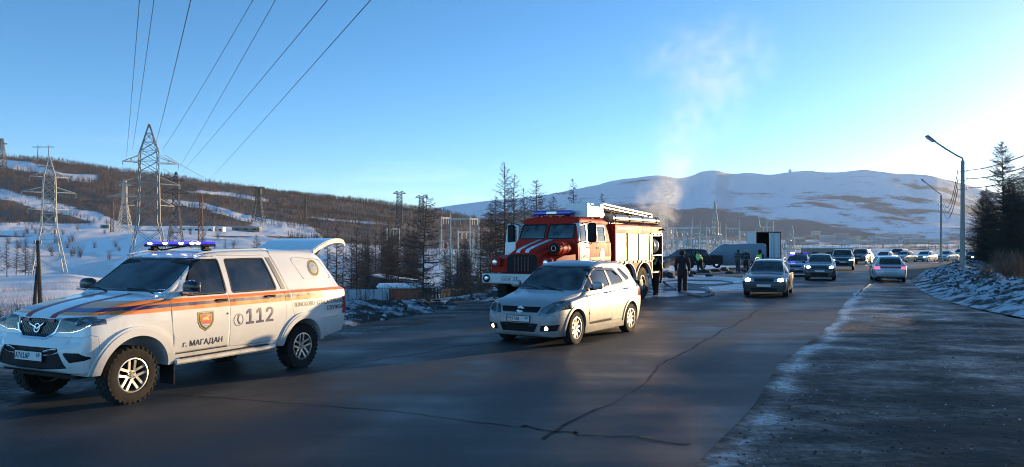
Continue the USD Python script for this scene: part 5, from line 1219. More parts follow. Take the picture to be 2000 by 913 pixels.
def _lay():
    fine = np.radians(np.arange(-40, 44.01, 0.13))
    b = np.r_[np.radians(np.arange(-180, -40, 2.5)), fine, np.radians(np.arange(46, 180.1, 2.5))]
    r = np.r_[0.6, np.geomspace(1.2, 13500, 330)]
    B, R = np.meshgrid(b, r)
    X, Y = R * np.sin(B), R * np.cos(B)
    Z = land(X, Y)
    off = off_road(X, Y)
    near = (np.abs(off) < 5.6) & (R < 320)
    Z = np.where(near, Z - .35 * (np.abs(off) < 5.0), Z)
    Z = np.where((off < -4.8) & (off > -9.0) & (R < 70), Z - .16, Z)
    Z = np.where(shapely.contains_xy(Polygon(np.vstack([curve(R_EDGE[:10], 200), curve(_LBR, 200)[::-1]])).buffer(-.25), X, Y), np.minimum(Z, 0) - .3, Z)
    V = np.stack([X, Y, Z], -1)
    m = len(b)
    def piece(i0, i1, keep=None):
        idx = np.arange(i0, i1 + 1)
        vv = V[idx].reshape(-1, 3)
        n = len(idx)
        i, j = np.meshgrid(np.arange(n - 1), np.arange(m - 1), indexing='ij')
        a = (i * m + j).ravel(); c = a + m
        return trimesh.Trimesh(vv, np.vstack([np.stack([a, c, c + 1], 1), np.stack([a, c + 1, a + 1], 1)]), process=False), B[idx].ravel(), R[idx].ravel()
    i1, i2 = np.searchsorted(r, 430), np.searchsorted(r, 2500)
    def bare(P, B, R):
        """How bare of snow: columns and rows where the photograph shows scrub or snow lanes."""
        px = 1000 + FPX * np.tan(np.clip(B, -1.1, 1.1))
        d = np.maximum(R * np.cos(B), 1)
        py = HORIZON - (P[:, 2] - EYE) / d * FPX
        return px, py, d
    t, BB, RR = piece(0, i1)
    p = struct('ground', t, GROUND, True)
    px, py, d = bare(np.array(t.vertices), BB, RR)
    off1 = off_road(t.vertices[:, 0], t.vertices[:, 1])
    w = -.42 + .30 * np.exp(-((d - 45) / 40) ** 2) * (px < 700)
    right = np.clip((px - 930) / 150, 0, 1)
    w = w * (1 - right) + right * (-.02)
    w += .34 * ((off1 > 4) & (d > 22) & (px > 1550))
    w += .22 * np.clip((px - 640) / 100, 0, 1) * (px < 1000) * (d > 24) * (d < 140)
    w += .35 * np.exp(-((np.abs(off1) - 5.8) / 1.5) ** 2)
    attr(p, 'bare', w)
    t, BB, RR = piece(i1, i2)
    p = struct('hillside', t, HILL, True)
    px, py, d = bare(np.array(t.vertices), BB, RR)
    n = meshkit.fbm(np.array(t.vertices) / np.array([120, 120, 60]), 4, 31) - .5
    n9 = meshkit.fbm(np.array(t.vertices) / np.array([35, 35, 20]), 4, 33) - .5
    lane = lambda pts, wd: np.exp(-((py + n * 22 + n9 * 9 - np.interp(px, *zip(*pts))) / wd) ** 2) * np.clip((px - pts[0][0]) / 45, 0, 1) * np.clip((pts[-1][0] - px) / 45, 0, 1)
    sn = .8 * lane([(-60, 312), (60, 325), (130, 342), (215, 352)], 8) + 1.0 * lane([(-60, 372), (30, 386), (100, 404), (170, 422), (245, 438)], 10) + lane([(300, 385), (400, 402), (470, 424), (560, 442), (640, 462)], 7) + .8 * lane([(340, 370), (480, 385), (560, 400)], 4) + 1.2 * lane([(-60, 446), (600, 452), (640, 470)], 8) + .5 * lane([(560, 418), (800, 445)], 4)
    right = np.clip((px - 900) / 250, 0, 1)
    attr(p, 'bare', np.where(px < 900, .42 - 1.0 * np.clip(sn, 0, 1), .42 - .40 * right) - .25 * np.clip((px - 1450) / 200, 0, 1) * (d < 1500) * (d > 800))
    t, BB, RR = piece(i2, len(r) - 1)
    p = struct('mountain', t, MOUNT, True)
    px, py, d = bare(np.array(t.vertices), BB, RR)
    top = _skyline(np.degrees(np.clip(BB, -1.1, 1.27)))
    u = np.clip((470 - py) / np.maximum(470 - top, 5), 0, 1)
    n = meshkit.fbm(np.array(t.vertices) / 700, 5, 41) - .5
    n3 = meshkit.fbm(np.array(t.vertices) * np.array([1 / 900, 1 / 300, 1 / 90]), 4, 47) - .5
    attr(p, 'bare', -.22 + .62 * np.clip(1.05 - 1.5 * u + n * 2.2, 0, 1) + 1.25 * np.clip(n3, -.1, 1) - .3 * (py > 468))
GROUND = snow_mat('snowy_ground', (0.075, 0.058, 0.042), 'bare', .56, .06, .35, (0.16, 0.125, 0.085), bscale=2.0, bump=.4)
HILL = snow_mat('snowy_scrub_hillside', (0.11, 0.072, 0.050), 'bare', .5, .10, .02, (0.18, 0.12, 0.085), bscale=.08, bump=.6)
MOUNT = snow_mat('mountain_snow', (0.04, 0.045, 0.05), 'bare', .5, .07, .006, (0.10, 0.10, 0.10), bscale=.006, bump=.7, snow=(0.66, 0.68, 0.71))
_lay()

# ---------------------------------------------------------------- road, lay-by, heaps of dirty snow
ASPHALT = mk('wet_asphalt', {'g': ('geometry', {}), 'n': ('noise_texture', {'scale': .35, 'detail': 7, 'roughness': .6}), 'mp': ('mapping', {'rotation': (0, 0, 1.12), 'scale': (.10, 1.5, 1.0)}), 'tr': ('noise_texture', {'scale': 1.0, 'detail': 5, 'roughness': .55}),
    'at': ('attribute', {'attribute': 'track'}), 'a2': ('math', {'math_type': 'add'}), 'f': ('noise_texture', {'scale': 90, 'detail': 4, 'roughness': .7}), 'ad': ('math', {'math_type': 'multiply_add', 'value2': .55}), 'cr': ('rgb_ramp', {'ramp': [(0.0, (.011, .012, .014)), (.55, (.021, .0225, .025)), (.78, (.037, .038, .039)), (1.0, (.075, .075, .074))]}),
    'rr': ('rgb_ramp', {'ramp': [(0.0, (.24, .24, .24)), (.55, (.40, .40, .40)), (.8, (.6, .6, .6)), (1.0, (.75, .75, .75))]}), 'fm': ('mix_color', {'blend_type': 'multiply', 'fac': .55}), 'fr': ('rgb_ramp', {'ramp': [(.3, (.45, .45, .45)), (.7, (1.35, 1.35, 1.35))]}),
    'rs': ('math', {'math_type': 'multiply_add', 'value2': 1.0}), 'b': ('bump', {'strength': .42, 'distance': .012}), 'p': ('principled_bsdf', {'specular_ior_level': .3})},
    [('g.position', 'n.vector'), ('g.position', 'mp.vector'), ('mp.vector', 'tr.vector'), ('g.position', 'f.vector'), ('tr.fac', 'ad.value1'), ('n.fac', 'ad.value3'), ('ad.value', 'a2.value1'), ('at.fac', 'a2.value2'), ('a2.value', 'cr.fac'), ('ad.value', 'rs.value1'), ('at.fac', 'rs.value3'), ('rs.value', 'rr.fac'), ('cr.color', 'fm.a'), ('f.fac', 'fr.fac'), ('fr.color', 'fm.b'), ('fm.result', 'p.base_color'), ('rr.color', 'p.roughness'), ('f.fac', 'b.height'), ('b.normal', 'p.normal')], 'p.BSDF')
def strip(Lc, Rc, z, n=9, crown=.0):
    V = []
    for t in np.linspace(0, 1, n):
        P = Lc * (1 - t) + Rc * t
        V.append(np.column_stack([P, np.full(len(P), z) + crown * 4 * t * (1 - t)]))
    V = np.stack(V, 1)
    m = len(Lc)
    i, j = np.meshgrid(np.arange(m - 1), np.arange(n - 1), indexing='ij')
    a = (i * n + j).ravel()
    t = trimesh.Trimesh(V.reshape(-1, 3), np.vstack([np.stack([a, a + 1, a + n + 1], 1), np.stack([a, a + n + 1, a + n], 1)]), process=False)
    if t.face_normals[0][2] < 0:
        t.faces = t.faces[:, ::-1]
    return t
def along(C, o):
    """A line beside line C, o metres to its right."""
    t = np.gradient(C, axis=0)
    t /= np.linalg.norm(t, axis=1)[:, None]
    return C + np.stack([t[:, 1], -t[:, 0]], 1) * o
_Lr, _Rr = curve(L_EDGE, 700), curve(R_EDGE, 700)
_rt_ = strip(_Lr, _Rr, .015, 72)
ROAD = struct('road', _rt_, ASPHALT, True)
_rp = np.array(_rt_.vertices)
_ru = np.tile(np.linspace(0, 1, 72), 700) * np.repeat(np.linalg.norm(_Rr - _Lr, axis=1), 72)
_rw = (meshkit.fbm(_rp / np.array([3, 6, 1.]), 3, 14) - .5) * .8
attr(ROAD, 'track', sum(.13 * np.exp(-((_ru + _rw - c) / .42) ** 2) for c in (2.0, 3.8, 5.9, 7.7)) - .05 + .16 * np.exp(-_ru / .5) + .22 * (meshkit.fbm(_rp / 2.6, 4, 15) - .5) - .08 * np.exp(-((_ru + _rw * .4 - 4.85) / .18) ** 2))
# verge of grit and ice under the road's edges and the icy lay-by to its right
ICY = mk('icy_gravel', {'g': ('geometry', {}), 'mp': ('mapping', {'rotation': (0, 0, -.15), 'scale': (.7, 1.25, 1)}), 'n': ('noise_texture', {'scale': .75, 'detail': 9, 'roughness': .68}), 'n2': ('noise_texture', {'scale': 7.0, 'detail': 7, 'roughness': .7}),
    'v': ('voronoi_texture', {'scale': 38}), 'ad': ('math', {'math_type': 'multiply_add', 'value2': .5}), 'at': ('attribute', {'attribute': 'ice'}), 'a2': ('math', {'math_type': 'add'}),
    'cr': ('rgb_ramp', {'ramp': [(0.0, (.014, .0115, .009)), (.60, (.029, .024, .0195)), (.80, (.043, .038, .034)), (.87, (.055, .057, .06)), (.91, (.15, .16, .17)), (.96, (.30, .32, .34)), (1.0, (.44, .46, .48))]}), 'rr': ('rgb_ramp', {'ramp': [(0.0, (.95, .95, .95)), (.6, (.8, .8, .8)), (.8, (.5, .5, .5)), (.9, (.38, .38, .38)), (1.0, (.5, .5, .5))]}),
    'h': ('math', {'math_type': 'multiply_add', 'value2': .6}), 'b': ('bump', {'strength': .8, 'distance': .05}), 'p': ('principled_bsdf', {'specular_ior_level': .3})},
    [('g.position', 'mp.vector'), ('mp.vector', 'n.vector'), ('g.position', 'n2.vector'), ('g.position', 'v.vector'), ('n2.fac', 'ad.value1'), ('n.fac', 'ad.value3'), ('ad.value', 'a2.value1'), ('at.fac', 'a2.value2'), ('a2.value', 'cr.fac'), ('a2.value', 'rr.fac'), ('cr.color', 'p.base_color'), ('rr.color', 'p.roughness'),
     ('n2.fac', 'h.value1'), ('n.fac', 'h.value3'), ('h.value', 'b.height'), ('b.normal', 'p.normal')], 'p.BSDF')
def verge(name, C, o0, o1, z, n, ice, lump=.05, edge=.25):
    A, B = along(C, o0), along(C, o1)
    t = strip(A, B, z, n)
    p = np.array(t.vertices)
    off = np.tile(np.linspace(0, 1, n), len(C))
    t.vertices[:, 2] += (meshkit.fbm(p / .9, 4, 5) - .5) * lump * np.clip(off * 8, 0.05, 1)
    s = struct(name, t, ICY, True)
    u = off * abs(o1 - o0)
    attr(s, 'ice', ice(p, u))
dens = lambda C, s0, s1, n: C[np.clip(np.linspace(s0, s1, n).astype(int), 0, len(C) - 1)]
_LBR = np.array([(10, -12), (13, -4), (15, 3), (15.5, 9), (15, 14), (14.8, 20), (15.9, 25), (17.3, 29), (20.8, 36.5), (25.5, 46)], float)
_lb = curve(R_EDGE[:10], 760)
LAYBY = []
def layby():
    n = 90
    R = curve(_LBR, 760)
    d = R - _lb; ww = np.linalg.norm(d, axis=1); d /= ww[:, None]; R = R + d * .7; ww = ww + .7
    t = strip(_lb - d * .25, R, .0, n)
    p = np.array(t.vertices)
    off = np.tile(np.linspace(0, 1, n), len(_lb))
    u = off * np.repeat(ww + .25, n)
    t.vertices[:, 2] += (meshkit.fbm(p / 1.1, 5, 5) - .55) * .12 * np.clip((u - .35) * 1.2, 0, 1) + .012
    LAYBY.append(t)
    s = struct('layby', t, ICY, True)
    wig = (meshkit.fbm(p / 2.2, 3, 91) - .5) * 1.3
    ice = (.20 + .34 * (meshkit.fbm(p / .8, 3, 92) - .42)) * np.exp(-((u - .48 + wig * .3) / (.17 + .12 * np.abs(wig))) ** 2)
    ice += .10 * np.exp(-(((p[:, 0] - 11.5) / 2.2) ** 2 + ((p[:, 1] - 24.5) / 3.2) ** 2)) + .10 * np.exp(-((p[:, 1] - .9 * p[:, 0] - 21) / 3.5) ** 2) * np.clip((p[:, 1] - 25) / 8, 0, 1)
    ice += .02 * np.clip((p[:, 1] - 9) / 8, -1, 1) - .03 + .30 * (meshkit.fbm(p / np.array([4.0, 1.7, 1]), 5, 77) - .52) - .16 * np.exp(-(((p[:, 0] - 5.6) / 2.4) ** 2 + ((p[:, 1] - 7.0) / 1.7) ** 2)) + .07 * np.exp(-((p[:, 1] - 7.2 + .12 * p[:, 0]) / .22) ** 2) * (p[:, 0] > 5) - .05 * np.exp(-((u - 2.6) / .35) ** 2) - .05 * np.exp(-((u - 4.3) / .35) ** 2)
    ice += .22 * np.exp(-((np.repeat(ww, n) - u - .55) / .5) ** 2)
    attr(s, 'ice', ice)
layby()
_lv = curve(L_EDGE, 900)[:520]
verge('road_verge', _lv, .25, -4.2, .004, 16, lambda p, u: -.06 + .02 * np.exp(-((u - 1.8) / .9) ** 2) + .10 * (meshkit.fbm(p / 1.5, 3, 8) - .5) + .22 * ((p[:, 1] > 27) & (p[:, 1] < 52)), .06)
_rv = curve(R_EDGE, 900)[470:]
HEAPS = []
def heap(name, C, prof_o, prof_z, label=None, amp=.28, seed=1, mat=None, taper=20, seg=26):
    """A lumpy bank of cleared snow along line C: profile of offsets and heights."""
    n = seg
    A, B = along(C, prof_o[0]), along(C, prof_o[-1])
    t = strip(A, B, 0, n)
    off = np.tile(np.linspace(prof_o[0], prof_o[-1], n), len(C))
    k = np.repeat(np.arange(len(C)), n)
    env = np.clip(np.minimum(k, len(C) - 1 - k) / taper, 0, 1)
    if prof_o[-1] < prof_o[0]:
        z = np.interp(-off, -np.array(prof_o), prof_z)
    else:
        z = np.interp(off, prof_o, prof_z)
    p = np.array(t.vertices)
    f = meshkit.fbm(p / 1.6, 5, seed) - .5
    f2 = meshkit.fbm(p / .7, 5, seed + 5) - .5
    r = np.abs(meshkit.fbm(p / 1.0, 4, seed + 9) - .5)
    base = land(p[:, 0], p[:, 1])
    edge_ = np.clip(np.minimum(off - min(prof_o), max(prof_o) - off) / .5, 0, 1)
    t.vertices[:, 2] = base + env * (z * (1 + f * 1.2) + edge_ * (f2 * amp + r * amp * .9 + (meshkit.fbm(p / .28, 3, seed + 2) - .5) * .09)) - .05 * (1 - edge_) - .02
    HEAPS.append(t)
    return struct(name, t, mat or DIRTSNOW, True, label=label)
DIRTSNOW = snow_mat('dirty_snow', (0.03, 0.026, 0.023), None, .50, .07, 1.3, (0.09, 0.078, 0.066), bscale=14, bump=.45, snow=(0.58, 0.60, 0.64), rough=.9)
MUDSNOW = snow_mat('muddy_snow', (0.022, 0.019, 0.017), None, .465, .06, 1.0, (0.07, 0.06, 0.05), bscale=14, bump=.45, snow=(0.50, 0.52, 0.55), rough=.9)
_hl = curve(L_EDGE, 1800)
i0, i1 = np.searchsorted(_hl[:, 1], 13.2), np.searchsorted(_hl[:, 1], 60)
heap('snow_bank', _hl[i0:i1], [-1.2, -1.8, -2.6, -3.4, -4.4, -6.0], [0, .10, .2, .38, .28, -.5], seed=3, amp=.17, seg=40, mat=MUDSNOW)
_hr = along(curve(R_EDGE, 1400), 0)
_rb = np.array([(13.0, 15.5), (14.3, 20.9), (15.5, 25.1), (16.9, 29.0), (20.4, 36.7), (27.5, 49.9), (38, 66)])
heap('snow_bank', curve(_rb, 700), [-.5, 0, .7, 1.4, 2.4, 3.6], [.0, .06, .18, .36, .36, .0], seed=11, amp=.13, seg=40)
TAR = pbr('tar_seal', (0.017, 0.0175, 0.019), .6, bump=.3, spec=.1)
def clods(name, C, o0, o1, n, seed, zf):
    """Small lumps of frozen snow and dirt lying on a bank."""
    rg = np.random.default_rng(seed)
    i = rg.integers(2, len(C) - 2, n)
    t = C[i + 1] - C[i - 1]; t /= np.linalg.norm(t, axis=1)[:, None]
    o = rg.uniform(min(o0, o1), max(o0, o1), n)
    P = C[i] + np.stack([t[:, 1], -t[:, 0]], 1) * o[:, None]
    z = zf(P, o)
    for k, m in enumerate((DIRTSNOW, CLODM)):
        p = path_for('/World', name)
        pi = UsdGeom.PointInstancer.Define(stage, p)
        tag(pi, None, None, None, 'stuff')
        b = trimesh.creation.icosphere(2, 1.0)
        b.vertices *= (1 + (meshkit.fbm(b.vertices * 1.6 + 5 * k, 3, k)[:, None] - .5) * 1.2) * [1, .8, .6]
        q = part(p, 'clod', b, m, False)
        pi.CreatePrototypesRel().SetTargets([Sdf.Path(q)])
        sel = np.arange(n) % 2 == k
        pi.CreateProtoIndicesAttr(Vt.IntArray.FromNumpy(np.zeros(sel.sum(), np.int32)))
        pi.CreatePositionsAttr(Vt.Vec3fArray.FromNumpy(np.column_stack([P, z])[sel].astype(np.float32)))
        s = .018 + .085 * rg.uniform(0, 1, sel.sum()) ** 3
        pi.CreateScalesAttr(Vt.Vec3fArray.FromNumpy((s[:, None] * rg.uniform(.7, 1.3, (sel.sum(), 3))).astype(np.float32)))
        a = rg.uniform(0, 3.14, sel.sum())
        pi.CreateOrientationsAttr(Vt.QuathArray([Gf.Quath(float(math.cos(x)), float(math.sin(x) * .5), 0, float(math.sin(x) * .86)) for x in a]))
CLODM = pbr('frozen_dirt', (0.05, 0.042, 0.036), .9, vary=.3, bump=.4)
def _surf(t):
    tr_ = cKDTree(np.array(t.vertices)[:, :2])
    V_ = np.array(t.vertices)
    return lambda P, o: V_[tr_.query(P)[1], 2]
clods('snow_clods', _hl[i0:i1], -1.4, -5.2, 1500, 5, _surf(HEAPS[0]))
clods('snow_clods', curve(_rb, 700), .2, 3.4, 2600, 6, _surf(HEAPS[1]))
def crack(pts, w, seed):
    c = curve(pts, 90)
    rg = np.random.default_rng(seed)
    j = np.cumsum(rg.normal(0, .022, (90, 2)), 0); j -= np.linspace(0, 1, 90)[:, None] * j[-1]
    c = c + j
    ww = w * (.5 + meshkit.noise(np.column_stack([np.arange(90) * .21, np.zeros(90), np.full(90, seed)])))
    t = np.gradient(c, axis=0); t /= np.linalg.norm(t, axis=1)[:, None]
    nn = np.stack([t[:, 1], -t[:, 0]], 1) * ww[:, None] / 2
    part(ROAD, 'road_crack', strip(c - nn, c + nn, .0195, 2), TAR, False)
crack([(-4.6, 9.62), (-3.16, 9.25), (-1.81, 8.81), (-.74, 8.34), (.05, 7.89)], .016, 1)
crack([(.30, 7.4), (.9, 8.75), (1.12, 9.1), (2.26, 11.8), (4.11, 15.82), (8.06, 24.01)], .032, 2)
crack([(-3.3, 10.9), (-1.6, 13.5), (.3, 15.8)], .02, 3)
crack([(.1, 7.9), (.9, 7.6), (1.7, 7.2)], .03, 4)

def gravel(name, n, seed, box_, smin, smax, mats):
    """Loose grit and ice crumbs on the lay-by, denser near its road edge."""
    rg = np.random.default_rng(seed)
    G = Polygon(np.vstack([curve(R_EDGE[:10], 200), curve(_LBR, 200)[::-1]])).buffer(-.1)
    Y = np.exp(rg.uniform(math.log(box_[2]), math.log(box_[3]), 4 * n)); X = rg.uniform(box_[0], box_[1], 4 * n) * Y
    k = shapely.contains_xy(G, X, Y) & (meshkit.fbm(np.column_stack([X, Y, 0 * X]) / 1.2, 3, seed) > rg.uniform(.25, .6, 4 * n))
    X, Y = X[k][:n], Y[k][:n]
    for j, m in enumerate(mats):
        p = path_for('/World', name)
        pi = UsdGeom.PointInstancer.Define(stage, p)
        tag(pi, None, None, None, 'stuff')
        b = trimesh.creation.icosphere(1, 1.0)
        b.vertices *= (1 + (meshkit.fbm(b.vertices * 1.6 + 3 * j, 2, j)[:, None] - .5) * 1.2) * [1, .8, .55]
        q = part(p, 'stone', b, m, False)
        pi.CreatePrototypesRel().SetTargets([Sdf.Path(q)])
        e = np.arange(len(X)) % len(mats) == j
        c = e.sum()
        pi.CreateProtoIndicesAttr(Vt.IntArray.FromNumpy(np.zeros(c, np.int32)))
        pi.CreatePositionsAttr(Vt.Vec3fArray.FromNumpy(np.column_stack([X[e], Y[e], LAYZ(np.column_stack([X[e], Y[e]]), None)]).astype(np.float32)))
        s = smin + (smax - smin) * rg.uniform(0, 1, c) ** 2.5
        pi.CreateScalesAttr(Vt.Vec3fArray.FromNumpy((s[:, None] * rg.uniform(.7, 1.3, (c, 3))).astype(np.float32)))
        a = rg.uniform(0, 3.14, c)
        pi.CreateOrientationsAttr(Vt.QuathArray([Gf.Quath(float(math.cos(x)), 0, 0, float(math.sin(x))) for x in a]))
LAYZ = _surf(LAYBY[0])
gravel('gravel', 5000, 31, (.1, 1.0, 5.2, 24), .003, .016, (CLODM, CLODM, CLODM, DIRTSNOW))

# ---------------------------------------------------------------- the accident beyond the fire engine
BURNT = pbr('charred_paint', (0.022, 0.016, 0.014), .75, vary=.5, scale=3, bump=.2, bscale=20)
traffic('suv', 'burnt_minivan', 'charred dark minivan with roof rails, standing behind the walking person', 'minivan', 1336, 0, 64, BURNT, Z=67, lod=50, ref='mid', rails=False)
VANGREY = pbr('dull_blue_grey_paint', (0.20, 0.24, 0.28), .6, vary=.15, scale=1.5, dirt=(GRIME, .4, 1.6, .6))
def van_wreck():
    p = at(1437, 470, 70)
    T = thing('wrecked_van', 'blue grey windowless van body with a sloping nose and a dark panel at its front', 'van', (p[0], p[1], .0), 180 - 12)
    lo = Loft([(2.62, .45, .62, .66, .80, .84, .74), (2.58, .30, .95, 1.02, .92, .95, .82), (2.45, .26, 1.2, 1.30, .96, .99, .86), (2.0, .25, 1.45, 1.72, .98, 1.0, .86), (1.4, .25, 1.6, 2.12, .98, 1.0, .84), (1.0, .25, 1.62, 2.26, .98, 1.0, .84), (.4, .25, 1.62, 2.22, .98, 1.0, .86), (-1.2, .25, 1.62, 2.28, .98, 1.0, .88), (-2.5, .25, 1.62, 2.26, .98, 1.0, .88), (-2.62, .30, 1.6, 2.14, .95, .97, .84)], 50, .14, .03, .02)
    a = ext(Point(-1.6, .33).buffer(.42), 'y', -2, 2) + ext(Point(1.75, .33).buffer(.42), 'y', -2, 2)
    part(T, 'van_body', lo.s() - a, VANGREY, 38)
    decal(lo, T, 'dark_front_panel', [(2.56, .40), (2.40, 1.22), (1.25, 1.20), (1.25, .40)], 'y', .3, 2, BURNT, .02)
    decal(lo, T, 'dark_front_panel', [(2.56, .40), (2.40, 1.22), (1.25, 1.20), (1.25, .40)], 'y', -2, -.3, BURNT, .02)
    decal(lo, T, 'windscreen', [(-.75, 1.36), (.75, 1.36), (.70, 2.02), (-.70, 2.02)], 'x', 1.0, 3, DARKGLASS, .006)
    decal(lo, T, 'bumper', sbox(-1, .3, 1, .6), 'x', 2.3, 3, BLACK, .03)
    for x in (1.75, -1.6):
        for y in (.84, -.84):
            part(T, 'wheel', moved(wheel_meshes(.33, .2, .2, 'seven', 0, 24)[0], (x, y, .33)), RUBBER, 40)
    for y in (.985, -.985):
        part(T, 'side_moulding', rbox((-.4, y, 1.02), (3.0, .05, .05), .012), VANGREY)
van_wreck()
BOXW = pbr('box_body_panel', (0.50, 0.49, 0.47), .55, vary=.15, scale=1.2, dirt=(GRIME, .7, 2.4, .5))
def box_lorry():
    p = at(1501, 470, 79)
    T = thing('box_lorry', 'tall white box lorry seen from behind, left rear door missing and dark inside', 'lorry', (p[0], p[1], 0), B(7))
    W, H, Ln = 2.55, 2.85, 5.2
    sh = man(rbox((Ln / 2, 0, .75 + H / 2), (Ln, W, H), .03)) - man(rbox((Ln / 2 - .2, 0, .75 + H / 2), (Ln - .1, W - .16, H - .2), 0))
    part(T, 'box_body', sh, BOXW, 30)
    dr = part(T, 'rear_door', rbox((-.02, -.62, .75 + H / 2), (.05, 1.15, H - .24), .012), pbr('door_white', (.62, .63, .65), .5, vary=.1))
    for y in (-.25, -.62, -.98):
        part(dr, 'door_rib', rbox((-.055, y, .75 + H / 2), (.03, .05, H - .4), .01), BOXW)
    part(dr, 'locking_bar', rod((-.08, -.45, .95), (-.08, -.45, 3.4), .018), STEEL)
    part(T, 'rear_frame', cat([rbox((-.03, y, .75 + H / 2), (.08, .09, H), .01) for y in (W / 2 - .05, -W / 2 + .05)] + [rbox((-.032, 0, z), (.08, W - .18, .1), .01) for z in (.80, .70 + H)]), DKRED)
    part(T, 'inner_wall', rbox((Ln - .4, 0, .75 + H / 2), (.05, W - .3, H - .3), 0), BURNT)
    part(T, 'chassis', cat([rbox((3.2, y, .62), (6.6, .1, .2), .02) for y in (.4, -.4)]), UNDER)
    cabm = Loft([(7.3, .5, 1.3, 1.4, .9, .95, .85), (7.2, .45, 1.4, 1.7, 1.0, 1.02, .9), (6.9, .45, 1.45, 2.3, 1.02, 1.04, .9), (5.5, .45, 1.5, 2.35, 1.02, 1.04, .92)], 24, .12, .03, .02)
    part(T, 'cab', cabm.s(), TWHITE, 38)
    part(T, 'bumper', rbox((-.1, 0, .55), (.1, 2.3, .14), .02), STEEL)
    for x in (1.4, 6.2):
        for y in (.95, -.95):
            part(T, 'wheel', moved(wheel_meshes(.42, .28, .25, 'seven', 0, 24)[0], (x, y, .42)), RUBBER, 40)
    for y in (1, -1):
        part(T, 'tail_light', rbox((-.16, y, .68), (.05, .22, .12), .02), REDLENS)
box_lorry()
def onroad(pts, z=.06):
    return np.array([[*gnd(px, py)[:2], z] for px, py in pts])
HOSE = pbr('fire_hose_cloth', (0.30, 0.30, 0.30), .8, bump=.3, bscale=150)
c = curve(np.vstack([[6.0, 29.3, .55], onroad([(1302, 558), (1318, 566), (1345, 577), (1370, 581.5), (1388, 579), (1391, 574), (1378, 569), (1345, 567.5), (1300, 569)], .065)]), 90)
h1 = single('fire_hose', tube(c, .062, 10), HOSE, 'thick pale grey fire hose looping from the fire engine past the walking person', 'fire hose', None, True)
c = curve(onroad([(1296, 552), (1345, 549.5), (1405, 550), (1427, 553), (1418, 557), (1385, 560), (1350, 563), (1310, 563)], .05), 90)
single('fire_hose', tube(c, .045, 8), HOSE, 'thinner dark fire hose making a long loop further back on the ice', 'fire hose', None, True)
single('hose_coupling', moved(lathe([(.05, -.12), (.075, -.1), (.075, -.03), (.09, -.02), (.09, .02), (.075, .03), (.075, .1), (.05, .12)], 16, 'x'), onroad([(1381, 568)], .09)[0]), ALU, 'shiny metal hose coupling lying at the bend of the thick hose', 'hose coupling')
ICEM = snow_mat('foam_and_ice', (0.05, 0.05, 0.05), None, .52, .06, .7, bscale=6, snow=(.42, .48, .54), rough=.35)
def ice_sheet(pts, seed, z):
    P = Polygon([tuple(gnd(*p)[:2]) for p in pts]).buffer(.6).buffer(-.3)
    ex = np.array(P.exterior.segmentize(.5).coords)[:-1]
    ex = ex + (np.stack([meshkit.noise(np.column_stack([ex, 0 * ex[:, 0]]) * 1.3, seed), meshkit.noise(np.column_stack([ex, 0 * ex[:, 0]]) * 1.3, seed + 3)], 1) - .5) * 1.0
    v, f = trimesh.creation.triangulate_polygon(Polygon(ex).buffer(0), engine='earcut')
    t = trimesh.Trimesh(np.column_stack([v, np.full(len(v), z)]), f, process=False)
    if t.face_normals[0][2] < 0:
        t.faces = t.faces[:, ::-1]
    struct('ice_sheet', t, ICEM, False)
ice_sheet([(1296, 545), (1390, 541), (1440, 543), (1446, 551), (1410, 556), (1330, 553), (1296, 556)], 3, .020)
ice_sheet([(1296, 563), (1330, 562), (1385, 562), (1445, 556), (1445, 566), (1380, 572), (1330, 578), (1290, 580)], 6, .0205)
rg = np.random.default_rng(5)
for i, (px, py, s) in enumerate(((1305, 541, .5), (1312, 544, .35), (1352, 536, .4), (1375, 533, .45), (1398, 531, .4), (1415, 529, .5), (1424, 535, .3), (1385, 541, .25), (1350, 541, .22))):
    q = gnd(px, py)
    m = trimesh.creation.icosphere(2, 1.0)
    m.vertices *= (1 + (meshkit.fbm(m.vertices * 1.7 + i * 9, 3, i)[:, None] - .5) * 1.1) * np.array([s, s * .7, s * .4])
    single('charred_debris', moved(m, (q[0], q[1], .08), rz=i * 50), BURNT, 'dark lump of charred debris on the ice by the burnt minivan', 'debris', 'charred debris on the ice', True)

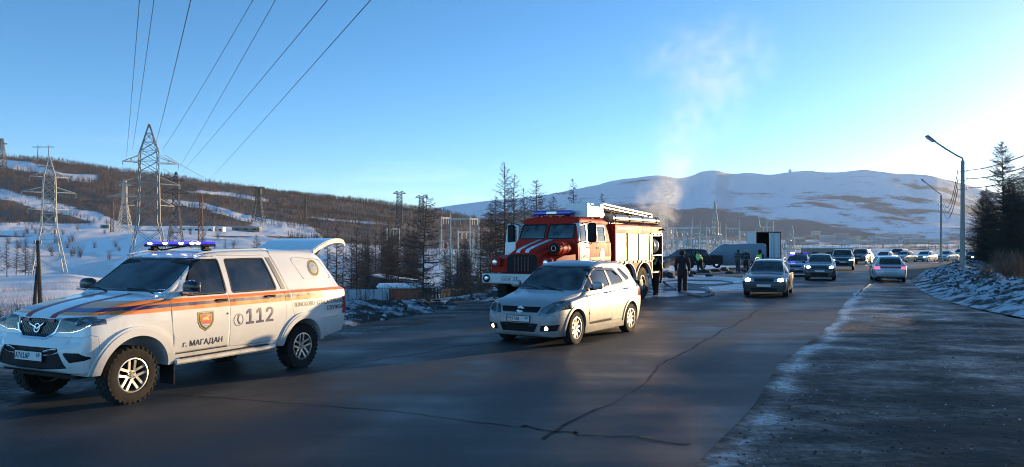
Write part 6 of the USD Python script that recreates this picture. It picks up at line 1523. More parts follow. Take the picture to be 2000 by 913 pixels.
# ---------------------------------------------------------------- street lamps and their wires
LAMPPOST = pbr('lamp_post_concrete', (0.30, 0.28, 0.25), .8, vary=.2, bump=.2)
WIRE = pbr('wire_black', (0.02, 0.02, 0.022), .6)
def lamp(label, px, py, Y, ptop, phead, r):
    b = at(px, py, Y)
    zt = at(px, ptop, Y)[2]; hd = at(*phead, Y - .6); z0 = float(land(b[0], b[1])) - .1
    T = thing('street_lamp', label, 'street lamp', (b[0], b[1], z0))
    L = lambda p: np.array(p) - [b[0], b[1], z0]
    top = L((b[0] + .1, b[1], zt)); h = L(hd)
    part(T, 'pole', rod((0, 0, 0), top, r * 1.25, r * .85, 12), LAMPPOST, 40)
    d = (h - top) / np.linalg.norm(h - top)
    arm = curve([top + [0, 0, -.3], top + [0, 0, .12], top + d * .45 + [0, 0, .08], h - d * .1], 20)
    part(T, 'arm', tube(arm, r * .42, 8), LAMPPOST, True)
    hm = rbox((0, 0, 0), (.85, .30, .17), .07)
    hm.vertices[:, 1] *= np.interp(hm.vertices[:, 0], [-.4, .4], [.6, 1.1]); hm.vertices[:, 2] *= np.interp(hm.vertices[:, 0], [-.4, .4], [.7, 1.0])
    ang = math.degrees(math.atan2(d[2], math.hypot(d[0], d[1]))); az = math.degrees(math.atan2(d[1], d[0]))
    M = trimesh.transformations.euler_matrix(0, math.radians(-ang), math.radians(az), 'rxyz')
    hm.apply_transform(trimesh.transformations.rotation_matrix(math.radians(-ang), (0, 1, 0))); hm.apply_transform(trimesh.transformations.rotation_matrix(math.radians(az), (0, 0, 1))); hm.apply_translation(h + d * .35)
    lh = part(T, 'lamp_head', hm, STEEL)
    gl = rbox((0, 0, -.085), (.6, .22, .06), .03)
    gl.apply_transform(trimesh.transformations.rotation_matrix(math.radians(-ang), (0, 1, 0))); gl.apply_transform(trimesh.transformations.rotation_matrix(math.radians(az), (0, 0, 1))); gl.apply_translation(h + d * .38)
    part(lh, 'lamp_glass', gl, PLATE)
    for k, dz in enumerate((.75, 1.3, 1.9)):
        part(T, 'wire_bracket', cat([rod(top + [-.35, 0, -dz], top + [.3, 0, -dz], .02, n=6), rod(top + [-.32, 0, -dz], top + [-.32, 0, -dz + .16], .04, n=8), rod(top + [.27, 0, -dz], top + [.27, 0, -dz + .16], .04, n=8)]), STEEL)
    part(T, 'base_collar', rod((0, 0, 0), (0, 0, .35), r * 1.7, r * 1.5, 12), LAMPPOST, 40)
    return [top + [b[0], b[1], z0 - dz + .1] for dz in (.75, 1.3, 1.9)]
A1 = lamp('nearer tall street lamp with a long raised arm, left of the big bare larches', 1880, 541, 49, 314, (1826, 277), .13)
A2 = lamp('farther street lamp standing among the queueing cars on the bend', 1838, 512, 98, 382, (1808, 357), .13)
def sag(a, b, s, n=40):
    t = np.linspace(0, 1, n)[:, None]
    c = a * (1 - t) + b * t
    c[:, 2] -= 4 * s * (t * (1 - t))[:, 0]
    return c
for k in range(3):
    single('overhead_wire', tube(sag(A1[k] + [.27, 0, 0], at(2120, [248, 278, 300][k], 24), .3), .028, 5), WIRE, ('upper', 'middle', 'lower')[k] + ' of the three thin wires running right from the nearer street lamp', 'wire', None, True)
    single('overhead_wire', tube(sag(A1[k] - [.32, 0, 0], A2[k] + [.27, 0, 0], 1.6), .026, 5), WIRE, ('upper', 'middle', 'lower')[k] + ' of the three sagging wires between the two street lamps', 'wire', None, True)

# ---------------------------------------------------------------- lattice pylons and the power lines
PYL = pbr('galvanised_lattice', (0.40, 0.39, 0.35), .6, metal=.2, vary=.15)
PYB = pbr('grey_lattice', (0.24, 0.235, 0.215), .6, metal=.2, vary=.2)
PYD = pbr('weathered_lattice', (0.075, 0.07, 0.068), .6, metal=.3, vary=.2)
RUST = pbr('rusty_lattice', (0.18, 0.085, 0.05), .75, vary=.2)
INSUL = pbr('insulator_glass', (0.25, 0.30, 0.28), .2)
def pylon(label, px, py_base, py_top, Y, prof, arms, rot, m=PYL, r=.075, panels=None, name='lattice_pylon', group=None):
    """prof: (fraction of height, half width) pairs; arms: (fraction, reach left, reach right, drop)."""
    b = at(px, py_base, Y)
    z0 = float(land(b[0], b[1])) - .2
    H = at(px, py_top, Y)[2] - z0
    T = thing(name, label, 'pylon', (b[0], b[1], z0), rot, group)
    F, Wd = np.array(prof).T
    hw = lambda f: np.interp(f, F, Wd)
    lev = panels if panels is not None else np.r_[0, np.cumsum([.16, .14, .12, .10, .085, .075, .07, .065, .06, .055, .05])]
    lev = np.array([f for f in lev if f < F[-1] - .01] + [F[-1]])
    cor = lambda f, i: np.array([(1, 1), (-1, 1), (-1, -1), (1, -1)][i % 4] + (0,), float) * [hw(f), hw(f), 0] + [0, 0, f * H]
    for i in range(4):
        part(T, 'leg', tube([cor(f, i) for f in sorted(set(np.r_[F, lev]))], r * 1.05, 4), m, False)
        for a, c in zip(lev[:-1], lev[1:]):
            part(T, 'brace', rod(cor(a, i), cor(c, i + 1), r * .8, n=4), m, False)
            part(T, 'brace', rod(cor(a, i + 1), cor(c, i), r * .75, n=4), m, False)
            if c < F[-1]:
                part(T, 'strut', rod(cor(c, i), cor(c, i + 1), r * .7, n=4), m, False)
    ends = []
    for f, l, rr, drop in arms:
        for sg, ln in ((-1, l), (1, rr)):
            if not ln:
                continue
            tip = np.array([sg * ln, 0, f * H])
            ms = [rod(np.array([sg * hw(f), s * hw(f), f * H]), tip, r * 1.1, n=4) for s in (1, -1)] + [rod(np.array([sg * hw(f + .05), s * hw(f + .05), (f + .045) * H]), tip, r * .8, n=4) for s in (1, -1)]
            k = .5
            ms += [rod(np.array([sg * (hw(f) * (1 - k) + ln * k), hw(f) * (1 - k) * s, f * H]), np.array([sg * (hw(f) * .5 + ln * .5), 0, (f + .024) * H]), r * .5, n=4) for s in (1, -1)]
            ar = part(T, 'crossarm', cat(ms), m, False)
            if drop:
                ins = lathe(sum([[(.05, -.18 * i), (.15, -.18 * i - .03), (.05, -.18 * i - .09)] for i in range(int(drop / .18))], []), 8, 'z')
                part(ar, 'insulator', moved(ins, tip), INSUL, False)
            a = math.radians(rot)
            q = tip - [0, 0, drop]
            ends.append(np.array([b[0] + q[0] * math.cos(a) - q[1] * math.sin(a), b[1] + q[0] * math.sin(a) + q[1] * math.cos(a), z0 + q[2]]))
    ends.append(np.array([b[0], b[1], z0 + H]))
    return ends
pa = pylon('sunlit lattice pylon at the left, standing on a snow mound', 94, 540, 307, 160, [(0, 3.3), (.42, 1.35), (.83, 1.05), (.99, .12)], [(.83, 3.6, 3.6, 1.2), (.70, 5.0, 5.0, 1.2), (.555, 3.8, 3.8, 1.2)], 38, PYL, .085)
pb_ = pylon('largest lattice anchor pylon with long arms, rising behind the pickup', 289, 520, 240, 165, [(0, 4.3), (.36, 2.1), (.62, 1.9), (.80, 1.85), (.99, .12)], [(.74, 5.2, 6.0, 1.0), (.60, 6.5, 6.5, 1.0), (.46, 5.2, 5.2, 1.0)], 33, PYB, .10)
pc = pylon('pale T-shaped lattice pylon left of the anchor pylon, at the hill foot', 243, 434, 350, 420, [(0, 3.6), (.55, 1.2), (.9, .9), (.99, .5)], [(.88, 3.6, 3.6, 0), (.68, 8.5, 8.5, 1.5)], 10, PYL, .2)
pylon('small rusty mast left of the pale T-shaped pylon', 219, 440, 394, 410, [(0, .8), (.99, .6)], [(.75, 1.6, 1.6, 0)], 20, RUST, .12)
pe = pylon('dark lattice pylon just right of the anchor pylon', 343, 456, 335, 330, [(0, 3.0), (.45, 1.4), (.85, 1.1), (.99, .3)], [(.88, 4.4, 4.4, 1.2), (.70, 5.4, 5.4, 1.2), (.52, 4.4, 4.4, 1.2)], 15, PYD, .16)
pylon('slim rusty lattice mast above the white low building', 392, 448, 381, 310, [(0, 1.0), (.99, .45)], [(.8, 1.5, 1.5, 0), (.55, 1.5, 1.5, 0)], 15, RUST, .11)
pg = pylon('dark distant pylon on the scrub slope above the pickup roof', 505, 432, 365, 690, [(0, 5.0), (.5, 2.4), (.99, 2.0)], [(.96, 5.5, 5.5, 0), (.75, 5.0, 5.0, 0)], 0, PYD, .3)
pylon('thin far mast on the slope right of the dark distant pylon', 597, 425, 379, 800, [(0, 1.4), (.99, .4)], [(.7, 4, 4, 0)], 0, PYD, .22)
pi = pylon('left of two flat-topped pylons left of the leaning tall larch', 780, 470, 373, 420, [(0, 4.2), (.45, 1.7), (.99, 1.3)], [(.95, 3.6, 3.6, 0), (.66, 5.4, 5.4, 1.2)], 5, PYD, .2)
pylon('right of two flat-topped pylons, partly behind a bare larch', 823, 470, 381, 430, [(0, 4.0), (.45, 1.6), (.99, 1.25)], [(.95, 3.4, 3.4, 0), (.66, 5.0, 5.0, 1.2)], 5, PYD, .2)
def h_pylon(label, px, Y, pyb, pyt, half):
    b = at(px, pyb, Y); z0 = float(land(b[0], b[1])) - 2; H = at(px, pyt, Y)[2] - z0
    T = thing('portal_pylon', label, 'pylon', (b[0], b[1], z0), 8)
    for sg in (1, -1):
        part(T, 'leg', cat([rod((sg * half * 1.25, dy, 0), (sg * half, dy * .3, H), .42, .3, 4) for dy in (1.6, -1.6)]), PYD, False)
        part(T, 'peak', rod((sg * half, 0, H), (sg * half * 1.12, 0, H + 4.5), .35, .2, 4), PYD, False)
    part(T, 'crossarm', cat([rod((-half * 2.1, 0, H + dz), (half * 2.1, 0, H + dz), .32, n=4) for dz in (0, -1.6)]), PYD, False)
h_pylon('H-shaped portal pylon on the ridge skyline above the sunlit pylon', 84, 1250, 322, 287, 8)
pylon('distant pylon leg at the left edge on the ridge', 2, 318, 270, 1150, [(0, 6.0), (.99, 2)], [(.8, 9, 9, 0)], 8, PYD, .4)
pylon('lattice mast of the substation with a spike, behind the wrecked van', 1397, 506, 392, 215, [(0, .8), (.62, .6), (.99, .06)], [], 20, PYL, .09)
pylon('white lattice mast above the police car', 1545, 500, 441, 240, [(0, 1.0), (.99, .35)], [(.92, 2.2, 0, 0)], 20, PYL, .10)
pylon('spiked lattice tower of the substation above the box lorry', 1481, 500, 423, 235, [(0, 1.1), (.6, .7), (.99, .06)], [(.6, 2, 2, 0)], 20, PYL, .10)
def line(label, a, px, py, Y, r=.03, s=1.0, over=1.6):
    """A power line from a to the place seen at the top of the picture, carried on beyond it."""
    b = at(px, py, Y)
    e = a + (b - a) * over
    single('power_line', tube(sag(a, e, s, 80), r, 5), WIRE, label, 'power line', None, True)
V = lambda px, py, Y: at(px, py, Y)
line('leftmost power line, rising almost straight up from the anchor pylon', V(247, 305, 165), 272, -15, 60, .03)
line('second power line from the left, rising from the anchor pylon', V(259, 290, 166), 300, -15, 60, .03)
line('third power line from the left, thicker, off the anchor pylon right side', V(303, 285, 166), 370, -15, 50, .034)
line('fourth power line from the left, rising from the right arm of the anchor pylon', V(318, 292, 168), 492, -15, 70, .03)
line('fifth power line from the left, passing above the dark lattice pylon', V(345, 336, 330), 536, -15, 70, .034)
line('sixth power line, second from the right of the fan in the sky', V(355, 336, 330), 634, -15, 60, .034)
line('rightmost power line of the fan in the sky', V(402, 358, 500), 716, -15, 55, .036)
for k, (a, b) in enumerate(((V(322, 303, 165), V(505, 366, 690)), (V(318, 330, 165), V(505, 380, 690)), (V(343, 338, 330), V(505, 370, 690)))):
    single('power_line', tube(sag(a, b, 6), .05, 5), WIRE, ('upper', 'lower', 'middle')[k] + ' power line from the near pylons back to the dark distant pylon', 'power line', None, True)
for k, dz in enumerate((345, 380)):
    single('power_line', tube(sag(V(110, dz, 160), V(247, dz - 18, 420), 4), .035, 5), WIRE, ('upper', 'lower')[k] + ' line between the sunlit pylon and the pale T-shaped pylon', 'power line', None, True)

# ---------------------------------------------------------------- substation
CONC = pbr('pale_concrete', (0.52, 0.49, 0.43), .8, vary=.15)
def portal(label, px0, px1, pyb, pyt, Y, spike=(18, 18), group=None):
    a, b = at(px0, pyb, Y), at(px1, pyb, Y + 3)
    za, zb = float(land(a[0], a[1])), float(land(b[0], b[1]))
    T = thing('substation_portal', label, 'portal frame', (a[0], a[1], za - .2))
    zt = at(px0, pyt, Y)[2] - za
    d = b - a
    sp = [s / FPX * Y for s in spike]
    part(T, 'column', rod((0, 0, 0), (0, 0, zt + .4), .21, .16, 8), CONC, 40)
    part(T, 'column', rod((d[0], d[1], zb - za), (d[0], d[1], zt + .4), .21, .16, 8), CONC, 40)
    u = np.array([d[0], d[1], 0])
    for k in (-.28, .28):
        part(T, 'beam', rod(np.array([0, 0, zt + k * .5]), u + [0, 0, zt + k * .5], .09, n=4), CONC, False)
    part(T, 'beam_lattice', cat([rod(u * (i / 10) + [0, 0, zt + .14 * (-1) ** i], u * ((i + 1) / 10) + [0, 0, zt - .14 * (-1) ** i], .06, n=4) for i in range(10)]), CONC, False)
    for q, s in ((np.zeros(3), sp[0]), (u, sp[1])):
        if s > .3:
            part(T, 'lightning_spike', rod(q + [0, 0, zt + .3], q + [0, 0, zt + s], .10, .03, 6), CONC, 40)
    for k in (.22, .5, .78):
        part(T, 'hanging_insulator', rod(u * k + [0, 0, zt - .1], u * k + [0, 0, zt - 1.6], .10, n=6), INSUL, 40)
for i, (a, b, yt, Y, s, lb) in enumerate(((1304, 1337, 445, 205, (20, 0), 'portal frame of the substation nearest the fire engine'), (1352, 1368, 444, 215, (22, 16), 'narrow portal frame with two tall spikes above the burnt minivan'), (1380, 1407, 444, 225, (0, 12), 'portal frame behind the spiked lattice mast'),
    (1418, 1444, 445, 210, (10, 18), 'bright portal frame above the wrecked van nose'), (1485, 1511, 443, 235, (0, 16), 'portal frame above the box lorry roof'), (1315, 1350, 452, 240, (12, 10), 'farther portal frame behind the walking person'), (1446, 1480, 452, 245, (0, 0), 'low long portal frame left of the box lorry'),
    (862, 880, 424, 190, (0, 14), 'left portal frame of the substation part behind the tall thin larch'), (880, 918, 426, 190, (0, 16), 'wide portal frame of the substation part left of the fire engine'), (918, 935, 426, 192, (0, 0), 'right portal frame of the substation part left of the fire engine'), (756, 780, 446, 210, (0, 0), 'small pale portal frame above the thicket'), (895, 925, 452, 170, (0, 0), 'low portal frame in front of the left substation part'))):
    portal(lb, a, b, 503, yt, Y, s)
def ipost():
    T = thing('insulator_post', 'slim pale insulator post on a stand, in the substation behind the wrecked vehicles', 'insulator post', (0, 0, 0), 0, 'insulator posts behind the wrecked vehicles')
    part(T, 'stand', cat([rod((0, 0, 0), (0, 0, 3.0), .16, .14, 6)]), CONC, 40)
    part(T, 'insulator_stack', lathe(sum([[(.10, 3.0 + .2 * i), (.19, 3.04 + .2 * i), (.10, 3.12 + .2 * i)] for i in range(9)], []), 8, 'z'), INSUL, False)
    part(T, 'top_cap', rbox((0, 0, 4.85), (.7, .12, .12), .03), ALU)
    return T
P0, n0 = None, 0
rg = np.random.default_rng(12)
for k in range(150):
    if k < 104:
        px, Y = rg.uniform(1293, 1548), rg.uniform(165, 250)
    elif k < 140:
        px, Y = rg.uniform(858, 940), rg.uniform(150, 200)
    else:
        px, Y = rg.uniform(745, 800), rg.uniform(190, 230)
    p = at(px, 490, Y)
    z = float(land(p[0], p[1])) - .1
    sc = (1, 1, rg.uniform(.55, 1.5))
    if P0 is None:
        P0 = ipost()
        x = UsdGeom.Xformable(stage.GetPrimAtPath(P0)); x.ClearXformOpOrder()
        x.AddTranslateOp().Set(Gf.Vec3d(*map(float, (p[0], p[1], z)))); continue
    w_ = ('behind the wrecked vehicles', 'left of the fire engine', 'above the thicket')[(k >= 104) + (k >= 140)]
    copy_of(P0, 'slim pale insulator post on a stand, in the substation ' + w_, 'insulator post', (p[0], p[1], z), rg.uniform(0, 180), 'insulator posts ' + w_, sc)
for px, lb in ((1498, 'left of two thin double-headed yard lamps above the box lorry'), (1511, 'right of two thin double-headed yard lamps above the box lorry'), (1384, 'yard lamp with two small heads above the wrecked van nose')):
    p = at(px, 500, 225 if px > 1400 else 120); z0 = float(land(p[0], p[1])); zt = at(px, 432 if px > 1400 else 462, p[1])[2] - z0
    T = thing('yard_lamp', lb, 'yard lamp', (p[0], p[1], z0))
    part(T, 'pole', rod((0, 0, 0), (0, 0, zt), .13 if px > 1400 else .06, n=8), CONC if px > 1400 else STEEL, 40)
    for sg in (1, -1):
        part(T, 'lamp_arm', cat([tube(curve([(0, 0, zt - .6), (sg * .5, 0, zt - .1), (sg * 1.3, 0, zt)], 8), .06, 5), rbox((sg * 1.4, 0, zt), (.7, .25, .16), .05)]), CONC, False)

# ---------------------------------------------------------------- buildings, walls and fences below the road
PLASTER = pbr('whitewash', (0.62, 0.60, 0.56), .85, vary=.12, bump=.2)
BRICKB = pbr('brown_render', (0.22, 0.17, 0.13), .9, vary=.2)
SNOWM = pbr('roof_snow', (0.78, 0.79, 0.82), .7, vary=.03, bump=.3, bscale=4)
VOID = pbr('dark_opening', (0.02, 0.02, 0.022), .5)
def house(label, px, py, Y, w, d, h, rot, wall, nwin, roof=SNOWM, cat_='building', wh=1.1, z=None):
    p = at(px, py, Y)
    z0 = (float(land(p[0], p[1])) if z is None else z) - .3
    T = thing('low_building', label, cat_, (p[0], p[1], z0), rot)
    part(T, 'wall', rbox((0, 0, h / 2), (w, d, h), .05), wall)
    rf = part(T, 'roof', rbox((0, 0, h + .12), (w + .3, d + .3, .26), .08), roof)
    for k in range(nwin):
        x = -w / 2 + w * (k + .6) / (nwin + .2)
        wd = part(T, 'window', rbox((x, -d / 2 - .01, h * .55), (w / nwin * .42, .06, wh), .01), VOID)
        part(wd, 'sill', rbox((x, -d / 2 - .05, h * .55 - wh / 2 - .04), (w / nwin * .5, .14, .07), .01), wall)
    if nwin > 1:
        part(T, 'door', rbox((w / 2 - 1.2, -d / 2 - .02, 1.25), (1.0, .08, 2.0), .02), RUST)
house('long whitewashed low building with a row of dark windows, behind the light bar', 388, 449, 500, 22, 8, 4.2, 4, PLASTER, 5)
house('small grey-green hut left of the anchor pylon', 207, 442, 500, 5.5, 4, 2.6, 5, pbr('grey_green_sheet', (.16, .19, .17), .7), 1)
house('low brown shed with a pale roof above the raised hatch', 482, 447, 560, 20, 7, 3.4, 6, BRICKB, 3)
house('pale stucco annex near the right end of the whitewashed building', 428, 446, 505, 7, 7, 4.0, 4, PLASTER, 2)
house('dark flat-roofed building with a pale end, beyond the queue of cars', 1614, 478, 190, 11, 6, 3.2, -8, BRICKB, 3)
ORNG = pbr('orange_red_container_paint', (0.42, 0.10, 0.045), .6, vary=.15, dirt=((.05, .04, .035), 0, 1.4, .4))
GREYW = pbr('grey_concrete_panel', (0.30, 0.31, 0.34), .85, vary=.15, bump=.2)
def by_px(px, Y):
    p = at(px, 500, Y)
    return p[0], p[1]
def wall_run(name, label, cat_, px0, px1, Y, pyt, m, n, hb=3.0, pn='concrete_panel', cap=False, dY=0):
    (xa, ya), (xb, yb) = by_px(px0, Y), by_px(px1, Y + dY)
    zt = at(px0, pyt, Y)[2]
    T = thing(name, label, cat_, (xa, ya, zt - hb), math.degrees(math.atan2(yb - ya, xb - xa)))
    L = math.hypot(xb - xa, yb - ya)
    for k in range(n):
        part(T, pn, rbox((L * (k + .5) / n, .006 * (k % 2), hb / 2 - .02 * (k % 2)), (L / n - .03, .14, hb), .02), m)
    if cap:
        part(T, 'snow_cap', rbox((L / 2, .05, hb + .05), (L + .2, .4, .16), .07), SNOWM)
    return T, L
wall_run('concrete_wall', 'pale grey concrete panel wall just right of the pickup tail', 'wall', 664, 748, 38, 565, GREYW, 5, 2.6)
T = thing('container', 'orange red container with a snowy roof and pale end wall below the road', 'container', (*by_px(794, 39), at(794, 563, 39)[2] - 2.3), 8)
part(T, 'container_wall', rbox((0, 1.1, 1.15), (1.75, 2.2, 2.3), .02), ORNG)
for k in range(8):
    part(T, 'wall_rib', rbox((-.80 + k * .228, -.012, 1.15), (.09, .05, 2.2), .015), ORNG)
part(T, 'end_wall', rbox((-1.18, .6, 1.13), (.58, 1.3, 2.26), .02), PLASTER)
part(T, 'roof_snow', rbox((-.1, 1.1, 2.38), (2.9, 2.4, .18), .08), SNOWM)
T = thing('wooden_shed', 'dark wooden shed with a sloping snow covered roof behind the orange container', 'shed', (*by_px(785, 50), at(785, 545, 50)[2] - 2.6), 0)
WOODM = pbr('grey_weathered_wood', (0.085, 0.075, 0.068), .9, vary=.3, bump=.3)
for k in range(12):
    part(T, 'plank', rbox((-1.6 + k * .285, 0, 1.15 + .04 * math.sin(k)), (.27, .05, 2.3), .01), WOODM)
part(T, 'side_wall', rbox((0, 1.3, 1.0), (3.3, 2.2, 2.0), .02), WOODM)
part(T, 'shed_window', rbox((.55, -.03, 1.72), (.42, .04, .36), .01), PLATE)
rf = rbox((0, .9, 0), (4.0, 3.0, .10), .02); part(T, 'roof', moved(rf, (0, 0, 2.42), ry=9), WOODM)
part(T, 'roof_snow', moved(rbox((0, .9, .10), (3.95, 2.9, .12), .05), (0, 0, 2.42), ry=9), SNOWM)
FENCEW = pbr('pale_fence_wood', (0.25, 0.20, 0.14), .85, vary=.3, rep=.3)
def fence(label, px0, px1, Y, pyt, n, dY=0):
    (xa, ya), (xb, yb) = by_px(px0, Y), by_px(px1, Y + dY)
    zt = at(px0, pyt, Y)[2]
    T = thing('picket_fence', label, 'fence', (xa, ya, zt - 1.6), math.degrees(math.atan2(yb - ya, xb - xa)))
    L = math.hypot(xb - xa, yb - ya)
    rg = np.random.default_rng(n)
    for k in range(n):
        part(T, 'picket', moved(rbox((0, 0, .8 + rg.uniform(-.06, .06)), (.09, .025, 1.6), .008), (L * k / (n - 1), 0, 0), ry=rg.uniform(-3, 3)), FENCEW)
    for z in (.5, 1.3):
        part(T, 'rail', rbox((L / 2, .03, z), (L, .04, .07), .01), FENCEW)
fence('short weathered picket fence right of the orange container', 800, 860, 40, 563, 22)
fence('long weathered picket fence on the slope left of the fire engine bumper', 862, 958, 42, 566, 34, 3)
WOODP = pbr('tarred_pole_wood', (0.035, 0.03, 0.028), .9, vary=.3)
p = at(72, 604, 50); z0 = float(land(p[0], p[1])) - .3
T = thing('utility_pole', 'dark A-shaped wooden utility pole left of the pickup bonnet', 'utility pole', (p[0], p[1], z0))
zt = at(72, 470, 50)[2] - z0
part(T, 'pole', rod((.28, 0, 0), (0, 0, zt), .15, .10, 8), WOODP, 40)
part(T, 'strut_pole', rod((-.35, .2, 0), (-.02, .05, zt * .66), .13, .10, 8), WOODP, 40)
part(T, 'top_bracket', cat([rod((-.25, 0, zt - .2), (.25, 0, zt - .2), .025, n=6), rod((.2, 0, zt - .2), (.2, 0, zt), .04, n=8), rod((-.2, 0, zt - .2), (-.2, 0, zt), .04, n=8)]), STEEL)
# radar dome on the mountain top, far town blocks
p = at(1543, 336, 5950); zt = float(land(p[0], p[1]))
T = thing('radar_dome', 'tiny pale dome on the flat mountain top', 'dome', (p[0], p[1], zt - 4))
part(T, 'dome', trimesh.creation.icosphere(3, 13).apply_translation((0, 0, 16)), PLASTER, True)
part(T, 'dome_base', lathe([(0, 0), (11, 0), (10, 12), (0, 12)], 16, 'z'), CONC, 40)
rg = np.random.default_rng(77)
APT = [pbr('apartment_panel_%s' % n, c, .85, vary=.15) for n, c in (('white', (.42, .42, .42)), ('grey', (.3, .31, .32)), ('ochre', (.36, .31, .25)))]
for k in range(70):
    px = rg.uniform(1545, 1850) if k < 58 else rg.uniform(1180, 1540); Y = rg.uniform(2450, 3300)
    p = at(px, 470, Y); w, h = rg.uniform(28, 80), rg.choice([9, 14, 15, 27])
    T = thing('apartment_block', 'hazy apartment block of the town at the mountain foot', 'apartment block', (p[0], p[1], float(land(p[0], p[1])) - 2), rg.uniform(-30, 30), 'apartment blocks of the far town')
    part(T, 'wall', rbox((0, 0, h / 2), (w, 13, h), 0), APT[k % 3], False)
    part(T, 'roof', rbox((0, 0, h + .6), (w + .6, 13.6, 1.2), 0), SNOWM if k % 2 else CONC, False)
    part(T, 'window_rows', cat([rbox((x, -6.52, z), (1.8, .2, 1.5), 0) for z in np.arange(2.2, h - 1, 3) for x in np.arange(-w / 2 + 2, w / 2 - 1, 4)]), VOID, False)
    tag(stage.GetPrimAtPath(T + '/window_rows'), None, None, None, 'stuff')
p = at(1676, 470, 330)
T = thing('road_sign', 'small pale square road sign on a post beyond the queue', 'road sign', (p[0], p[1], float(land(p[0], p[1]))))
part(T, 'post', rod((0, 0, 0), (0, 0, 4.5), .08, n=6), STEEL, 40)
part(T, 'sign_board', rbox((0, 0, at(1676, 466, 330)[2] - float(land(p[0], p[1]))), (1.9, .06, 2.2), .02), pbr('sign_yellow', (.5, .48, .3), .5))

# ---------------------------------------------------------------- bare larches, shrubs and the hillside wood
BARK = pbr('larch_bark', (0.045, 0.036, 0.030), .95, vary=.35, scale=4)
TWIG = pbr('larch_twigs', (0.075, 0.055, 0.043), .95, vary=.3, scale=.8, rep=.25)
TWIGD = pbr('dark_larch_twigs', (0.050, 0.041, 0.034), .95, vary=.3, scale=.8, rep=.2)
def strips(P0, P1, w, rg):
    """Thin flat twigs as single triangles pairs, turned at random."""
    d = P1 - P0
    n = rg.normal(size=d.shape); n -= d * ((n * d).sum(1) / np.maximum((d * d).sum(1), 1e-9))[:, None]
    n /= np.linalg.norm(n, axis=1)[:, None]
    V = np.stack([P0 - n * w[:, None] / 2, P0 + n * w[:, None] / 2, P1], 1).reshape(-1, 3)
    return V, np.arange(len(V)).reshape(-1, 3)
def larch(h, seed, spread=.26, base=.12, nb=150, twig=16, up=.25, tl=.5, w=.018, bend=0.0):
    rg = np.random.default_rng(seed)
    zz = np.linspace(0, h, 14)
    wob = np.cumsum(rg.normal(0, .012 * h / 8, (14, 2)), 0)
    pts = np.column_stack([wob + np.column_stack([bend * (zz / h) ** 2, 0 * zz]), zz])
    trunk = tube(pts, np.interp(zz / h, [0, .1, 1], [.013 * h, .009 * h, .002 * h]), 7)
    ax = lambda z: np.array([np.interp(z, zz, pts[:, 0]), np.interp(z, zz, pts[:, 1]), z])
    limbs, A0, A1, W = [], [], [], []
    for i in range(nb):
        f = base + (1 - base) * (i + rg.uniform(0, 1)) / nb
        z = f * h
        az = rg.uniform(0, 2 * np.pi)
        L = spread * h * (1 - f) ** .75 * rg.uniform(.45, 1.15) + .12
        o = np.array([math.cos(az), math.sin(az), 0])
        rise = up * rg.uniform(-.6, 1.4) * (0.3 + f)
        t = np.linspace(0, 1, 5)
        bz = rise * L * t - .22 * L * t * (1 - f) + .30 * L * t ** 2.6
        B = ax(z) + o * (L * t)[:, None] + np.column_stack([0 * t, 0 * t, bz]) + rg.normal(0, .02 * L, (5, 3)) * t[:, None]
        limbs.append(tube(B, np.linspace(.0055 * h * (1 - f) + .008, .004, 5), 3))
        k = int(twig * (L / (spread * h) + .25)) + 3
        s = rg.uniform(.12, 1, k)
        bi = np.stack([np.interp(s, t, B[:, c]) for c in range(3)], 1)
        side = np.cross(o, [0, 0, 1])
        dd = o * rg.uniform(.2, 1, (k, 1)) + side * rg.uniform(-1, 1, (k, 1)) + np.array([0, 0, 1]) * rg.uniform(-.7, .6, (k, 1))
        ln = tl * rg.uniform(.4, 1.1, k) * (1.15 - .6 * s) * min(1, L / .8)
        e = bi + dd / np.linalg.norm(dd, axis=1)[:, None] * ln[:, None]
        A0.append(bi); A1.append(e); W.append(np.full(k, w))
        s2 = rg.uniform(.2, .95, (k, 2))
        for q in range(2):
            b2 = bi + (e - bi) * s2[:, q:q + 1]
            d2 = (dd + rg.normal(0, .7, (k, 3)))
            A0.append(b2); A1.append(b2 + d2 / np.linalg.norm(d2, axis=1)[:, None] * ln[:, None] * .45); W.append(np.full(k, w * .7))
    V, F = strips(np.vstack(A0), np.vstack(A1), np.concatenate(W), rg)
    return trunk, cat(limbs), trimesh.Trimesh(V, F, process=False)
def place(p, sink=.25):
    return (p[0], p[1], float(land(p[0], p[1])) - sink)
_protos = {}
def tree(kind, label, px, Y, ptop, group=None, rot=None, name='larch_tree', pos=None, h=None):
    """A larch at column px and distance Y whose top shows at row ptop."""
    spec = LARCH[kind]
    p = at(px, 500, Y) if pos is None else np.array(pos)
    x, y, z = place(p)
    hh = (at(px, ptop, Y)[2] - z) if h is None else h
    s = hh / spec['h']
    rot = (px * 7.3) % 360 if rot is None else rot
    if kind not in _protos:
        T = thing(name, label, 'tree', (x, y, z), rot, group, s)
        tr, lb, tw = larch(**spec)
        part(T, 'trunk', tr, BARK, True)
        cr = part(T, 'crown', tw, TWIGD if kind in ('bushy', 'great') else TWIG, False)
        part(cr, 'branches', lb, BARK, True)
        _protos[kind] = T
        return T
    return copy_of(_protos[kind], label, 'tree', (x, y, z), rot, group, s)
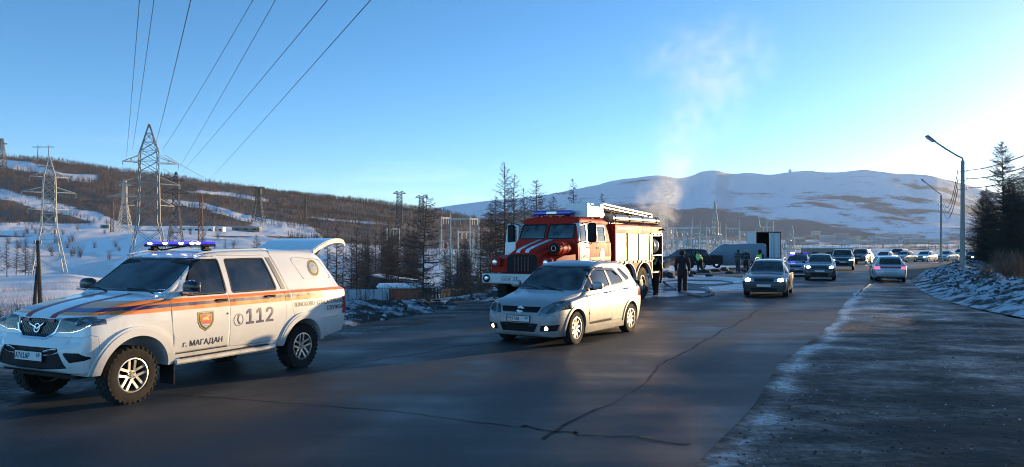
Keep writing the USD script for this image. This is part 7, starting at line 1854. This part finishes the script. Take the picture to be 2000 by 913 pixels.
LARCH = {'tall': dict(h=8, seed=1, spread=.20, nb=150, base=.16, up=.3), 'broad': dict(h=7, seed=2, spread=.30, nb=170, base=.10, up=.15, twig=18), 'sparse': dict(h=6, seed=3, spread=.36, nb=110, base=.2, up=.08, twig=26, tl=.42, bend=.2, w=.02),
    'slim': dict(h=7, seed=4, spread=.16, nb=110, base=.22, up=.2, twig=14), 'great': dict(h=11, seed=9, spread=.36, nb=430, base=.03, up=.35, twig=34, tl=.6, w=.018),
    'bushy': dict(h=8, seed=5, spread=.30, nb=280, base=.03, up=.35, twig=26, tl=.55, w=.016)}
tree('sparse', 'lone dark leaning larch with long level branches, standing left of the fire engine', 826, 33, 380, rot=20)
tree('tall', 'tallest bare larch with a ragged top, behind the left edge of the fire engine', 986, 41, 318)
tree('tall', 'second tall bare larch close beside the tallest one, behind the fire engine bonnet', 1004, 42.5, 342, rot=140)
tree('broad', 'bare larch with a pointed top behind the fire engine cab', 1046, 45, 352)
tree('slim', 'bare larch rising over the cab roof of the fire engine', 1118, 52, 349)
tree('slim', 'low thin larch showing above the roof ladder of the fire engine', 1176, 62, 378)
tree('broad', 'broad low larch left of the fire engine bonnet', 958, 39, 398)
tree('broad', 'dense low larch close to the left end of the white bumper', 938, 37, 436, rot=77)
tree('broad', 'low spreading larch between the lone leaning larch and the fire engine', 908, 40, 466, rot=120)
tree('broad', 'dense bare larch just left of the open cab door of the fire engine', 970, 40, 384, rot=200)
tree('slim', 'bare larch between the tallest larch and the pointed larch', 1022, 47, 368)
tree('broad', 'bare larch showing beside the light bar of the fire engine', 1080, 50, 384)
G1 = 'larches of the thicket between the pickup and the fire engine'
rg = np.random.default_rng(21)
for i in range(44):
    if i < 32:
        px, Y, top = rg.uniform(655, 812), rg.uniform(44, 90), rg.uniform(436, 480)
    else:
        px, Y, top = rg.uniform(835, 935), rg.uniform(44, 70), rg.uniform(468, 505)
    kd = ('broad', 'slim', 'broad', 'tall')[i % 4]
    sd = 'left half, nearer the pickup' if px < 815 else 'lower right half, nearer the fire engine'
    tree(kd, kd + ' bare larch of the roadside thicket, in its ' + sd, px, Y, top, kd + ' ' + G1 + ', ' + sd)
for px, Y, top, kd, lb in ((14, 150, 462, 'slim', 'small larch at the left picture edge beyond the utility pole'), (32, 158, 468, 'slim', 'second small larch from the left picture edge'), (50, 165, 466, 'broad', 'small larch just left of the sunlit pylon legs'), (66, 172, 472, 'slim', 'small larch seen through the legs of the sunlit pylon'), (-8, 140, 455, 'tall', 'small larch cut by the left picture edge'),
    (396, 150, 459, 'broad', 'small dark larch on the snow behind the right end of the light bar'), (372, 170, 470, 'slim', 'small dark larch on the snow behind the light bar'), (418, 165, 468, 'slim', 'small thin larch on the snow right of the light bar'), (500, 160, 459, 'broad', 'dark larch on the snow left of the raised hatch'), (440, 190, 466, 'slim', 'tiny larch on the snow above the pickup roof'), (548, 200, 462, 'slim', 'tiny larch beyond the raised hatch'), (615, 150, 456, 'tall', 'larch above the raised hatch, left end of the thicket'), (640, 120, 448, 'slim', 'larch right of the raised hatch at the thicket edge')):
    tree(kd, lb, px, Y, top)
# the big dark larches at the right edge; more of the same row stand along the road beyond the picture and shade it
for kd, px, Y, top, lb in (('great', 1962, 64, 276, 'highest and broadest dark larch at the right picture edge with a thin bare tip'), ('bushy', 1921, 67, 372, 'dark bushy larch right of the nearer street lamp'), ('great', 2006, 61, 322, 'dark broad larch cut by the right picture edge'), ('bushy', 1940, 70, 398, 'low dense larch between the street lamp and the highest dark larch'), ('bushy', 1981, 68, 372, 'dense dark larch filling the right edge below the highest one'), ('bushy', 1919, 72, 432, 'lowest dark larch just right of the nearer lamp post'), ('bushy', 1955, 59, 415, 'dark low larch in front of the highest one'), ('great', 1926, 70, 366, 'broad dark larch behind the others, next to the nearer street lamp'), ('great', 1985, 72, 345, 'broad dark larch behind the highest one'), ('bushy', 1990, 57, 420, 'dark low larch at the right edge, in front of the broad one')):
    tree(kd, lb, px, Y, top, rot=px * 3.1)
GOFF = 'roadside larches beyond the right edge of the picture'
for x, y, h in ((26, 23.5, 8), (29, 25, 8.5), (33, 30, 8), (25, 19, 7.5), (31, 23.5, 8), (37, 33, 8.5), (28, 15, 7.5), (35, 27, 9), (38, 22, 8), (32, 12, 7), (43, 32, 9), (27, 9, 7), (41, 26, 9), (37, 12, 7.5), (44, 63, 8.5), (48, 68, 9), (50, 75, 8), (56, 72, 9), (40, 50.6, 7.5), (43, 53.2, 7.5), (42, 51.0, 7), (30, 29.8, 7.5), (30, 31.5, 7.5), (33, 33.4, 8), (36, 36.6, 8.5), (36, 33.2, 8), (40, 39.2, 9), (41, 38.4, 9), (46, 44.5, 9.5), (47, 42.5, 9.5), (52, 48, 10), (47, 55.6, 8.5), (50, 58.8, 9)):
    tree('bushy', 'dense roadside larch beyond the right edge of the picture', 0, 0, 0, GOFF, rot=x * 37, pos=(x, y, 0), h=h)
# shrubs
def shrub(h, seed, n=26):
    rg = np.random.default_rng(seed)
    st, A0, A1 = [], [], []
    for i in range(n):
        az, ln = rg.uniform(0, 2 * np.pi), h * rg.uniform(.45, 1.0)
        o = np.array([math.cos(az), math.sin(az), 0]) * rg.uniform(.12, .5)
        p = np.array([rg.normal(0, .12), rg.normal(0, .12), -.1])
        t = np.linspace(0, 1, 5)
        B = p + o * (ln * t ** 1.3)[:, None] + np.column_stack([0 * t, 0 * t, ln * t]) + rg.normal(0, .03, (5, 3)) * t[:, None]
        st.append(tube(B, np.linspace(.013, .004, 5), 3))
        for s in rg.uniform(.3, 1, 7):
            b = np.array([np.interp(s, t, B[:, c]) for c in range(3)])
            d = rg.normal(0, 1, 3) + np.array([0, 0, 1.2]) + o * 1.5
            A0.append(b); A1.append(b + d / np.linalg.norm(d) * rg.uniform(.12, .4) * h * .6)
    V, F = strips(np.array(A0), np.array(A1), np.full(len(A0), .011), rg)
    return cat(st), trimesh.Trimesh(V, F, process=False)
STEM = pbr('shrub_stems', (0.10, 0.065, 0.045), .9, vary=.3, rep=.3)
SH = []
def bush(label, px, Y, s, group=None, i=0, pos=None):
    x, y, z = place(at(px, 500, Y) if pos is None else pos, .05)
    if len(SH) < 3:
        T = thing('bare_shrub', label, 'shrub', (x, y, z), 0, group, s)
        a, b = shrub(1.6, 40 + len(SH))
        part(T, 'stems', a, STEM, True); part(T, 'twigs', b, STEM, False)
        SH.append(T)
        return
    copy_of(SH[i % 3], label, 'shrub', (x, y, z), (px * 31) % 360, group, s)
GB, GC, GD = 'bare shrubs on the slope left of the pickup', 'bare shrubs along the fences left of the fire engine', 'brown bushes on the far snow field'
rg = np.random.default_rng(8)
for i in range(40):
    bush('bare reddish shrub on the slope left of the pickup', rg.uniform(-30, 235), rg.uniform(19, 44), rg.uniform(.6, 1.2), GB, i)
for i in range(34):
    bush('bare shrub along the fences left of the fire engine', rg.uniform(690, 960), rg.uniform(30, 44), rg.uniform(.5, 1.3), GC, i)
for i in range(46):
    px = rg.choice([rg.uniform(110, 190), rg.uniform(0, 240), rg.uniform(560, 690), rg.uniform(330, 470)]); Y = rg.uniform(230, 420)
    bush('brown bush on the far snow field', px, Y, rg.uniform(1.6, 3.2), GD, i)
GE = 'bare shrubs at the foot of the right hand larches'
for i in range(26):
    bush('bare shrub at the foot of the right hand larches', rg.uniform(1912, 2050), rg.uniform(30, 48), rg.uniform(.6, 1.1), GE, i)
# dry grass poking through the snow
def tufts(name, n, f, hmin, hmax, seed, mat_):
    rg = np.random.default_rng(seed)
    P = f(rg, n); n = len(P)
    z = land(P[:, 0], P[:, 1]) - .03
    b = np.column_stack([P, z])
    e = b + np.column_stack([rg.normal(0, .16, n), rg.normal(0, .16, n), rg.uniform(hmin, hmax, n)])
    V, F = strips(b, e, np.full(n, .016), rg)
    struct(name, trimesh.Trimesh(V, F, process=False), mat_, False, 'stuff')
STRAW = pbr('dry_straw', (0.26, 0.17, 0.095), .9, vary=.3, scale=.5)
def patchy(rg, n, xr, yr, thr, sc):
    out = []
    while sum(map(len, out)) < n:
        px, Y = rg.uniform(*xr, 4 * n), yr[0] * (yr[1] / yr[0]) ** rg.uniform(0, 1, 4 * n)
        p = np.column_stack([(px - 1000) / FPX * Y, Y])
        k = meshkit.fbm(np.column_stack([p / sc, 0 * Y]), 3, 3) > thr
        out.append(p[k & (np.abs(off_road(p[:, 0], p[:, 1])) > 7.2)])
    return np.vstack(out)[:n]
tufts('dry_grass', 9000, lambda r, n: patchy(r, n, (-80, 330), (16, 130), .5, 9), .25, .8, 3, STRAW)
tufts('dry_grass', 5000, lambda r, n: patchy(r, n, (640, 1000), (24, 110), .52, 8), .2, .6, 4, STRAW)
tufts('dry_grass', 6000, lambda r, n: (lambda q: q[off_road(q[:, 0], q[:, 1]) > 11.5])(patchy(r, 2 * n, (1800, 2120), (30, 90), .42, 6)), .15, .5, 5, STRAW)
# the wood on the hillside, and scrub on the far flats: too many to count
def far_tree(h, seed, n=34):
    rg = np.random.default_rng(seed)
    A0, A1, W = [np.zeros(3)], [np.array([0, 0, h])], [.16]
    for i in range(n):
        f = rg.uniform(.2, .98); z = f * h
        az = rg.uniform(0, 2 * np.pi); L = .34 * h * (1.05 - f) ** .7 * rg.uniform(.5, 1)
        A0.append(np.array([0, 0, z])); A1.append(np.array([math.cos(az) * L, math.sin(az) * L, z + L * rg.uniform(.1, .9)])); W.append(.16)
    A0, A1, W = np.array(A0), np.array(A1), np.array(W)
    V, F = strips(A0, A1, W, rg)
    V2, F2 = strips(A0, A1, W, rg)
    return trimesh.Trimesh(np.vstack([V, V2]), np.vstack([F, F2 + len(V)]), process=False)
FARWOOD = pbr('far_bare_wood', (0.15, 0.092, 0.060), .95, vary=.3, scale=.01, rep=.35)
def wood(name, pts, scales, seed, mat_, h=8, kinds=4):
    p = path_for('/World', name)
    pi = UsdGeom.PointInstancer.Define(stage, p)
    tag(pi, None, None, None, 'stuff')
    rels = []
    for k in range(kinds):
        q = part(p, 'bare_tree', far_tree(h, seed + k, 34), mat_, False)
        rels.append(q)
    pi.CreatePrototypesRel().SetTargets([Sdf.Path(q) for q in rels])
    n = len(pts)
    rg = np.random.default_rng(seed)
    pi.CreateProtoIndicesAttr(Vt.IntArray.FromNumpy(rg.integers(0, kinds, n).astype(np.int32)))
    pi.CreatePositionsAttr(Vt.Vec3fArray.FromNumpy(np.asarray(pts, np.float32)))
    pi.CreateScalesAttr(Vt.Vec3fArray.FromNumpy(np.repeat(np.asarray(scales, np.float32)[:, None], 3, 1)))
    a = rg.uniform(0, np.pi, n)
    pi.CreateOrientationsAttr(Vt.QuathArray([Gf.Quath(float(math.cos(t)), 0, 0, float(math.sin(t))) for t in a]))
def hill_points(n, seed, x0, x1, y0, y1, keep):
    rg = np.random.default_rng(seed)
    out, tot = [], 0
    while tot < n:
        px = rg.uniform(x0, x1, 3 * n); Y = np.sqrt(rg.uniform(y0 ** 2, y1 ** 2, 3 * n))
        x, y = (px - 1000) / FPX * Y, Y
        z = land(x, y)
        py = HORIZON - (z - EYE) / Y * FPX
        k = keep(px, py, Y, x, y, rg)
        out.append(np.column_stack([x, y, z - .3])[k]); tot += k.sum()
    return np.vstack(out)[:n]
_lanes = [([(-60, 312), (60, 325), (130, 342), (215, 352)], 6.5), ([(-60, 374), (30, 387), (100, 405), (170, 423), (245, 439)], 7), ([(300, 388), (400, 404), (470, 426), (560, 442), (640, 462)], 4.5), ([(340, 371), (480, 386), (560, 401)], 3.5), ([(-60, 446), (600, 452), (640, 470)], 5)]
def in_wood(px, py, Y, x, y, rg):
    n = meshkit.fbm(np.column_stack([x, y, 0 * x]) / 70, 3, 31)
    v = np.zeros_like(px)
    for pts, w in _lanes:
        v = np.maximum(v, np.exp(-((py + (n - .5) * 18 - np.interp(px, *zip(*pts))) / w) ** 2) * np.clip((px - pts[0][0]) / 45, 0, 1) * np.clip((pts[-1][0] - px) / 45, 0, 1))
    n2 = meshkit.fbm(np.column_stack([x, y, 0 * x]) / 25, 3, 35)
    return (v < .45) & (py < 447) & (n2 > rg.uniform(.25, .55, len(px)))
hp = hill_points(26000, 61, -140, 1010, 440, 1720, in_wood)
rg = np.random.default_rng(62)
wood('hillside_wood', hp, rg.uniform(.45, 1.15, len(hp)) * np.interp(hp[:, 1], [440, 900, 1700], [.55, .9, 1.25]), 63, FARWOOD)
hp = hill_points(9000, 71, 560, 1300, 200, 1100, lambda px, py, Y, x, y, r: meshkit.fbm(np.column_stack([x, y, 0 * x]) / 40, 3, 5) > .52)
wood('valley_scrub', hp, rg.uniform(.25, .6, len(hp)), 73, FARWOOD)
hp = hill_points(7000, 81, 1180, 2150, 260, 2200, lambda px, py, Y, x, y, r: (meshkit.fbm(np.column_stack([x / 260, y / 60, 0 * x]), 3, 9) > .50) & (np.abs(off_road(x, y)) > 12))
wood('valley_scrub', hp, rg.uniform(.2, .5, len(hp)), 83, FARWOOD)

# ---------------------------------------------------------------- smoke from the burnt vehicles: soft overlapping puffs
def smoke(px, py, Y, r, dens, seed, scale=1.6):
    c = at(px, py, Y)
    p = path_for('/World', 'smoke')
    m = mk('smoke_look_%d' % seed, {'tc': ('texture_coordinate', {}), 'g': ('geometry', {}), 'n': ('noise_texture', {'scale': scale / max(r), 'detail': 5, 'roughness': .6, 'distortion': .5}), 'r': ('map_range', {'range_type': 'smoothstep', 'from_min': .40, 'from_max': .72, 'to_min': 0.0, 'to_max': dens, 'clamp': True}),
        'gr': ('gradient_texture', {'gradient_type': 'spherical'}), 'gs': ('map_range', {'range_type': 'smoothstep', 'from_min': .0, 'from_max': .75, 'clamp': True}), 'm': ('math', {'math_type': 'multiply'}), 'v': ('principled_volume', {'color': (1.0, 1.0, 1.0), 'anisotropy': .5})},
        [('tc.object', 'gr.vector'), ('gr.fac', 'gs.value'), ('g.position', 'n.vector'), ('n.fac', 'r.value'), ('r.result', 'm.value1'), ('gs.result', 'm.value2'), ('m.value', 'v.density')], None, 'v.volume')
    q = usdkit.mesh(stage, p, trimesh.creation.icosphere(3, 1.0), m, smooth=True)
    xf(q, c, 0, r)
    tag(q, None, None, None, 'stuff')
k = 0
for px, py, Y, r, d, s in ((1299, 496, 64, (1.0, 1.0, 1.3), .35, 2), (1296, 455, 65, (1.2, 1.2, 1.8), .30, 2), (1291, 415, 66, (2.2, 1.9, 2.0), .45, 2.2), (1283, 388, 66, (2.6, 2, 2.0), .6, 2.4), (1306, 370, 66, (2.2, 1.8, 1.8), .45, 2.2), (1318, 325, 67, (2.8, 2.6, 3.4), .2, 2),
    (1335, 265, 68, (3.6, 3, 4.6), .09, 2), (1385, 190, 69, (4.8, 4, 5.2), .07, 2.4), (1425, 110, 70, (6.0, 4.5, 5.4), .06, 2.6), (1330, 120, 72, (6.0, 4.5, 5.0), .05, 2.4), (1312, 522, 50, (.8, .6, .8), .5, 2)):
    k += 1
    smoke(px, py, Y, r, d, k, s)
# haze: the winter air over the valley
hz = trimesh.creation.box((30000, 30000, 652))
hz.apply_translation((0, 0, 652 / 2 - 6.8))
struct('haze', hz, mk('haze_air', {'v': ('principled_volume', {'color': (.80, .88, 1.0), 'density': 0.000037, 'anisotropy': .1})}, [], None, 'v.volume'), False, 'stuff')
